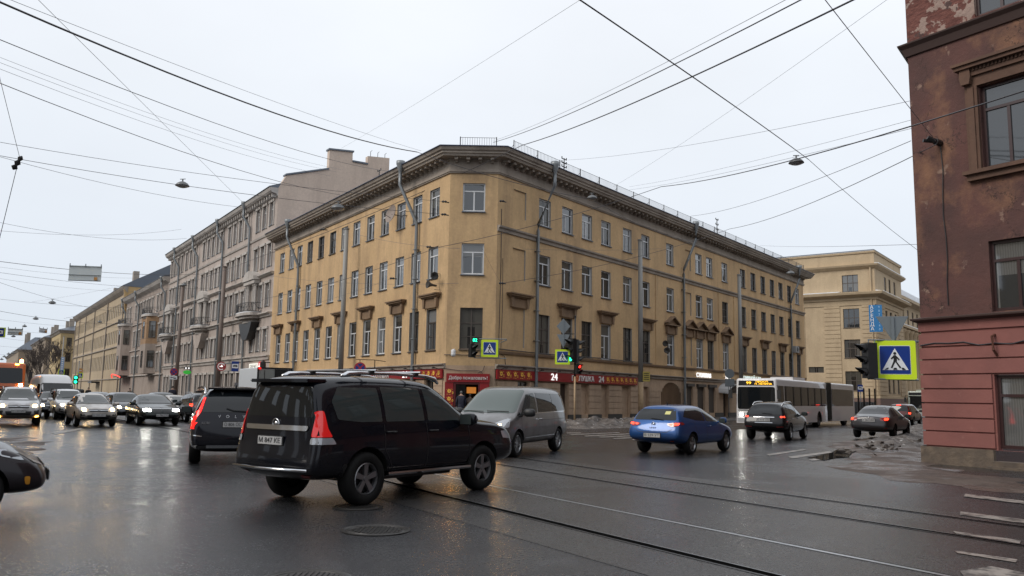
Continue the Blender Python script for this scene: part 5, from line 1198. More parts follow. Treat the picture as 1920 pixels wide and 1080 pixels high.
def leon():
    c = Car('blue_hatchback', 'bright blue hatchback seen from behind with lit tail lights, in the middle of the crossing', (5.5, 26.4, 0), 36.5, 1.77, carpaint('blue_paint', (.012, .060, .20), .4, .3))
    c.body([(-2.13, .40, .90, 1.28, .82, .61), (-1.92, .32, .94, 1.41, .87, .61), (-1.30, .26, .96, 1.44, .885, .62), (-.4, .25, .94, 1.455, .885, .63), (.10, .25, .92, 1.40, .885, .62), (1.02, .25, .86, .95, .875, .76), (1.55, .28, .80, .87, .865, .72), (1.95, .34, .70, .77, .80, .62), (2.16, .42, .58, .64, .66, .46)],
           [.05, 0, -.07, -.05, .04, .26, .37, .40], FO, [(-1.28, .745, .315, .215), (1.30, .745, .315, .215)], clad=.0)
    c.both('side_window', cglass, 'S', [(-1.72, 1.10), (-1.0, 1.0), (-.32, .97), (-.32, 1.345), (-1.25, 1.34), (-1.5, 1.25)]); c.both('side_window', cglass2, 'S', [(-.25, .97), (.80, .92), (.10, 1.32), (-.25, 1.345)])
    c.panel('rear_window', cglass, [('B', [(-.68, 1.00), (.68, 1.00), (.56, 1.32), (-.56, 1.32)], 1, .07)]); c.panel('windscreen', cglass2, [('F', [(-.68, .98), (.68, .98), (.52, 1.34), (-.52, 1.34)], 1)])
    c.both('tail_light', redlens, 'B', [(.42, .90), (.60, .93), (.92, .96), (.92, .84), (.60, .81), (.46, .84)], ('S', [(-2.3, .84), (-1.80, .88), (-1.86, .95), (-2.3, .96)]), off=.012)
    c.both('tail_light_glow', lit_rr, 'B', [(.50, .89), (.60, .905), (.58, .855), (.50, .86)], off=.02); c.both('tail_light_glow', lit_rr, 'B', [(.64, .91), (.78, .92), (.77, .86), (.63, .85)], off=.02)
    c.badge('B', 0, .88, .06); c.plate('B', .56, 'В 539 УТ'); h, n = c.hit('B', 0, .79); me = text_mesh('LEON', .06, .004, track=1.6); me.materials.append(chrome); t = bpy.data.objects.new('model_badge', me); COL.objects.link(t); t.parent = c.e; t.matrix_basis = Matrix(((0, 0, -1, h.x-.02), (-1, 0, 0, 0), (0, 1, 0, .78), (0, 0, 0, 1)))
    c.panel('rear_sticker', mat('yellow_sticker', (.55, .52, .2), .5), [('B', [(-.44, 1.25), (-.27, 1.25), (-.27, 1.16), (-.44, 1.16)], 1, .01)], off=.012)
    c.wiper('B', [(-.28, 1.0), (.12, 1.04)]); c.both('bumper_reflector', redlens, 'B', [(.50, .42), (.76, .44), (.76, .40), (.50, .39)], off=.012)
    c.line('B', [(-.6, .74), (-.45, .66), (.45, .66), (.6, .74)], .014, plas, 'tailgate_seam', 1); c.panel('lower_valance', plas, [('B', [(-.6, .37), (.6, .37), (.55, .33), (-.55, .33)], 1, .01)], off=.01)
    c.seams([[(-.29, .95), (-.29, .3)], [(-1.15, .95), (-1.05, .7), (-.85, .55)], [(.85, .9), (.88, .3)]]); c.handles([(-.12, .82)]); c.mirrors(.72, .98, .84); c.antenna(-1.2, 0, .1)
    c.both('headlight', lens, 'F', [(.45, .70), (.72, .74), (.68, .6), (.45, .58)], ('S', [(1.8, .6), (2.0, .6), (1.7, .76)])); c.allwheels(5); c.done()
leon()

def infin():
    c = Car('black_crossover', 'black crossover with silver roof rails and lit tail lights in front of the bendy bus', (11.65, 36.5, 0), 31, 1.80, carpaint('black_paint3', (.010, .010, .012), .3, .2))
    c.body([(-2.30, .50, .98, 1.32, .82, .60), (-2.05, .36, 1.02, 1.52, .88, .62), (-1.2, .28, 1.02, 1.57, .90, .65), (-.2, .27, 1.0, 1.59, .90, .66), (.2, .27, .99, 1.53, .90, .64), (1.05, .27, .97, 1.05, .89, .78), (1.7, .3, .92, 1.0, .88, .76), (2.1, .36, .80, .88, .82, .66), (2.32, .44, .66, .72, .68, .5)],
           [.05, 0, -.06, -.04, .05, .26, .40, .42], FO, [(-1.42, .77, .35, .235), (1.42, .77, .35, .235)])
    common_side(c, 0, 1.05, 1.47, -1.85, .95, (-1.15, -.2), .45, .75); c.panel('rear_window', cglass, [('B', [(-.68, 1.06), (.68, 1.06), (.55, 1.42), (-.55, 1.42)], 1, .07)]); c.panel('windscreen', cglass2, [('F', [(-.7, 1.1), (.7, 1.1), (.55, 1.48), (-.55, 1.48)], 1)])
    c.both('tail_light', redlens, 'B', [(.62, 1.00), (.95, 1.03), (.95, .92), (.64, .92)], ('S', [(-2.5, .92), (-1.98, .94), (-2.02, 1.03), (-2.5, 1.03)])); c.both('tail_light_glow', lit_rr, 'B', [(.64, .99), (.82, 1.01), (.83, .94), (.66, .93)], off=.014)
    c.panel('tailgate_trim', chrome, [('B', [(-.42, .96), (.42, .96), (.42, .935), (-.42, .935)], 1, .01)], off=.015); c.plate('B', .84, 'Е 418 ОМ'); c.panel('tailgate_trim', chrome, [('B', [(-.36, .74), (.36, .74), (.36, .72), (-.36, .72)], 1, .01)], off=.015)
    c.wiper('B', [(-.3, 1.08), (.1, 1.11)]); c.both('bumper_reflector', redlens, 'B', [(.5, .58), (.78, .6), (.78, .56), (.5, .55)], off=.012)
    c.rails(-1.7, .1, 1.6, .60, r=.028, lift=.08); c.seams([[(-.2, 1.0), (-.2, .32)], [(-1.15, 1.0), (-1.0, .5)], [(.9, .95), (.95, .32)]]); c.handles([(-1.0, .9), (0, .9)], chrome); c.mirrors(.75, 1.08, .86)
    c.line('S', [(-.95, .33), (.95, .31)], .03, chrome, 'side_moulding'); c.allwheels(5); c.done()
infin()
def corolla():
    c = Car('grey_sedan', 'dark grey sedan with round lit tail lights standing on dirty ice by the red house', (17.05, 38.45, .05), 37, 1.76, carpaint('dark_grey_paint', (.035, .034, .038), .6, .35))
    c.body(sedanshape(4.54, 1.76, 1.465, .27, .92, 1.05, .15, -1.0, -1.62, .90, .72, .99), [.05, 0, -.05, -.03, .0, .02, .04, .04], FO, [(-1.28, .75, .315, .21), (1.32, .75, .315, .21)])
    common_side(c, 0, .95, 1.36, -1.35, .92, (-.85, -.05), .42, .7, cglass); c.panel('rear_window', cglass, [('B', [(-.64, 1.08), (.64, 1.08), (.52, 1.38), (-.52, 1.38)], 1, .05)]); c.panel('windscreen', cglass2, [('F', [(-.66, 1.0), (.66, 1.0), (.52, 1.36), (-.52, 1.36)], 1)])
    c.both('tail_light', redlens, 'B', [(.46, .90), (.76, .95), (.92, .93), (.92, .80), (.70, .76), (.48, .80)], ('S', [(-2.5, .80), (-1.92, .84), (-1.98, .94), (-2.5, .94)]), off=.012); c.both('tail_light_glow', lit_rr, 'B', [(.62, .89), (.76, .90), (.76, .81), (.64, .80)], off=.02)
    c.plate('B', .80, 'А 384 ММ'); c.badge('B', 0, .92, .05); c.line('B', [(-.7, .72), (.7, .72)], .012, plas, 'tailgate_seam', 1); c.both('bumper_reflector', redlens, 'B', [(.62, .50), (.74, .50), (.74, .46), (.62, .46)], off=.01)
    c.seams([[(-.05, .92), (-.05, .32)], [(-.95, .92), (-.8, .5)], [(.9, .88), (.92, .32)]]); c.handles([(-.8, .82), (.1, .82)]); c.mirrors(.75, .99, .83); c.allwheels(7, rimd); c.done()
corolla()

# ---- oncoming traffic on the left street
def face_on(name, label, pos, az, W, L, H, paint, kind, lamps, hood, belt, wins=cglass, spokes=5, grille=None, fog=False, railm=None, plate=None, nose=.72, bulb_w=.14, wr=.72, extra=None, mirror_m=None, rear=False):
    c = Car(name, label, pos, az, W, paint); w_ = W/2; r = .33 if kind != 'sedan' else .315
    if kind == 'suv': c.body(suvshape(L, W, H, .28, belt, 1.1*L/4.5, .30, 0, hood, nose, wr=wr), [.05, 0, -.05, -.03, .03, .15, .22, .22], FO, [(-L*.29, w_-.13, r, .22), (L*.30, w_-.13, r, .22)], lv=2)
    else: c.body(sedanshape(L, W, H, .26, belt, 1.05, .15, -1.0, -1.62, hood, nose, belt+.07), [.05, 0, -.05, -.03, 0, .02, .04, .04], FO, [(-L*.285, w_-.13, r, .21), (L*.295, w_-.13, r, .21)], lv=2)
    common_side(c, 0, belt+.01, H-.12, -L*.40 if kind == 'suv' else -1.35, 1.0*L/4.5, (-L*.25, -.1) if kind == 'suv' else (-.85, -.05), .2 if kind == 'suv' else .42, .68, wins)
    c.panel('windscreen', cglass2, [('F', [(-w_*.82, belt+.10), (w_*.82, belt+.10), (w_*.64, H-.10), (-w_*.64, H-.10)], 1, .05)], step=.1)
    c.panel('rear_window', cglass, [('B', [(-w_*.76, belt+.08), (w_*.76, belt+.08), (w_*.62, H-.14), (-w_*.62, H-.14)], 1, .05)], step=.1)
    z = nose-.02; zz = z+.02
    c.both('headlight', lens, 'F', [(w_*.50, zz-.08), (w_*.84, zz-.06), (w_*.84, zz+.09), (w_*.62, zz+.07)], ('S', [(L/2-.38, zz-.04), (L/2-.12, zz-.06), (L/2-.25, zz+.09), (L/2-.4, zz+.09)]), off=.012)
    if lamps: c.both('headlamp_bulb', lamps, 'F', [(w_*.66-bulb_w/2, zz-.05), (w_*.66+bulb_w/2, zz-.05), (w_*.66+bulb_w/2, zz+.05), (w_*.66-bulb_w/2, zz+.05)], off=.03, step=.05)
    if fog: c.both('fog_lamp', lit_am, 'F', [(w_*.70, .40), (w_*.84, .40), (w_*.84, .46), (w_*.70, .46)], off=.03, step=.05)
    gw = w_*.46
    if grille == 'twin': 
        for sd in (1, -1): c.panel('grille', plas, [('F', [(sd*.03, z+.08), (sd*gw*.9, z+.08), (sd*gw*.95, z-.10), (sd*.04, z-.10)], 1, .05)], off=.012); 
        c.line('F', [(-gw*.95, z+.09), (gw*.95, z+.09)], .014, chrome, 'grille_trim', 1, .016)
    else:
        c.panel('grille', plas, [('F', [(-gw, z+.05), (gw, z+.05), (gw*.9, z-.07), (-gw*.9, z-.07)], 1, .03)], off=.012); c.line('F', [(-gw, z), (gw, z)], .018, chrome, 'grille_trim', 1, .018)
    c.panel('lower_grille', plas, [('F', [(-gw*1.2, z-.20), (gw*1.2, z-.20), (gw*1.05, z-.36), (-gw*1.05, z-.36)], 1, .04)], off=.012)
    c.both('air_intake', plas, 'F', [(w_*.62, z-.18), (w_*.84, z-.14), (w_*.82, z-.32), (w_*.66, z-.34)], off=.012); c.plate('F', z-.2, plate); c.badge('F', 0, z+.0 if grille != 'twin' else z+.14, .05)
    c.line('F', [(-w_*.8, belt+.07), (w_*.8, belt+.07)], .03, plas, 'wiper_cowl', 1); c.mirrors(L*.17, belt+.06, w_-.04, mirror_m or paint); c.handles([(-.6, belt-.1), (.15, belt-.1)])
    c.seams([[(-.07, belt), (-.07, .35)], [(L*.22, belt-.05), (L*.21, .35)]])
    if railm: c.rails(-L*.36, .15, H, W*.335, railm)
    if rear: c.both('tail_light', redlens, 'B', [(w_*.7, belt), (w_*.88, belt), (w_*.88, belt-.16), (w_*.7, belt-.16)])
    if extra: extra(c)
    c.allwheels(spokes); c.done(); return c
AZT = 146.8     # heading of traffic coming down the left street
silver = carpaint('silver_paint', (.46, .46, .47), .6, .3); beige = carpaint('beige_silver_paint', (.42, .385, .35), .6, .3); white = carpaint('white_paint', (.78, .79, .80), 0, .3); dgreen = carpaint('green_black_paint', (.012, .018, .018), .4, .2); graph = carpaint('graphite_paint', (.06, .065, .075), .6, .3); dblue = carpaint('dark_blue_paint', (.02, .025, .035), .5, .3)
def gp(px, py, L=0, az=AZT, Y=None):     # centre of a car whose front middle stands at a pixel / distance
    v = gnd(px, py) if Y is None else at(px, py, Y); a = R(az); return (v.x-sin(a)*L/2, v.y-cos(a)*L/2, 0)
face_on('silver_crossover', 'silver crossover with lit fog lamps at the left edge, in front of the orange truck', gp(34, 799, 4.5, 147), 148, 1.84, 4.52, 1.70, silver, 'suv', lit_y, 1.10, 1.05, fog=True, railm=silver, plate='О 190 МК', nose=.86)
face_on('beige_sedan', 'beige silver sedan with both headlights on, second car from the left in the front row', gp(183, 801, 4.6, 145), 145, 1.70, 4.6, 1.48, beige, 'sedan', lit_y, .90, .93, plate='Н 203 ВО', nose=.74)
face_on('black_saloon', 'long black saloon with twin grille and white headlights, left of the black crossover', gp(302, 799, 5.1, 147), 147, 1.88, 5.1, 1.47, dgreen, 'sedan', lit_w, .92, .95, grille='twin', plate='А 786 СС', nose=.72, bulb_w=.30, spokes=7)
face_on('white_estate', 'white small estate car between the white van and the beige sedan', gp(138, 787, 4.4, 142), 142, 1.75, 4.45, 1.64, white, 'suv', lit_y, 1.02, 1.0, railm=plas, nose=.78)
face_on('graphite_hatchback', 'dark grey hatchback with pale roof half hidden behind the black saloon', gp(245, 791, 3.9, 144), 144, 1.72, 3.9, 1.52, graph, 'suv', lit_y, .98, .96, nose=.74, mirror_m=silver)
face_on('silver_car_behind', 'grey car showing only roof and windscreen behind the beige sedan', gp(192, 786, 4.5, 147), 148, 1.78, 4.5, 1.52, graph, 'sedan', lit_y, .93, .95)
face_on('dark_small_car', 'dark small car squeezed between the white van and the white estate', gp(101, 785, 4.2, 147), 148, 1.70, 4.2, 1.52, dblue, 'suv', lit_y, .98, .98)
face_on('parked_dark_car', 'parked dark car behind the black saloon with only its roof and mirror showing', gp(316, 784, 4.4, 147), 148, 1.76, 4.4, 1.55, graph, 'suv', None, 1.0, 1.0)
face_on('parked_grey_car', 'parked grey car whose wing shows between the black saloon and the dark estate', gp(344, 790, 4.3, 147), 146, 1.72, 4.3, 1.42, beige, 'sedan', None, .88, .9)
face_on('dark_car_by_cafe', 'dark car waiting behind the front corner of the bendy bus by the cafe door', (21.6, 63.6, 0), 216, 1.78, 4.4, 1.5, dblue, 'sedan', None, .93, .95)
def away(name, label, pos, az, W, L, H, paint, tl, belt, railm=None, high=False, brk=False, plate=None):
    c = Car(name, label, pos, az, W, paint); w_ = W/2
    c.body(suvshape(L, W, H, .28, belt, 1.1, .30, 0, belt, .75), [.05, 0, -.05, -.03, .03, .18, .26, .26], FO, [(-L*.29, w_-.13, .33, .22), (L*.30, w_-.13, .33, .22)], lv=2)
    common_side(c, 0, belt+.01, H-.12, -L*.42, 1.0, (-L*.26, -.1), .22, .68); c.panel('rear_window', cglass, [('B', [(-w_*.76, belt+.06), (w_*.76, belt+.06), (w_*.62, H-.14), (-w_*.62, H-.14)], 1, .05)], step=.1); c.panel('windscreen', cglass2, [('F', [(-w_*.8, belt+.1), (w_*.8, belt+.1), (w_*.64, H-.1), (-w_*.64, H-.1)], 1, .05)], step=.1)
    z1 = H-.2 if high else belt+.02; c.both('tail_light', redlens, 'B', [(w_*.74, z1), (w_*.80, z1), (w_*.92, belt), (w_*.92, belt-.22), (w_*.76, belt-.22)], ('S', [(-L/2+.05, belt-.2), (-L/2+.2, belt-.2), (-L/2+.22, belt), (-L/2+.1, belt)]), off=.012)
    c.both('tail_light_glow', tl, 'B', [(w_*.76, belt-.02), (w_*.90, belt-.02), (w_*.90, belt-.15), (w_*.78, belt-.15)], off=.025)
    if brk: c.panel('high_brake_light', lit_rr, [('B', [(-.15, H-.1), (.15, H-.1), (.15, H-.14), (-.15, H-.14)], 1, .01)], off=.02)
    c.plate('B', belt-.22, plate); c.mirrors(.75, belt+.08, w_-.04); c.handles([(-.9, belt-.1), (.1, belt-.1)]); c.seams([[(-.1, belt), (-.1, .35)], [(.95, belt-.05), (1.0, .35)], [(-1.1, belt), (-.95, .5)]])
    if railm: c.rails(-L*.38, .15, H, W*.335, railm)
    c.allwheels(5); c.done()
away('dark_estate', 'dark estate car with one red tail light showing, driving away left of the black crossover', (-17.3, 46.2, 0), -33, 1.80, 4.7, 1.55, graph, lit_rr, 1.0, silver, True)
away('braking_hatchback', 'small dark red car with bright brake lights at the far end of the snow bank', (29.4, 62.3, 0), 37, 1.72, 4.2, 1.58, carpaint('dark_red_paint', (.06, .012, .012), .4, .3), lit_rr, .98, None, True, True)

# white high-roof van
def hivan():
    c = Car('white_van', 'white high-roof delivery van with headlights on beside the orange truck', (-27.9, 50.9, 0), 143, 2.05, white, cat='van')
    c.body([(-2.9, .5, 1.3, 2.42, .95, .82), (-2.7, .35, 1.35, 2.5, 1.0, .88), (-1, .32, 1.35, 2.52, 1.02, .9), (.9, .32, 1.35, 2.5, 1.02, .88), (1.3, .32, 1.33, 2.42, 1.02, .84), (1.75, .32, 1.30, 1.95, 1.01, .84), (2.15, .32, 1.2, 1.42, 1.0, .86), (2.6, .36, 1.0, 1.15, .96, .8), (2.85, .42, .8, .9, .86, .66)], [.03, 0, -.02, -.02, .02, .05, .08, .08], FO, [(-1.9, .86, .35, .24), (1.85, .86, .35, .24)], lv=2)
    c.panel('windscreen', cglass, [('F', [(-.88, 1.32), (.88, 1.32), (.80, 1.98), (-.80, 1.98)], 1, .06)], step=.1); c.both('side_window', cglass, 'S', [(.95, 1.4), (1.95, 1.36), (1.55, 1.9), (.95, 1.95)])
    c.both('headlight', lens, 'F', [(.60, .98), (.86, 1.0), (.88, 1.2), (.74, 1.22)], off=.012); c.both('headlamp_bulb', lit_y, 'F', [(.66, 1.0), (.83, 1.0), (.83, 1.14), (.66, 1.14)], off=.03, step=.05)
    c.panel('grille', plas, [('F', [(-.5, .95), (.5, .95), (.45, .8), (-.45, .8)], 1)], off=.012); c.panel('lower_grille', plas, [('F', [(-.8, .7), (.8, .7), (.75, .45), (-.75, .45)], 1)], off=.01); c.plate('F', .6); c.line('F', [(-.85, 1.29), (.85, 1.29)], .04, plas, 'wiper_cowl', 1)
    c.mirrors(1.75, 1.5, 1.0, plas, 1.8); c.badge('F', 0, 1.03, .08); c.seams([[(.8, 1.9), (.8, .4)], [(2.0, 1.3), (1.95, .4)]]); c.handles([(.95, 1.1)], plas); c.allwheels(5, rimd); c.done()
hivan()
def bevbox(x0, x1, W, z0, z1, r, taper=0, seg=3):
    bm = bmesh.new(); bmesh.ops.create_cube(bm, size=1)
    for v in bm.verts: t = (v.co.z+.5); v.co = Vector((x0+(x1-x0)*(v.co.x+.5), v.co.y*(W-taper*t), z0+(z1-z0)*t))
    bmesh.ops.bevel(bm, geom=[e for e in bm.edges if max(v.co.z for v in e.verts) > z0+.1], offset=r, segments=seg, affect='EDGES', profile=.5); bmesh.ops.triangulate(bm, faces=[f for f in bm.faces if len(f.verts) > 4])
    bmesh.ops.recalc_face_normals(bm, faces=bm.faces); me = bpy.data.meshes.new('body'); bm.to_mesh(me); bm.free(); return me
orange = mat('orange_truck_paint', (.60, .13, .02), .35, coat=.6)
def truck():
    c = Car('orange_truck', 'orange municipal truck cab with amber beacon and lit headlight at the left edge', (-33.4, 54.8, 0), 147, 2.5, orange, cat='truck')
    c.body(None, None, None, [(1.0, 1.05, .5, .3), (-2.2, 1.05, .5, .3)], lv=0, mesh=bevbox(.2, 2.4, 2.5, .75, 3.25, .16, .12))
    c.panel('windscreen', cglass, [('F', [(-1.08, 1.95), (1.08, 1.95), (1.02, 2.92), (-1.02, 2.92)], 1, .12)], step=.15); c.both('side_window', cglass, 'S', [(.9, 1.95), (2.1, 1.95), (2.0, 2.8), (.9, 2.8)])
    c.panel('grille', plas, [('F', [(-.9, 1.6), (.9, 1.6), (.9, 1.05), (-.9, 1.05)], 1)], off=.012, step=.2); c.line('F', [(-1.1, 1.72), (1.1, 1.72)], .05, plas, 'cab_trim', 1)
    c.both('headlight', lens, 'F', [(.86, 1.78), (1.1, 1.78), (1.1, 1.98-.3+.25), (.86, 1.93)], off=.014); c.both('headlamp_bulb', lit_y, 'F', [(.88, 1.76), (1.08, 1.76), (1.08, 1.92), (.88, 1.92)], off=.05, step=.06)
    mb = MB(); mb.box((2.4, -1.2, .55), (2.55, 1.2, 1.0)); mb.build('bumper', plas, c.e, local=True)
    for sg in (1, -1):
        mb = MB(); mb.tube([(2.2, sg*1.2, 2.8), (2.35, sg*1.5, 2.85), (2.35, sg*1.5, 1.95)], .03, 6); mb.box((2.28, sg*1.5-.1, 2.0), (2.4, sg*1.5+.1, 2.7)); mb.build('wing_mirror', plas, c.e, local=True)
    mb = MB(); mb.lathe([(.1, 3.25), (.11, 3.3), (.1, 3.45), (.05, 3.5), (0, 3.5)], Matrix.Translation((1.9, .95, 0)), 12); mb.build('beacon', lit_or, c.e, True, local=True)
    mb = MB(); mb.box((1.85, .6, 3.12), (2.42, .8, 3.18)); mb.build('marker_lamp', lit_am, c.e, local=True)
    mb = MB(); mb.box((-4.2, -1.25, 1.2), (.05, 1.25, 3.0)); mb.box((-4.2, -.5, .7), (.3, .5, 1.2)); mb.build('tipper_body', orange, c.e, local=True)
    c.allwheels(6, rimd); c.done()
truck()
# box truck behind the black crossover
def boxtruck():
    c = Car('box_truck', 'box truck with pale grey cargo box showing above the black crossover', (0, 0, 0), -32, 2.3, mat('pale_box_panel', (.62, .66, .70), .5), cat='truck')
    c.body(None, None, None, [(-1.4, 1.0, .42, .25), (2.6, 1.0, .42, .25)], lv=0, mesh=bevbox(-2.8, 1.9, 2.3, 1.0, 3.25, .03, 0, 1))
    mb = MB(); mb.box((-2.84, -1.15, .98), (-2.8, 1.15, 1.08)); mb.box((-2.84, -1.15, 3.18), (-2.8, 1.15, 3.28)); mb.box((-2.85, 1.06, 1.0), (-2.8, 1.17, 3.27)); mb.box((-2.85, -1.17, 1.0), (-2.8, -1.06, 3.27)); mb.box((-2.86, -.02, 1.05), (-2.8, .02, 3.2)); mb.build('door_frame', blackm, c.e, local=True)
    mb = MB(); mb.box((-2.83, .03, 1.1), (-2.81, 1.04, 3.16)); mb.build('rear_door', mat('grey_door', (.22, .23, .22), .6), c.e, local=True); mb = MB(); mb.box((-2.83, -1.04, 1.1), (-2.81, -.03, 3.16)); mb.build('doorway_shade_panel', mat('cargo_shade_paint', (.01, .01, .012), .8), c.e, local=True)  # right half: solid dark panel, the unlit inside of the box painted on
    mb = MB(); mb.box((-2.9, .95, 3.15), (-2.84, 1.1, 3.25)); mb.build('marker_lamp', lit_r, c.e, local=True)
    mb = MB(); mb.box((2.1, -1.05, .6), (3.5, 1.05, 2.3)); cb = mb.build('cab', mat('dark_cab', (.04, .04, .05), .4), c.e, local=True); mb = MB(); mb.box((-2.7, -.4, .6), (2.1, .4, .98)); mb.build('chassis', blackm, c.e, local=True)
    mb = MB()
    for y in (-.7, .7): mb.tube([(-2.87, y, 1.1), (-2.87, y, 3.1)], .02, 5)
    mb.box((-2.89, -.8, 1.9), (-2.86, -.6, 1.96)); mb.build('door_bolts', blackm, c.e, local=True)
    c.allwheels(5, rimd); c.pos = (-17.1, 57.6, 0); c.done()
boxtruck()
# articulated bus
def bus(pos, az, L1, L2, lab, name, long=True, bw=2.5):
    wht = mat('bus_white', (.64, .63, .63), .35, coat=.5) if long else mat('bus_cream_green', (.42, .45, .38), .35, coat=.4)
    c = Car(name, lab, pos, az, bw, wht, cat='bus'); h = bw/2
    c.body(None, None, None, [(-L1/2+2.0, 1.05, .48, .28), (L1/2-2.6, 1.05, .48, .28)], lv=0, mesh=bevbox(-L1/2, L1/2, bw, .32, 2.92, .14, .08))
    X = L1/2
    c.panel('windscreen', cglass, [('F', [(-1.12, 1.12), (1.12, 1.12), (1.10, 2.42), (-1.10, 2.42)], 1, .12)], step=.2)
    c.both('side_window', cglass, 'S', [(-X+.1, 1.35), (X-1.3, 1.35), (X-1.3, 2.5), (-X+.1, 2.5)], step=.3); c.both('driver_window', cglass, 'S', [(X-1.2, 1.15), (X-.12, 1.15), (X-.12, 2.5), (X-1.2, 2.5)], step=.3)
    c.panel('destination_display', sblack, [('F', [(-1.05, 2.50), (1.05, 2.50), (1.03, 2.78), (-1.03, 2.78)], 1, .03)], step=.2, off=.01)
    if long:
        for txt, y, z, s_, wd in (('99', .52, 2.64, .22, .28), ('ПРОСП.', -.28, 2.71, .13, .75), ('П. ЛЕНИНА', -.34, 2.585, .13, 1.0)):
            me = text_mesh(txt, s_, .003); me.materials.append(led_am); q = max(v.co.x for v in me.vertices)-min(v.co.x for v in me.vertices); me.transform(Matrix.Scale(wd/q, 4, (1, 0, 0)))
            t = bpy.data.objects.new('display_text', me); COL.objects.link(t); t.parent = c.e; t.matrix_basis = Matrix(((0, 0, 1, X+.035), (1, 0, 0, y*-1 if False else -y+.1), (0, 1, 0, z), (0, 0, 0, 1)))
    c.both('headlight', lens, 'F', [(.72, .72), (1.08, .74), (1.06, .92), (.72, .9)], off=.012, step=.1); c.both('headlamp_bulb', lit_w, 'F', [(.82, .74), (1.0, .74), (1.0, .88), (.82, .88)], off=.04, step=.06)
    c.panel('bumper', mat('bus_bumper_grey', (.36, .36, .37), .4), [('F', [(-1.15, .6), (1.15, .6), (1.15, .38), (-1.15, .38)], 1, .05)], off=.015, step=.2); c.wiper('F', [(-.8, 1.14), (.1, 1.2)]); c.line('F', [(-1.1, 1.06), (1.1, 1.06)], .05, plas, 'dash_seam', 1)
    for sg in (1, -1):
        mb = MB(); mb.tube([(X-.1, sg*(h-.05), 2.5), (X+.3, sg*(h+.18), 2.45), (X+.3, sg*(h+.18), 2.2)], .025, 6); mb.box((X+.24, sg*(h+.18)-.1, 1.75), (X+.34, sg*(h+.18)+.1, 2.25)); mb.build('wing_mirror', plas, c.e, local=True)
    mb = MB(); x = -X+1.4
    while x < X-1.4: mb.box((x-.03, h-.005, 1.35), (x+.03, h+.012-.0, 2.5)); x += 1.45
    mb.build('window_pillar', plas, c.e, local=True)
    mb = MB(); mb.box((-2, -.7, 2.92), (.5, .7, 3.12)); mb.build('roof_unit', wht, c.e, local=True)
    if long:
        mb = MB(); mb.box((-X-1.0, -h+.06, .5), (-X, h-.06, 2.86))
        for i in range(6): xx = -X-.95+i*.17; mb.box((xx, -h+.01, .45), (xx+.08, h-.01, 2.92))
        mb.build('bellows', mat('bellows_rubber', (.03, .03, .026), .8), c.e, local=True)
        me = bevbox(-X-1.0-L2, -X-1.0, bw, .32, 2.92, .14, .08); me.materials.append(wht); r_ = bpy.data.objects.new('rear_section', me); COL.objects.link(r_); r_.parent = c.e
        mb = MB()
        for sg in (1, -1):
            y = sg*(h-.018); a, b = (min(y, y+sg*.012), max(y, y+sg*.012)); mb.box((-X-.8-L2+.3, a, 1.35), (-X-1.1, b, 2.5))
        mb.build('side_window', cglass, r_, local=True)
        c.wheel(-X-1.0-L2+2.6, 1.05, .48, .28, 1, 6, rimd); c.wheel(-X-1.0-L2+2.6, 1.05, .48, .28, -1, 6, rimd)
    c.allwheels(6, rimd); c.done()
bus((17.3, 52.7, 0), 216, 10.2, 6.2, 'white articulated bus with amber route display coming down the right street', 'articulated_bus')
bus((45.6, 92, 0), 214, 7.0, 0, 'small cream bus at the far end of the right street beside the red house', 'small_bus', False, 2.3)

def lefthatch():
    c = Car('dark_hatchback', 'nose and front wheel of a dark hatchback cut off by the left foreground edge', (-8.22, 10.45, 0), 57, 1.80, carpaint('aubergine_black_paint', (.018, .014, .018), .4, .25))
    c.body([(-2.13, .46, .88, 1.25, .80, .58), (-1.90, .34, .94, 1.40, .86, .60), (-1.30, .26, .96, 1.45, .90, .62), (-.4, .25, .94, 1.47, .90, .63), (.05, .25, .92, 1.42, .90, .62), (.95, .25, .92, 1.0, .89, .78), (1.45, .25, .87, .95, .895, .78), (1.84, .25, .78, .86, .88, .72), (2.06, .28, .64, .74, .80, .62)], [.05, 0, -.07, -.05, .05, .34, .50, .52], [-.04, 0, .05, .05, -.02, -.10, -.16, -.16], [(-1.3, .77, .32, .22), (1.38, .78, .32, .22)], fbow=.12)
    common_side(c, 0, .97, 1.36, -1.6, .85, (-.95, -.1), .4, .7); c.panel('windscreen', cglass2, [('F', [(-.7, 1.04), (.7, 1.04), (.55, 1.36), (-.55, 1.36)], 1)])
    c.both('headlight', lens, 'F', [(.42, .72), (.70, .80), (.74, .66), (.50, .60)], ('S', [(1.55, .84), (1.80, .82), (2.2, .70), (1.85, .70), (1.62, .76)]), off=.01); c.both('bumper_lamp', mat('amber_reflector', (.5, .22, .02), .3), 'S', [(1.90, .50), (1.97, .50), (1.97, .40), (1.92, .40)], off=.012, step=.03)
    c.panel('grille', plas, [('F', [(-.36, .66), (.36, .66), (.3, .54), (-.3, .54)], 1)], off=.012); c.seams([[(-.1, .95), (-.1, .3)], [(.82, .9), (.86, .3)]]); c.mirrors(.65, 1.0, .86); c.plate('F', .46)
    c.allwheels(5); c.done()
lefthatch()
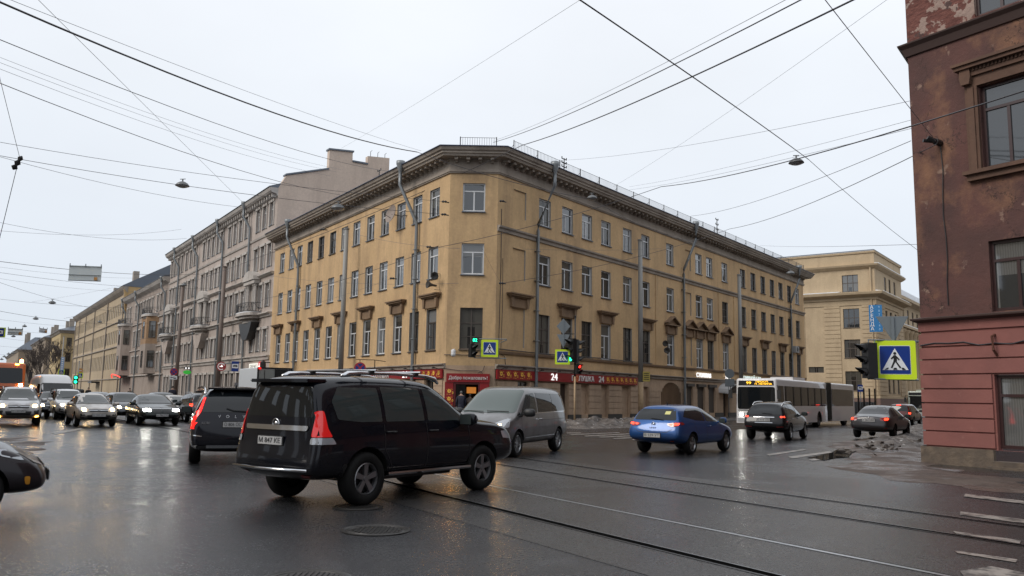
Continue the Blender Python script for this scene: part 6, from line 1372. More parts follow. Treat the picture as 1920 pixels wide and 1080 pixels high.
# ------------------------------------------------------------------ signs
def M_face(pos, n, up=Vector((0, 0, 1))):        # local X right as read, Y up, Z towards the reader
    n = Vector(n).normalized(); x = up.cross(n).normalized(); y = n.cross(x)
    return Matrix(((x.x, y.x, n.x, pos[0]), (x.y, y.y, n.y, pos[1]), (x.z, y.z, n.z, pos[2]), (0, 0, 0, 1)))
def flat(name, polys, m, M, z, parent, d=.004):
    mb = MB()
    for P in polys:
        n = len(P); mb.add([M @ Vector((x, y, z)) for x, y in P]+[M @ Vector((x, y, z+d)) for x, y in P], [tuple(range(n, 2*n)), tuple(range(n-1, -1, -1))]+[(i, (i+1) % n, (i+1) % n+n, i+n) for i in range(n)])
    return mb.build(name, m, parent)
def circle(r, n=28, cx=0, cy=0, ry=None): return [(cx+r*cos(2*pi*i/n), cy+(ry or r)*sin(2*pi*i/n)) for i in range(n)]
def rect(w, h, cx=0, cy=0): return [(cx-w/2, cy-h/2), (cx+w/2, cy-h/2), (cx+w/2, cy+h/2), (cx-w/2, cy+h/2)]
def rrect(w, h, r=.04): return [tuple(q) for q in round_poly(rect(w, h), r, 4)]
def arrow_n(p): return (EYE - Vector(p)).normalized()
def ped_sign(name, lab, pos, n, s, group='pedestrian crossing signs'):
    M = M_face(pos, n); e = empty(name, tuple(pos), lab, 'road sign', group)
    flat('board', [rrect(s, s, s*.05)], yg, M, 0, e, .02); flat('blue_panel', [rrect(s*.72, s*.72, s*.03)], sblue, M, .021, e); w_ = s*.72
    flat('panel_rim', [rrect(w_*1.03, w_*1.03, s*.03)], swhite, M, .0195, e, .003)
    flat('triangle', [[(-w_*.43, -w_*.36), (w_*.43, -w_*.36), (0, w_*.42)]], swhite, M, .026, e)
    k = w_
    P = [circle(k*.052, 12, -.005*k, k*.235), [(-.05*k, .17*k), (.03*k, .17*k), (.06*k, .02*k), (.05*k, -.06*k), (-.06*k, -.06*k), (-.05*k, .05*k)],
         [(-.06*k, -.05*k), (0, -.06*k), (-.10*k, -.29*k), (-.16*k, -.29*k)], [(-.01*k, -.05*k), (.05*k, -.06*k), (.19*k, -.27*k), (.14*k, -.30*k)], [(-.05*k, .16*k), (-.02*k, .10*k), (-.12*k, .02*k), (-.15*k, .05*k)], [(.02*k, .16*k), (.06*k, .13*k), (.15*k, .02*k), (.12*k, -.02*k), (.05*k, .07*k)]]
    P += [[(-.36*k, -.345*k), (-.27*k, -.345*k), (-.21*k, -.28*k), (-.28*k, -.28*k)], [(-.08*k, -.345*k), (.06*k, -.345*k), (.03*k, -.28*k), (-.05*k, -.28*k)], [(.22*k, -.345*k), (.34*k, -.345*k), (.27*k, -.28*k), (.19*k, -.28*k)]]
    for i, q in enumerate(P): flat('figure' if i < 6 else 'stripe', [q], sblack, M, .031+.0006*i, e)
    return e
def signal(name, lab, pos, n, lamps, s=.3, group='traffic lights', parent=None):
    """lamps: list of materials top to bottom"""
    M = M_face(pos, n); e = empty(name, tuple(pos), lab, 'traffic light', group); k = len(lamps); H_ = s*1.06*k
    mb = MB(); mb.box((-s*.55, -H_/2, -.22), (s*.55, H_/2, 0), M); mb.build('housing', blackm, e)
    for i, m in enumerate(lamps):
        y = H_/2-s*1.06*(i+.5); C_ = M @ Matrix.Translation((0, y, 0)); q = MB(); q.lathe([(s*.36, .012), (s*.2, .03), (0, .035)], C_, 18); q.build('lamp', m or cglass, e, True)
        h = MB(); nn = 12; v = []
        for j in range(nn+1): a = -pi*.12+pi*1.24*j/nn; v += [C_ @ Vector((s*.42*cos(a), s*.42*sin(a), 0)), C_ @ Vector((s*.42*cos(a), s*.42*sin(a)-.0, s*(.25+.75*max(0, sin(a)))))]
        h.add(v, [(2*j, 2*j+1, 2*j+3, 2*j+2) for j in range(nn)]); h.build('visor', blackm, e, True)
    return e
def post(name, lab, x, y, h, r=.07, m=pole_m, foot=None, group=None, z0=.14, label_cat='pole', lean=0):
    e = empty(name, (x, y, z0), lab, label_cat, group); mb = MB(); zf = foot or 0
    mb.tube([(x+lean*zf, y, z0+zf), (x+lean*h, y, z0+h)], [r, r*.85], 12); mb.build('shaft', m, e, True)
    if foot: mb = MB(); mb.tube([(x, y, z0), (x+lean*zf, y, z0+foot)], r*1.02, 12); mb.build('painted_foot', polb_m, e, True)
    mb = MB(); mb.lathe([(r*.9, h+z0), (r*1.1, h+z0), (r*1.1, h+z0+.08), (0, h+z0+.12)], Matrix.Translation((x+lean*h, y, 0)), 10); mb.build('cap', m, e)
    return e
nR = FR.n; 
# poles (their line on the kerb)
q = FR(16.3, 1.0, 0); post('trolley_pole', 'concrete grey pole with ochre foot standing against the right facade by the yellow notice', q.x, q.y, 13.3, .19, foot=2.7, group='tall poles along the facades')
q = FR(34.2, 1.7, 0); post('trolley_pole', 'grey pole by the cafe in front of the bus, second pole along the right facade', q.x, q.y, 12.9, .19, foot=2.6, group='tall poles along the facades')
q = FL(13.8, 1.0, 0); post('trolley_pole', 'grey pole in front of the left yellow facade, nearest pole on the left street', q.x, q.y, 13.5, .19, foot=2.7, group='tall poles along the facades')
q = FL(47.5, 1.2, 0); post('trolley_pole', 'tall brownish pole in front of the grey house by the round red sign', q.x, q.y, 14.8, .24, m=mat('brown_pole', (.17, .13, .11), .6), group='tall poles along the facades')
q = FL(68, 1.2, 0); post('trolley_pole', 'tall brownish pole in front of the grey house by the no stopping sign', q.x, q.y, 14.8, .24, m=MATS['brown_pole'], group='tall poles along the facades')
# corner bracket: countdown, signal and pedestrian sign
tn = (-.12, -1, 0)
mb = MB(); 
for z in (4.82, 3.74): mb.tube([(-2.06, 46.6, z), (-.25, 46.6, z)], .028, 6)
mb.tube([(-.25, 46.6, 4.78), (-.6, 48.9, 4.78)], .03, 6); mb.tube([(-1.72, 46.62, 3.74), (-1.72, 46.62, 4.82)], .025, 6); mb.tube([(-.7, 46.62, 3.74), (-.7, 46.62, 4.82)], .025, 6); mb.tube([(-.7, 46.6, 3.8), (-.7, 48.9, 3.9)], .03, 6)
tag(mb.build('sign_bracket', sback), 'grey tube bracket reaching out from the cut corner above the shop door', 'bracket')
signal('pedestrian_signal', 'small pedestrian signal showing green, beside the crossing sign on the cut corner', (-2.1, 46.45, 4.13), (.75, -.66, 0), [None, None], .34)
M = M_face((-2.02, 46.4, 4.72), (-.1, -1, 0)); e = empty('countdown_timer', (-2.02, 46.4, 4.72), 'small green countdown display on top of the pedestrian signal at the cut corner', 'display'); flat('case', [rect(.40, .28)], blackm, M, -.15, e, .15)
put_text('82', .26, M @ Matrix.Translation((.0, 0, .012)), lit_g, e, .004, 'digits')
ped_sign('crossing_sign', 'yellow edged pedestrian crossing sign on the bracket of the cut corner', (-1.2, 46.5, 4.28), (.02, -1, 0), .96)
# mast between facade and van
pm = FR(6.8, 3.9, 0); px_, py_ = 3.62, 46.9
post('signal_mast', 'slim mast carrying signals and sign backs in front of the red shop sign', px_, py_, 6.1, .05, m=blackm, z0=.05, foot=2.75)
signal('traffic_light', 'three lamp traffic light with green lit turned to the left, on the slim mast', (3.36, 46.6, 4.25), (-.86, -.5, 0), [None, None, lit_g], .42); 
signal('traffic_light', 'unlit side of the mast traffic light facing the right street', (3.83, 46.75, 4.2), (.97, -.2, 0), [None, None, None], .42)
signal('traffic_light', 'small signal with red lamp below the three lamp lights on the slim mast', (3.85, 46.55, 3.22), (.6, -.8, 0), [lit_rs, None], .27)
ped_sign('crossing_sign', 'yellow edged pedestrian crossing sign behind the green traffic light on the slim mast', (2.9, 46.7, 3.88), (-.05, -1, 0), .84)
def back_sign(name, lab, pos, n, polys, cat='road sign'):
    M = M_face(pos, n); e = empty(name, tuple(pos), lab, cat); flat('plate', polys, sback, M, 0, e, .012); flat('edge', [[(x*1.03, y*1.03) for x, y in p_] for p_ in polys], mat('sign_edge', (.28, .3, .32), .4, .3), M, -.006, e, .005)
    mb = MB(); ys = [y for p_ in polys for x, y in p_]; mb.box((-.03, min(ys), .012), (.03, max(ys), .05), M); mb.build('clamp_bar', sback, e); return e
back_sign('reversed_sign', 'grey diamond sign seen from behind above the slim mast', (2.95, 46.8, 5.62), (0, -1, 0), [[(0, -.46), (.38, 0), (0, .42), (-.38, 0)]])
back_sign('reversed_sign', 'grey triangular sign back under the diamond on the slim mast', (2.95, 46.8, 4.85), (0, -1, 0), [[(-.36, .3), (.36, .3), (0, -.45)]])
mb = MB(); mb.tube([(2.95, 46.85, 4.4), (2.95, 46.85, 6.0)], .03, 6); mb.tube([(2.95, 46.85, 5.2), (px_, py_, 5.2)], .025, 6); mb.tube([(2.9, 46.8, 3.5), (px_, py_, 3.5)], .025, 6); tag(mb.build('sign_bracket', blackm), 'short dark arms holding the diamond sign back to the slim mast', 'bracket')
# right corner signals on the red house bracket
sx = 18.5
ped_sign('crossing_sign', 'big nearest pedestrian crossing sign beside the red house', tuple(at(1678, 675, sx)), (-.28, -.96, 0), .86)
back_sign('reversed_sign', 'large grey triangle sign back above the nearest crossing sign', tuple(at(1675, 610, sx)+Vector((0, .05, -.02))), (-.28, -.96, 0), [[(-.33, .22), (.33, .22), (.02, -.36)]])
mb = MB()
for py in (638, 711):
    a, b = at(1627, py-1, sx+.05), at(1722, py+2, sx+.05); mb.tube([a, b], .016, 5)
    mb.tube([b, Vector((11.3, 23.3, b.z+.25))], .016, 5)
for px in (1628, 1640, 1716): mb.tube([at(px, 637, sx+.05), at(px, 712, sx+.05)], .014, 5)
mb.tube([at(1676, 594, sx+.08), at(1678, 640, sx+.08)], .014, 5)
tag(mb.build('sign_bracket', sback), 'grey tube frame holding the big crossing sign out from the red house', 'bracket')
signal('traffic_light', 'dark three lamp signal seen from the side, left of the big crossing sign', tuple(at(1622, 676, sx-.02)), (-.97, -.18, 0), [None, None, None], .245)
# ---- no stopping signs
def nostop(lab, pos, n, r, truck_=True):
    M = M_face(pos, n); e = empty('no_stopping_sign', tuple(pos), lab, 'road sign'); flat('board', [circle(r)], sred, M, 0, e, .015); flat('blue_disc', [circle(r*.78)], sblue, M, .016, e)
    for k, a in enumerate((pi/4, -pi/4)):
        c_, s_ = cos(a), sin(a); flat('cross_bar', [[(x*c_-y*s_, x*s_+y*c_) for x, y in rect(r*1.7, r*.2)]], sred, M, .021+.003*k, e)
    if truck_:
        flat('sub_plate', [rect(r*1.9, r*.95, 0, -r*1.62)], swhite, M, 0, e, .012); flat('tow_symbol', [rect(r*.5, r*.2, -r*.5, -r*1.6), rect(r*.7, r*.25, r*.35, -r*1.75), [(-r*.3, -r*1.6), (r*.2, -r*1.3), (r*.25, -r*1.36), (-r*.2, -r*1.66)]], sblack, M, .013, e)
    return e
nostop('round blue and red no stopping sign hanging before the left yellow facade', tuple(at(675, 690, 52)), (.2, -1, 0), .36); 
mb = MB(); a = at(703, 675, 53); mb.tube([at(668, 674, 52.1), a, a+Vector((.35, 2.2, 0))], .025, 6); mb.tube([a, a-Vector((0, 0, .5))], .03, 6); mb.tube([at(675, 674, 52.1), at(675, 712, 52.1)], .02, 5); tag(mb.build('sign_bracket', blackm), 'thin dark arm carrying the no stopping sign on the left yellow facade', 'bracket')
nostop('dull no stopping sign on the pole in front of the grey house', tuple(at(326, 697, 96)), (.3, -1, 0), .42)
# ---- bus stop signs
def stop_sign(lab, pos, n, w_, h_, rim=None):
    M = M_face(pos, n); e = empty('bus_stop_sign', tuple(pos), lab, 'road sign', 'bus and tram stop signs')
    if rim: flat('rim', [rect(w_*1.25, h_*1.2)], rim, M, -.02, e, .01)
    flat('board', [rect(w_, h_)], sblue, M, 0, e, .015); flat('white_panel', [rect(w_*.86, h_*.42, 0, h_*.03)], swhite, M, .016, e); flat('bus_symbol', [rect(w_*.6, h_*.10, 0, h_*.03), rect(w_*.5, h_*.05, 0, h_*.12), circle(h_*.03, 8, -w_*.2, -h_*.04), circle(h_*.03, 8, w_*.2, -h_*.04)], sblack, M, .021, e); return e
stop_sign('blue and white stop sign on an arm before the grey house', tuple(at(441, 687, 74)), (.2, -1, 0), .62, .9); stop_sign('small blue stop sign above the fence beyond the bendy bus', tuple(at(1613, 728, 84)), (-.3, -1, 0), .5, .7)
q = at(1613, 728, 84.1); post('stop_post', 'thin post of the stop sign beyond the bendy bus', q.x, q.y, q.z, .04, m=sback, label_cat='post')
mb = MB(); mb.tube([at(446, 680, 74.1), at(420, 682, 76)], .04, 5); mb.tube([at(446, 694, 74.1), at(420, 696, 76)], .04, 5); tag(mb.build('sign_bracket', sback), 'double arm carrying the blue stop sign before the grey house', 'bracket')
stop_sign('yellow rimmed stop sign hanging over the road at the left edge', tuple(at(-4, 623, 62)), (.35, -1, 0), .8, .62, yg)
# ---- hanging boards
def board(lab, a, b, z0, z1, m=sback, group=None):
    """a, b: lower corners"""
    e = empty('hanging_board', tuple(a), lab, 'sign board', group); mb = MB(); a, b = Vector(a), Vector(b); d = (b-a).normalized(); n = Vector((d.y, -d.x, 0))*.03
    v = [a-n, b-n, b+n, a+n]; mb.add([q for q in v]+[q+Vector((0, 0, z1-z0)) for q in v], [(0, 3, 2, 1), (4, 5, 6, 7), (0, 1, 5, 4), (1, 2, 6, 5), (2, 3, 7, 6), (3, 0, 4, 7)]); mb.build('board', m, e)
    mb = MB(); h = z1-z0; f_ = -n*2.2 if (n.y > 0) else n*2.2
    for zz in (.02, h*.38, h-.05): mb.tube([a+f_+Vector((0, 0, zz)), b+f_+Vector((0, 0, zz))], .022, 4)
    for t in (.02, .5, .98): q = a.lerp(b, t)+f_; mb.tube([q+Vector((0, 0, h*.9)), q+Vector((0, 0, h+.12))], .03, 4)
    mb.build('frame', sback, e)
    mb = MB(); q = a.lerp(b, .84)+f_*1.2; mb.box((q.x-.1, q.y-.02, q.z+.06), (q.x+.1, q.y, q.z+.26)); mb.build('sticker', mat('orange_sticker', (.5, .25, .08), .5), e); return e
a, b = at(128, 526, 52), at(189, 528, 52.6); board('large grey sign board seen from behind, hung on wires at the upper left', a, b, a.z, a.z+.98, mat('board_back', (.66, .72, .73), .5))
a, b = at(14, 628, 66), at(42, 629, 66.4); board('smaller pale sign board hung beside the yellow rimmed stop sign', a, b, a.z, a.z+.52, MATS['board_back'])
a, b = at(73, 623, 80), at(88, 625, 80.4); board('small framed board tilted on the wires above the bare trees', a, b, a.z, a.z+.42, swhite)
# ---- shop signs on the corner house
rnd = random.Random(5)
def flowers(F, s0, s1, o, z0, z1, parent, dens=1):
    n = max(1, int((s1-s0)/.60)); Pg, Pr, Pd = [], [], []
    def tr(P, cs, cz): return [F(cs+x, 0, cz+y) for x, y in P]
    mg, mr = MB(), MB()
    def add(mb, P, oo): v = [q+F.n*oo for q in P]; mb.add(v+[q+F.n*.004 for q in v], [tuple(range(len(v))), tuple(range(2*len(v)-1, len(v)-1, -1))]+[(i, (i+1) % len(v), (i+1) % len(v)+len(v), i+len(v)) for i in range(len(v))])
    zc = (z0+z1)/2; h = z1-z0
    for i in range(n):
        cs = s0+(s1-s0)*(i+.5)/n; up = h*.1
        pet = []
        for k in range(16): a = 2*pi*k/16; r_ = h*(.33 if k % 2 else .23); pet.append((r_*cos(a), r_*sin(a)))
        add(mg, tr(pet, cs, zc+up), o); add(mr, tr(circle(h*.08, 10), cs, zc+up), o+.006)
        add(mg, tr([(h*.11*cos(a)+h*.50, h*.19*sin(a)-h*.14) for a in [2*pi*j/12 for j in range(12)]], cs, zc), o); add(mr, tr([(h*.045*cos(a)+h*.50, h*.11*sin(a)-h*.14) for a in [2*pi*j/10 for j in range(10)]], cs, zc), o+.006)
        for (ax, az_, l, w_) in ((-.38, .3, .1, .03), (.1, -.38, .22, .035), (-.28, -.36, .16, .035), (.42, .34, .09, .03), (-.1, .42, .12, .02), (.28, .4, .1, .02)):
            add(mg, tr([(ax*h-l*h, az_*h), (ax*h, az_*h+w_*h), (ax*h+l*h, az_*h), (ax*h, az_*h-w_*h)], cs, zc), o)
    mg.build('gold_pattern', golds, parent); mr.build('red_pattern', signred, parent)
def shop_board(name, lab, F, s0, s1, z0, z1, fl=(), texts=(), o=.15):
    e = empty(name, tuple(F((s0+s1)/2, o, z0)), lab, 'shop sign'); mb = MB(); mb.fbox(F, s0, s1, o-.1, o, z0, z1); mb.build('panel', signred, e)
    for a, b in fl: flowers(F, a, b, o+.003, z0+.04, z1-.04, e)
    for t, s, z, h, w_, m in texts:
        me = text_mesh(t, h, .02); me.materials.append(m); ww = max(v.co.x for v in me.vertices)-min(v.co.x for v in me.vertices)
        if w_: me.transform(Matrix.Scale(w_/ww, 4, (1, 0, 0)))
        ob = bpy.data.objects.new('lettering', me); COL.objects.link(ob); ob.parent = e; ob.matrix_basis = Matrix.Translation(-e.location) @ facing(F, s, o+.03, z)
    s = s0+.4
    while s < s1: mb = MB(); mb.tube([F(s, o-.05, z1), F(s, o+.35, z1+.12)], .015, 4); mb.fbox(F, s-.1, s+.1, o+.28, o+.4, z1+.06, z1+.13); mb.build('spot_lamp', blackm, e); s += 1.9
    return e
lw = lettlit
shop_board('shop_sign', 'long red shop sign with gold flowers, 24 and white lettering on the right facade', FR, .05, 17.4, 2.63, 3.2, [(.1, 3.6), (12.6, 17.3)],
           [('24', 6.05, 2.9, .62, .72, lw), ('П', 8.35, 2.89, .5, .36, lettw), ('ЛУШКА', 10.0, 2.89, .5, 2.0, lettw), ('24', 12.0, 2.9, .58, .68, lettw)], o=.16)
e = empty('sign_emblem', tuple(FR(8.82, .2, 2.89)), 'round orange red emblem letter inside the white shop lettering on the right facade', 'emblem'); M = facing(FR, 8.80, .185, 2.89); flat('disc', [circle(.22, 20)], mat('orange_disc', (.62, .2, .06), .4), M, 0, e); flat('swirl', [circle(.12, 16, .02, 0, .05), circle(.1, 12, -.05, .1, .04), circle(.1, 12, .03, -.11, .03)], sred, M, .006, e)
shop_board('shop_sign', 'long red shop sign with white lettering along the left yellow facade', FL, .15, 31, 2.63, 3.16, [(.2, 3.4), (14.0, 17.6)],
           [('24', 5.0, 2.88, .58, .66, lw), ('ПОЛУШКА', 8.6, 2.88, .5, 2.4, lettw), ('24', 19.4, 2.88, .58, .66, lw), ('ПОЛУШКА', 22.6, 2.88, .5, 2.4, lw), ('24', 29.0, 2.88, .58, .66, lw)], o=.16)
dz = empty('shop_entrance', tuple(FC(1.45, .2, .14)), 'red framed shop entrance with welcome lettering in the cut corner', 'shop entrance'); mb = MB(); mb.fbox(FC, .08, 2.62, .02, .16, 2.42, 2.92); mb.build('panel', signred, dz)
mb = MB(); mb.fbox(FC, .0, .5, .02, .12, .15, 2.42); mb.fbox(FC, 2.05, 2.6, .02, .12, .15, 2.42); mb.build('side_panel', signred, dz)
me = text_mesh('Добро пожаловать!', .27, .012); me.materials.append(lettw); ww = max(v.co.x for v in me.vertices)-min(v.co.x for v in me.vertices); me.transform(Matrix.Scale(2.26/ww, 4, (1, 0, 0))); ob = bpy.data.objects.new('lettering', me); COL.objects.link(ob); ob.parent = dz; ob.matrix_basis = Matrix.Translation(-dz.location) @ facing(FC, 1.36, .18, 2.66)
for cz in (.5, .95, 1.4, 1.85): flowers(FC, .08, .46, .123, cz-.2, cz+.2, dz)
mb = MB(); mb.fbox(FC, .52, .64, -.25, .1, .15, 2.4); mb.fbox(FC, 1.95, 2.05, -.25, .1, .15, 2.4); mb.fbox(FC, .64, 1.95, -.25, .1, 2.3, 2.4); mb.build('door_frame', mat('maroon_metal', (.10, .01, .012), .4), dz)
mb = MB(); mb.add([FC(.6, -.3, .14), FC(.6, -3, .14), FC(.6, -3, 2.5), FC(.6, -.3, 2.5)], [(0, 1, 2, 3)]); mb.add([FC(2.0, -.3, .14), FC(2.0, -3, .14), FC(2.0, -3, 2.5), FC(2.0, -.3, 2.5)], [(0, 1, 2, 3)]); mb.add([FC(.6, -3, .14), FC(2.0, -3, .14), FC(2.0, -3, 2.5), FC(.6, -3, 2.5)], [(0, 1, 2, 3)]); mb.add([FC(.6, -.3, 2.5), FC(2.0, -.3, 2.5), FC(2.0, -3, 2.5), FC(.6, -3, 2.5)], [(0, 1, 2, 3)]); mb.build('vestibule', mat('dark_interior', (.05, .035, .03), .8), dz)
mb = MB(); mb.fbox(FC, 1.22, 1.78, -1.2, -1.15, 1.78, 2.15); mb.build('lit_poster', mat('lit_orange_poster', (.5, .2, .05), .5, emit=(.8, .28, .05), es=.55), dz)
mb = MB(); mb.fbox(FC, .66, 1.2, -.22, -.2, .2, 2.28); mb.build('door_leaf', cglass, dz)
# lit letters over the cafe
for t, s, z, h, w_, m, lab in (('СТОЛОВАЯ', 29.6, 3.72, .52, 3.0, lettlit, 'lit white lettering above the shutters left of the cafe door'), ('УЮТ', 35.0, 3.74, .5, 1.25, lettlit, 'short lit lettering above the cafe door'), ('ПИВНОЙ БАР', 41.2, 3.75, .55, 4.6, lettlit2, 'pale lit bar lettering above the roof of the bus'), ('ИТАЛИЯ КАФЕ', 50.0, 3.75, .55, 6.4, lettlit2, 'dim lettering right of the bar lettering above the bus')):
    me = text_mesh(t, h, .03); me.materials.append(m); ww = max(v.co.x for v in me.vertices)-min(v.co.x for v in me.vertices); me.transform(Matrix.Scale(w_/ww, 4, (1, 0, 0)))
    e = empty('shop_lettering', tuple(FR(s, .1, z)), lab, 'shop sign'); ob = bpy.data.objects.new('lettering', me); COL.objects.link(ob); ob.parent = e; ob.matrix_basis = Matrix.Translation(-e.location) @ facing(FR, s, .14, z); mb = MB(); mb.fbox(FR, s-w_/2, s+w_/2, .02, .06, z-.05, z+.0); mb.build('mounting_rail', blackm, e)
back_sign('reversed_sign', 'grey round and square sign backs before the cafe lettering', tuple(FR(27.8, 3.2, 3.5)), (-.2, -1, 0), [circle(.38, 24, 0, .32), rect(.74, .62, 0, -.42)])
q = FR(27.8, 3.1, 0); post('sign_post', 'thin post of the round sign back near the archway', q.x, q.y, 3.6, .035, m=sback, label_cat='post')
e = empty('yellow_notice', tuple(FR(16.9, 1.2, 3.2)), 'small yellow notice on the concrete pole', 'notice'); M = M_face(tuple(at(1212, 706, 61.0)), (-.1, -1, 0)); flat('board', [rect(.52, .72)], mat('notice_yellow', (.45, .36, .08), .5), M, 0, e)
for i in range(4): flat('text_line', [rect(.38, .05, 0, .22-.14*i)], sblack, M, .006, e)
mb = MB(); P = [FR(33.0, .1, 2.75)] + [FR(34.6+1.6*cos(pi-pi*i/8), .9, 2.55+.75*sin(pi*i/8)) for i in range(9)]
v = []
for i in range(9): a_ = pi-pi*i/8; v += [FR(34.6+1.6*cos(a_), 0, 2.3+.8*sin(a_)), FR(34.6+1.6*cos(a_), 1.1, 2.2+.8*sin(a_))]
mb.add(v+[q+Vector((0, 0, .1)) for q in v], [(2*i, 2*i+1, 2*i+3, 2*i+2) for i in range(8)]+[(18+2*i, 18+2*i+1, 18+2*i+3, 18+2*i+2) for i in range(8)]+[(2*i+1, 2*i+3, 2*i+21, 2*i+19) for i in range(8)]); tag(mb.build('canopy', mat('white_canopy', (.5, .5, .5), .5)), 'pale curved canopy over the cafe door behind the bus', 'canopy')
# rental banner on the sand coloured block
e = empty('rental_banner', tuple(FB(-.2, .3, 12.5)), 'blue vertical banner with white rental lettering on the corner of the sand block', 'banner'); M = M_face(tuple(at(1642, 597, 119)), (-.45, -.9, 0)); flat('banner', [rect(1.75, 3.9)], mat('banner_blue', (.02, .16, .38), .5), M, 0, e, .06)
for i, ch in enumerate('АРЕНДА'): put_text(ch, .72, M @ Matrix.Translation((-.48, 1.6-.62*i, .07)), lettw, e, .01, 'letter', sx=1)
for i, ch in enumerate('9021360'): put_text(ch, .42, M @ Matrix.Translation((.48, 1.6-.53*i, .07)), mat('pale_blue_text', (.4, .6, .8), .5), e, .01, 'digit')
# signs on the grey house
M = facing(FL, 37.4, .25, 4.1); e = empty('lit_sign', tuple(FL(37.4, .2, 4.1)), 'white lit sign with red disc on the grey house above the box truck', 'shop sign'); flat('light_box', [rect(3.3, .62, -.2)], mat('lit_sign_box', (.7, .7, .66), .5, emit=(1, .97, .85), es=.55), M, 0, e, .1); put_text('СЕВЕР·МЕТ', .42, M @ Matrix.Translation((-.4, 0, .11)), mat('grey_text', (.2, .2, .2), .5), e, .004); flat('red_disc', [circle(.46, 24, 1.65)], mat('red_disc', (.5, .03, .03), .4, emit=(.8, .05, .04), es=.3), M, 0, e, .14); flat('white_mark', [rect(.5, .1, 1.65), rect(.14, .56, 1.65)], lettlit, M, .15, e)
M = M_face(tuple(at(415, 687, 79)), (.25, -1, 0)); e = empty('round_shop_sign', tuple(at(415, 687, 79)), 'round red and white lit sign by the tall pole of the grey house', 'shop sign'); flat('disc', [circle(.44)], mat('red_disc2', (.35, .04, .04), .4), M, 0, e, .1); flat('ring', [[(.34*cos(a), .34*sin(a)) for a in [pi*.1+2*pi*.8*i/20 for i in range(21)]]+[(.26*cos(a), .26*sin(a)) for a in [pi*.1+2*pi*.8*i/20 for i in range(20, -1, -1)]]], mat('dim_lit_white', (.6, .6, .6), .4, emit=(1, .98, .95), es=.15), M, .11, e); flat('mark', [rect(.3, .07), rect(.07, .22, .05, .05)], lettlit, M, .113, e)
M = M_face(tuple(at(351, 698, 92)), (.3, -1, 0)); e = empty('green_shop_sign', tuple(at(351, 698, 92)), 'green oval shop sign on the grey house', 'shop sign'); flat('oval', [circle(.42, 24, 0, 0, .22)], mat('green_sign', (.03, .35, .04), .4, emit=(.05, .6, .05), es=.3), M, 0, e, .1); flat('top_box', [rect(.7, .24, 0, .45)], blackm, M, 0, e, .1); flat('box_marks', [rect(.16, .14, -.15, .45), rect(.16, .14, .15, .45)], lettlit, M, .11, e)
e = empty('red_neon_awning', tuple(FL(113, 1.8, 4)), 'glowing red awning edge under the far oriel', 'awning'); mb = MB(); mb.tube([FL(119-.9*i, 1.7+.6*sin(pi*i/10), 4.0-.035*(i-5)**2*.6+.35) for i in range(11)], .10, 6); mb.build('neon_edge', mat('red_neon', (.8, .05, .03), .4, emit=(1, .05, .03), es=1.2), e); mb = MB(); mb.fbox(FL, 110.5, 119, .0, 1.6, 3.95, 4.05); mb.build('awning_roof', blackm, e)
# far left pieces beside the white van
M = M_face(tuple(at(142, 713, 118)), (.3, -1, 0)); signal('traffic_light', 'far green signal right of the white van roof', tuple(at(142, 712, 105)), (.3, -1, 0), [lit_g, lit_g], .5)
q = at(146, 712, 105.3); post('signal_post', 'thin post of the far green signal', q.x, q.y, 5, .06, label_cat='post')
ped_sign('crossing_sign', 'far small crossing sign above the far green signal', tuple(at(150, 704, 106)), (.3, -1, 0), .7); ped_sign('crossing_sign', 'tiny crossing sign on the pole left of the far yellow house', tuple(at(115, 698, 120)), (.3, -1, 0), .8)
M = M_face(tuple(at(117, 682, 119)), (.3, -1, 0)); e = empty('blue_banner', tuple(at(117, 682, 119)), 'narrow pale blue vertical banner before the far yellow house', 'banner'); flat('banner', [rect(.45, 1.9)], mat('pale_banner', (.25, .36, .55), .5), M, 0, e, .05)
for i in range(6): flat('letter_mark', [rect(.22, .16, 0, .75-.3*i)], swhite, M, .051, e)
q = at(114, 700, 119.2); post('lamp_post', 'thin far post carrying the blue banner', q.x, q.y, 9, .08, label_cat='post')
M = M_face(tuple(at(151, 695, 106.2)), (.3, -1, 0)); e = empty('round_orange_sign', tuple(at(151, 695, 106.2)), 'small round orange sign above the far crossing sign', 'road sign'); flat('disc', [circle(.3)], mat('orange_sign', (.5, .25, .08), .5), M, 0, e, .03); flat('bar', [rect(.34, .07)], swhite, M, .031, e)
# fence beyond the bus
e = empty('iron_fence', tuple(at(1600, 765, 86)), 'dark iron fence in front of the sand block beyond the bendy bus', 'fence'); mb = MB()
a, b = at(1600, 775, 86), at(1642, 775, 88); a.z = b.z = 0
for i in range(9): q = a.lerp(b, i/8); mb.tube([q, q+Vector((0, 0, 3.1 if i % 2 == 0 else 1.6))], .09 if i % 2 == 0 else .03, 5)
mb.build('picket', blackm, e); mb = MB(); v = [a, b, b+Vector((0, 0, 1.7)), a+Vector((0, 0, 1.7))]; n_ = Vector((.1, .3, 0)); mb.add([q+n_ for q in v]+[q+n_*1.3 for q in v], [(0, 1, 2, 3), (7, 6, 5, 4), (0, 4, 5, 1), (1, 5, 6, 2), (2, 6, 7, 3), (3, 7, 4, 0)]); mb.build('panel', mat('grey_panel', (.15, .16, .17), .5), e)
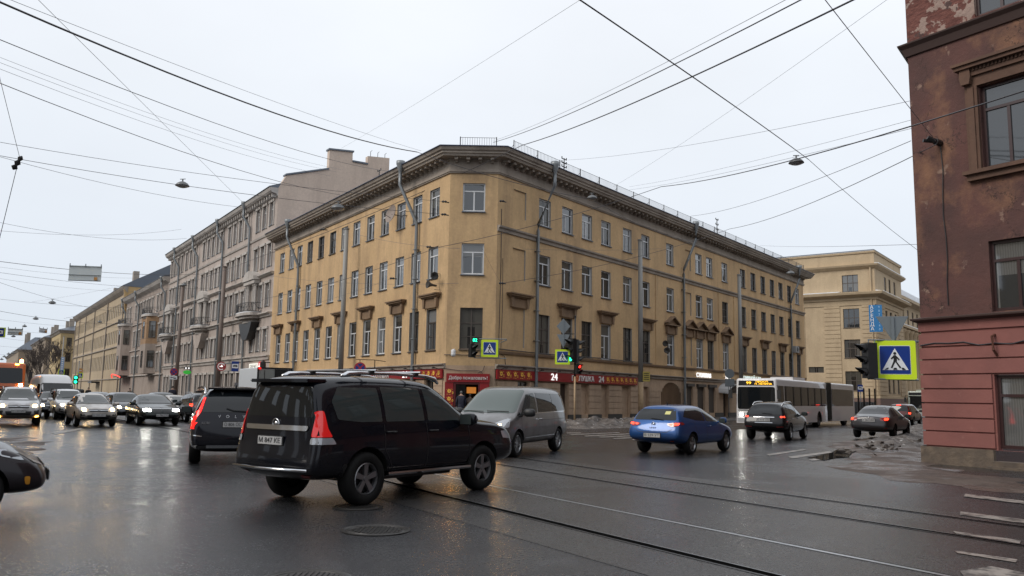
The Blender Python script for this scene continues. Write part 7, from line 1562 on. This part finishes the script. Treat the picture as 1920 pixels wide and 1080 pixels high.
# wall furniture
def speaker_pair(lab, pos, dirs):
    e = empty('horn_speakers', tuple(pos), lab, 'loudspeaker')
    for i, d in enumerate(dirs):
        d = Vector(d).normalized(); p_ = Vector(pos)+Vector((0, 0, -.55*i)); Q = d.to_track_quat('Z', 'Y').to_matrix().to_4x4(); mb = MB(); mb.lathe([(.0, -.25), (.06, -.25), (.07, 0), (.12, .15), (.25, .35), (.24, .36), (.05, .1), (0, .1)], Matrix.Translation(p_) @ Q, 14); mb.build('horn', mat('speaker_grey', (.06, .055, .05), .5), e, True)
    mb = MB(); p_ = Vector(pos); mb.tube([p_+Vector((.15, .15, .2)), p_+Vector((.4, .3, .2)), p_+Vector((.4, .3, -.8)), p_+Vector((.1, .15, -.8))], .02, 5); mb.build('bracket', railg, e)
speaker_pair('two horn loudspeakers beside the hood at the right end of the left facade', tuple(FL(.95, .5, 8.75)), [(.4, -1, -.1), (-1, -.6, .1)]); speaker_pair('two weathered horn loudspeakers near the first pediment window of the right facade', tuple(FR(21.5, .6, 6.0)), [(-.6, -1, 0), (-.2, -1, 0)])
e = empty('satellite_dish', tuple(FL(6.9, .6, 13.6)), 'rusty satellite dish beside a top floor window of the left facade', 'satellite dish'); dd = Vector((-.9, -.7, .25)).normalized().to_track_quat('Z', 'Y').to_matrix().to_4x4(); mb = MB(); mb.lathe([(.62, .12), (.45, .03), (.2, 0), (0, -.01), (0, -.03), (.2, -.02), (.46, .01), (.63, .11)], Matrix.Translation(FL(6.9, .6, 13.6)) @ dd, 20); mb.build('dish', mat('dish_grey', (.25, .2, .17), .6), e, True); mb = MB(); mb.tube([FL(6.9, .6, 13.6), FL(6.2, .3, 13.4), FL(5.8, .02, 13.4)], .03, 5); mb.tube([FL(6.9, .6, 13.3), FL(7.1, 1.1, 13.6)], .02, 5); mb.build('arm', railg, e)
e = empty('security_camera', tuple(FC(-.0, .3, 4.0)), 'white dome security camera on the wall left of the cut corner', 'camera'); pc = at(850, 660, 48.4); mb = MB(); bm = bmesh.new(); bmesh.ops.create_icosphere(bm, subdivisions=2, radius=.15); mb.add([v.co+pc-Vector((0, 0, .14)) for v in bm.verts], [tuple(v.index for v in f.verts) for f in bm.faces]); bm.free(); mb.build('dome', mat('camera_white', (.6, .6, .6), .4), e, True); mb = MB(); mb.lathe([(.13, -.1), (.14, .1), (.08, .16), (0, .17)], Matrix.Translation(pc), 12); mb.tube([pc+Vector((0, .1, .14)), pc+Vector((0, .6, .2))], .04, 6); mb.build('mount', MATS['camera_white'], e, True)
e = empty('air_conditioner', tuple(FR(53.9, .4, 7.4)), 'air conditioner box on the right facade beside the last drainpipe', 'air conditioner'); mb = MB(); mb.fbox(FR, 53.5, 54.6, .1, .55, 7.0, 7.7); mb.build('case', mat('ac_case', (.3, .3, .3), .5), e); mb = MB(); mb.lathe([(.26, 0), (.24, .02), (.05, .02)], Matrix.Translation(FR(54.05, .56, 7.35)) @ FR.n.to_track_quat('Z', 'Y').to_matrix().to_4x4(), 16); mb.build('fan_grille', blackm, e)
e = empty('wall_lamp', tuple(FL(32.6, .5, 4.1)), 'wall lantern where the grey house meets the yellow one', 'lamp'); mb = MB(); mb.tube([FL(33.5, .05, 4.4), FL(33.5, .7, 4.4)], .05, 5); mb.lathe([(.05, .5), (.25, .3), (.28, -.3), (.05, -.5)], Matrix.Translation(FL(33.2, .8, 4.1)), 8); mb.build('lantern', blackm, e)
for F, s, z, lab in ((FR, 1.0, 4.9, 'loose vertical cables on the right facade by the corner'),):
    mb = MB(); mb.tube([F(.35, .04, 12.9), F(.38, .04, 9), F(.30, .04, 4.6)], .018, 4); mb.tube([F(.55, .04, 9.9), F(.6, .05, 7), F(.52, .04, 4.4)], .014, 4); mb.tube([F(.05, .06, 4.42), F(5, .07, 4.36), F(12, .07, 4.42), F(20, .06, 4.36)], .028, 4); mb.tube([F(.3, .05, 4.2), F(.9, .05, 4.0), F(1.0, .05, 3.5)], .02, 4); tag(mb.build('wall_cables', cable), lab, 'cable')
mb = MB(); mb.tube([FC(-.1, .04, 4.0), FC(.5, .05, 4.02), FC(2.9, .05, 3.98)], .022, 4); mb.tube([FC(.0, .04, 3.2), FC(.9, .05, 3.08), FC(2.0, .05, 3.1), FC(2.2, .05, 2.95)], .016, 4); mb.tube([FC(2.3, .05, 3.4), FC(2.2, .05, 3.1), FC(1.9, .05, 2.95)], .016, 4); tag(mb.build('wall_cables', cable), 'cables strung above the shop entrance on the cut corner', 'cable')

# ------------------------------------------------------------------ overhead wires
def wire(lab, a, b, r=.012, sag=.15, n=14, m=cable, cat='wire', mid=None, grp='overhead wires'):
    A, B = at(*a), at(*b); P = []
    for i in range(n+1): t = i/n; q = A.lerp(B, t); q.z -= sag*4*t*(1-t); P.append(q)
    mb = MB(); mb.tube(P, r*.82, 4, cap=False); return tag(mb.build('overhead_wire', m, None, True), lab, cat, grp)
thin = mat('cable_thin_grey', (.10, .10, .12), .5)
W_ = [
 ('thick dark cable from the top left corner down to the left drainpipe', (-60, -22, 16), (782, 285, 48), .032, .5),
 ('cable running past the cut corner to the lamp before the right facade', (782, 285, 48), (1110, 374, 47), .02, .25),
 ('cable dropping from the lamp before the right facade to its drainpipe', (1110, 374, 47), (1298, 452, 66), .018, .4),
 ('hair thin wire just above the thick cable at the top left', (-60, -32, 17), (790, 283, 49), .008, .2),
 ('dark wire from the upper left edge to the chimney of the grey house', (-60, 50, 18), (745, 323, 62), .014, .6),
 ('wire from the left edge to the eaves of the grey house', (-60, 132, 20), (690, 372, 58), .014, .6),
 ('faint wire, uppermost of the bundle over the grey house', (-60, 84, 30), (640, 318, 70), .009, .5), ('faint wire, middle of the bundle over the grey house', (-60, 94, 30), (630, 322, 70), .009, .5), ('faint wire, lowest of the bundle over the grey house', (-60, 106, 30), (620, 330, 70), .010, .5),
 ('support wire above the upper left street lamp', (-60, 256, 38), (833, 378, 47.4), .013, .3), ('wire carrying the upper left street lamp to the hook by the top window', (-60, 281, 38), (832, 402, 47.4), .015, .35),
 ('wire sloping below the upper left street lamp', (-60, 277, 40), (500, 393, 66), .013, .5),
 ('straight diagonal wire from the top left to the grey house', (62, -10, 22), (472, 396, 66), .012, .0),
 ('steep wire from the left edge to the hanging insulator', (-2, 140, 24), (37, 296, 30), .01, 0), ('twisted cable falling from the hanging insulator', (36, 296, 30), (-4, 460, 30), .016, 0),
 ('level wire over the large sign board, upper', (-60, 404, 60), (350, 447, 92), .014, .8), ('level wire over the large sign board, lower', (-60, 427, 60), (340, 430, 92), .012, .6),
 ('wire holding the top edge of the large sign board', (-60, 482, 44), (405, 512, 84), .018, .5), ('wire behind the middle of the large sign board', (-60, 502, 52), (400, 540, 90), .012, .5),
 ('first of the thin wires behind the large sign board', (-60, 492, 60), (330, 520, 96), .009, .5), ('second of the thin wires behind the large sign board', (-60, 512, 60), (300, 546, 100), .009, .5),
 ('wire sloping down to the oriel house', (-60, 508, 58), (310, 590, 96), .013, .9), ('wire carrying the lamp below the large sign board', (-60, 553, 70), (300, 574, 108), .013, .5),
 ('dark wire to the corner of the long beige house', (-60, 571, 70), (300, 604, 108), .018, .8), ('wire over the farther lamp on the left street', (-60, 590, 90), (250, 612, 130), .012, .6), ('wire above the bare trees', (-60, 606, 100), (146, 622, 180), .014, .7),
 ('lower wire above the bare trees', (-60, 622, 110), (140, 640, 190), .014, .7), ('far level wire over the orange truck', (-60, 641, 130), (115, 650, 200), .016, .6), ('farthest level wire over the orange truck', (-60, 658, 150), (100, 664, 210), .018, .6),
 ('rising wire from the far left to the grey house', (60, 566, 100), (300, 520, 100), .009, .2),
 ('thick black cable crossing the sky from the top centre to the right street lamp', (1070, -12, 13), (1516, 299, 30), .022, -.05), ('cable from the right street lamp down towards the red house', (1516, 299, 30), (1722, 470, 38), .015, .1),
 ('dark double cable from the top right to the roof corner, lower', (1640, -20, 14), (980, 272, 45), .026, .25), ('continuation of the lower double cable across the left facade', (980, 272, 45), (500, 477, 68), .024, .3), ('far end of the double cable over the grey house', (500, 477, 68), (120, 597, 140), .022, .6),
 ('dark double cable from the top right to the roof corner, upper', (1530, -15, 15), (925, 267, 52), .020, .3), ('hair thin wire parallel to the double cable', (1510, -20, 16), (931, 262, 53), .009, .25),
 ('long cable from the upper right window to the cut corner', (1990, 148, 13.5), (1240, 350, 44), .020, .3), ('middle stretch of the long cable across the cut corner', (1240, 350, 44), (820, 464, 47), .018, .25), ('left stretch of the long cable across the left facade', (820, 464, 47), (500, 559, 66), .018, .3), ('far left stretch of the long cable over the grey house', (500, 559, 66), (240, 640, 112), .018, .5),
 ('cable from the wall anchor of the red house towards the right facade', (1757, 270, 21.6), (1369, 429, 58), .016, .35), ('cable across the right facade to the hook by the niche', (1369, 429, 58), (941, 531, 48.2), .015, .4),
 ('thin wire above the anchor cable', (1708, 264, 23), (1296, 405, 66), .012, .4), ('diagonal wire from the top edge to the wall anchor of the red house', (1538, -12, 12), (1757, 268, 21.6), .010, 0),
 ('faint wire crossing the upper right sky down to the roof railing', (1690, -20, 20), (1150, 350, 62), .007, .2), ('thin wire from the roof antenna to the red house', (1065, 300, 56), (1712, 188, 23.2), .008, .3), ('thin wire under the long cable at the right, upper', (1180, 350, 64), (1712, 224, 23.2), .007, .2), ('thin wire under the long cable at the right, lower', (1180, 356, 64), (1712, 240, 23.2), .008, .2),
 ('faint straight wire from the top centre down to the left chimney', (1100, -8, 20), (640, 278, 68), .007, .1), ('level wire from the far roof to the red house', (1425, 460, 80), (1722, 458, 24), .008, .1),
 ('faint level wire across the right facade', (980, 467, 48.5), (1240, 466, 62), .008, .1), ('faint level wire across the left facade', (505, 517, 68), (860, 531, 48), .010, .3), ('thin wire to the hook on the second floor of the left facade', (500, 623-32, 68), (735, 522, 52), .010, .2),
 ('thin wire from the left facade to the cut corner window', (660, 437, 56), (862, 466, 47), .010, .2), ('thin wire to the corner niche', (905, 466, 47), (940, 531, 48), .008, .1)]
for lab, a, b, r, sg in W_: wire(lab, a, b, r, sg, m=thin if r < .0105 else cable)
# hooks and insulators on the facades
for lab, q in (('upper wall hook by the top window left of the cut corner', at(833, 378, 47.6)), ('lower wall hook by the top window left of the cut corner', at(832, 402, 47.6)), ('wall hook between cut corner and niche', at(941, 377, 48.4)), ('lower wall hook between cut corner and niche', at(940, 531, 48.3)), ('dark insulator on a wire before the left facade', at(735, 522, 52.2)), ('dark insulator on a wire at the right end of the left facade', at(804, 463, 48.6)), ('dark insulator below the left cornice', at(605, 430, 58))):
    mb = MB(); mb.tube([q, q+Vector((.25, .35, .02))], .035, 6); mb.lathe([(.02, -.15), (.07, -.1), (.07, -.03), (.03, 0), (.07, .03), (.07, .1), (.02, .15)], Matrix.Translation(q) @ Matrix.Rotation(pi/2, 4, 'Y'), 8); tag(mb.build('wire_insulator', railg, None, True), lab, 'insulator', 'wire hooks and insulators')
q = at(36, 298, 30); mb = MB(); mb.lathe([(.02, -.3), (.12, -.2), (.05, -.1), (.12, 0), (.05, .1), (.1, .2), (.02, .3)], Matrix.Translation(q-Vector((.05, 0, .15))) @ Matrix.Rotation(.5, 4, 'Y'), 10); tag(mb.build('wire_insulator', blackm, None, True), 'large hanging insulator at the left edge of the sky', 'insulator', 'wire hooks and insulators')
# street lamps on wires
lg = mat('lamp_shade_grey', (.12, .125, .13), .45, .4); lgl = mat('lamp_glass', (.28, .29, .30), .2)
def dome(lab, pos, s):
    e = empty('street_lamp', tuple(pos), lab, 'street lamp', 'lamps hung on wires'); x, y, z = pos
    mb = MB(); mb.lathe([(s*.12, s*.30), (s*.2, s*.27), (s*.38, s*.16), (s*.5, 0), (s*.5, -s*.03), (s*.46, -s*.03), (s*.36, s*.12), (0, s*.2)], Matrix.Translation(pos), 20); mb.build('shade', lg, e, True)
    mb = MB(); mb.lathe([(s*.44, -s*.02), (s*.36, -s*.10), (s*.2, -s*.15), (0, -s*.16)], Matrix.Translation(pos), 18); mb.build('glass_bowl', lgl, e, True)
    mb = MB(); mb.tube([(x, y, z+s*.28), (x, y, z+s*.5)], s*.05, 6); mb.tube([(x-s*.2, y, z+s*.48), (x+s*.2, y, z+s*.5)], s*.03, 5); mb.build('hanger', lg, e)
for lab, px, py, Y, s in (('street lamp hung in the upper left sky', 342, 348, 44, .74), ('street lamp hung in the right sky below the thick cable', 1493, 305, 30, .56), ('street lamp hung before the cornice of the right facade', 1110, 372, 46.5, .62), ('street lamp hung before the cornice of the left facade', 634, 391, 52, .92), ('street lamp far down the left street below the large sign board', 98, 568, 72, .62), ('next smaller street lamp beyond it, left of the beige house', 67, 598, 92, .62), ('tiny street lamp above the framed board', 46, 612, 108, .6), ('tiny street lamp below the pale sign board', 25, 631, 120, .62),
                          ('far street lamp hung before the grey house', 345, 535, 82, .62), ('far street lamp hung before the beige house', 187, 604, 118, .62), ('last street lamp left of the cornice end over the right street', 1482, 513, 82, .9), ('very far street lamp left of the trees', 24, 662, 170, .8), ('very far street lamp above the truck beacon', 16, 664, 180, .8), ('very far street lamp nearest the left edge', 3, 674, 185, .8), ('very far street lamp just above the truck roof', 8, 669, 190, .8)):
    dome(lab, tuple(at(px, py, Y)), s)

# ------------------------------------------------------------------ bare trees
bark = mat('bare_bark', (.085, .07, .062), .9)
def tree(lab, x, y, h, seed, spread=.5):
    rd = random.Random(seed); e = empty('bare_tree', (x, y, 0), lab, 'tree', 'bare trees down the left street'); tr, cr_ = MB(), MB()
    def grow(p0, d, L, r, lv):
        pts = [p0]; p_ = p0; dd = d.copy()
        for i in range(4): dd = (dd+Vector((rd.uniform(-1, 1), rd.uniform(-1, 1), rd.uniform(-.2, .5)))*.16).normalized(); p_ = p_+dd*L/4; pts.append(p_)
        (tr if lv < 1 else cr_).tube(pts, [max(.03, r*(1-.12*i)) for i in range(5)], 5 if lv < 2 else 3, cap=False)
        if lv >= 5: return
        for k in range(4 if lv < 3 else 3):
            t = rd.choice((2, 3, 4)) if lv else rd.choice((3, 4, 4)); nd = (dd+Vector((rd.uniform(-1, 1), rd.uniform(-1, 1), rd.uniform(-.1, .8)))*(spread+.35)).normalized(); grow(pts[t], nd, L*rd.uniform(.5, .72), r*.48, lv+1)
    grow(Vector((x, y, 0)), Vector((0, 0, 1)), h*.34, h*.016, 0); tr.build('trunk', bark, e); cr_.build('crown', bark, e)
for i, (px, Y, h, lab) in enumerate(((66, 150, 12, 'bare tree nearest the orange truck'), (80, 170, 15, 'tall bare tree in the middle of the group'), (97, 160, 15.5, 'bare tree right beside the far yellow house'), (54, 190, 12.5, 'thin bare tree behind, at the left end of the group'))):
    q = at(px, 700, Y); tree(lab, q.x, q.y, h, 20+i)

# ------------------------------------------------------------------ people
skin = mat('skin', (.42, .26, .19), .5); hairm = mat('dark_hair', (.03, .02, .015), .7)
def person(lab, x, y, az, h, coat, trouser, step=.1, z0=.14, cap=None):
    e = empty('person', (x, y, z0), lab, 'person', rz=pi/2-R(az)); k = h/1.75
    V_, E_, R_ = [], [], []
    def v(p_, r_, parent=None):
        V_.append(tuple(c*k for c in p_)); R_.append(r_*k)
        if parent is not None: E_.append((parent, len(V_)-1))
        return len(V_)-1
    pel = v((0, 0, .95), .15); ch = v((0, 0, 1.22), .17, pel); sh = v((.01, 0, 1.42), .13, ch); nk = v((.02, 0, 1.50), .055, sh); v((.03, 0, 1.60), .085, nk)
    for sg in (1, -1):
        hp = v((0, sg*.1, .88), .11, pel); kn = v((.05+sg*step*.6, sg*.1, .5), .075, hp); an = v((sg*step*1.2-.03, sg*.1, .09), .05, kn); v((sg*step*1.2+.12, sg*.11, .04), .04, an)
        s_ = v((0, sg*.2, 1.40), .075, sh); el = v((-.03-sg*step*.3, sg*.26, 1.12), .055, s_); wr_ = v((.08-sg*step*.5, sg*.26, .88), .036, el); pm_ = v((.10-sg*step*.5, sg*.255, .82), .036, wr_)
        for f_ in range(4): a = v((.08+.022*f_-sg*step*.5, sg*.255, .765), .011, pm_); v((.08+.02*f_-sg*step*.5, sg*.245, .73+.004*abs(f_-1.5)), .008, a)
        t_ = v((.145-sg*step*.5, sg*.245, .80), .011, pm_); v((.155-sg*step*.5, sg*.24, .765), .009, t_)
    me = bpy.data.meshes.new('body'); me.from_pydata(V_, E_, []); o = bpy.data.objects.new('body', me); COL.objects.link(o); sk = o.modifiers.new('skin', 'SKIN')
    for i, r_ in enumerate(R_): me.skin_vertices[0].data[i].radius = (r_, r_); me.skin_vertices[0].data[i].use_root = (i == 0)
    ss = o.modifiers.new('sub', 'SUBSURF'); ss.levels = 2; bpy.context.view_layer.update(); nm = bpy.data.meshes.new_from_object(o.evaluated_get(bpy.context.evaluated_depsgraph_get())); bpy.data.objects.remove(o)
    for m in (coat, trouser, skin, plas): nm.materials.append(m)
    for pl in nm.polygons:
        z = pl.center.z/k; ay = abs(pl.center.y)/k; pl.use_smooth = True
        pl.material_index = 2 if z > 1.47 or (z < .85 and ay > .2) else 3 if z < .08 else 1 if z < .72 else 0
    nm.name = 'body'; b = bpy.data.objects.new('body', nm); COL.objects.link(b); b.parent = e
    mb = MB(); bm = bmesh.new(); bmesh.ops.create_icosphere(bm, subdivisions=2, radius=1); mb.add([Vector((v_.co.x*.10+.015, v_.co.y*.088, max(v_.co.z, -.25 if v_.co.x < .2 else .25)*.10+1.64))*k for v_ in bm.verts], [tuple(v_.index for v_ in f.verts) for f in bm.faces]); bm.free(); mb.build('hair', cap or hairm, e, True, local=True)
    mb = MB(); mb.tube([Vector((.105, 0, 1.63))*k, Vector((.135, 0, 1.595))*k], .012, 5); mb.build('nose', skin, e, local=True)
    mb = MB()
    for sg in (1, -1): mb.box((.095*k, (sg*.035-.012)*k, 1.622*k), (.112*k, (sg*.035+.012)*k, 1.632*k)); mb.box((.0, (sg*.092-.01)*k, 1.58*k), (.03*k, (sg*.092+.01)*k, 1.64*k))
    mb.build('face_features', hairm, e, local=True)
    mb = MB(); mb.lathe([(.17*k, 1.0*k), (.19*k, .85*k), (.21*k, .62*k), (.19*k, .62*k), (.16*k, .98*k)], None, 14); mb.build('coat_skirt', coat, e, True, local=True)
navy = mat('navy_coat', (.012, .014, .03), .8); dkt = mat('dark_trousers', (.02, .02, .024), .8); brc = mat('black_jacket', (.014, .013, .014), .75); gyc = mat('grey_beige_jacket', (.2, .16, .13), .8)
q = at(323, 740, 64); person('person in a dark coat seen from behind on the pavement behind the black saloon', q.x, q.y, -35, 1.9, navy, dkt)
q = at(165, 742, 84); person('person in black walking far behind the white estate', q.x, q.y, 140, 1.75, brc, dkt); q = at(243, 735, 84); person('small distant person in a pale brown jacket left of the arched door', q.x, q.y, 120, 1.75, gyc, dkt)
q = FC(1.0, .55, 0); person('person in a dark jacket and grey cap entering the shop in the cut corner', q.x, q.y, 5, 1.78, navy, dkt, cap=mat('grey_cap', (.12, .12, .12), .8)); q = FC(1.45, -.6, 0); person('grey haired person inside the shop doorway', q.x, q.y, 180, 1.62, gyc, dkt, cap=mat('grey_hair', (.32, .30, .28), .8))
for i, (px, d, hh) in enumerate(((372, 62, 1.85), (378, 62.5, 1.92), (385, 62, 1.86))):
    q = at(px, 740, d); person(('left', 'middle', 'right')[i]+' one of three people in black standing behind the dark estate car', q.x, q.y, (120, 200, 260)[i], hh, brc, dkt)
print('objects', len(bpy.data.objects), 'tris', sum(len(o.data.polygons) for o in bpy.data.objects if o.type == 'MESH'))
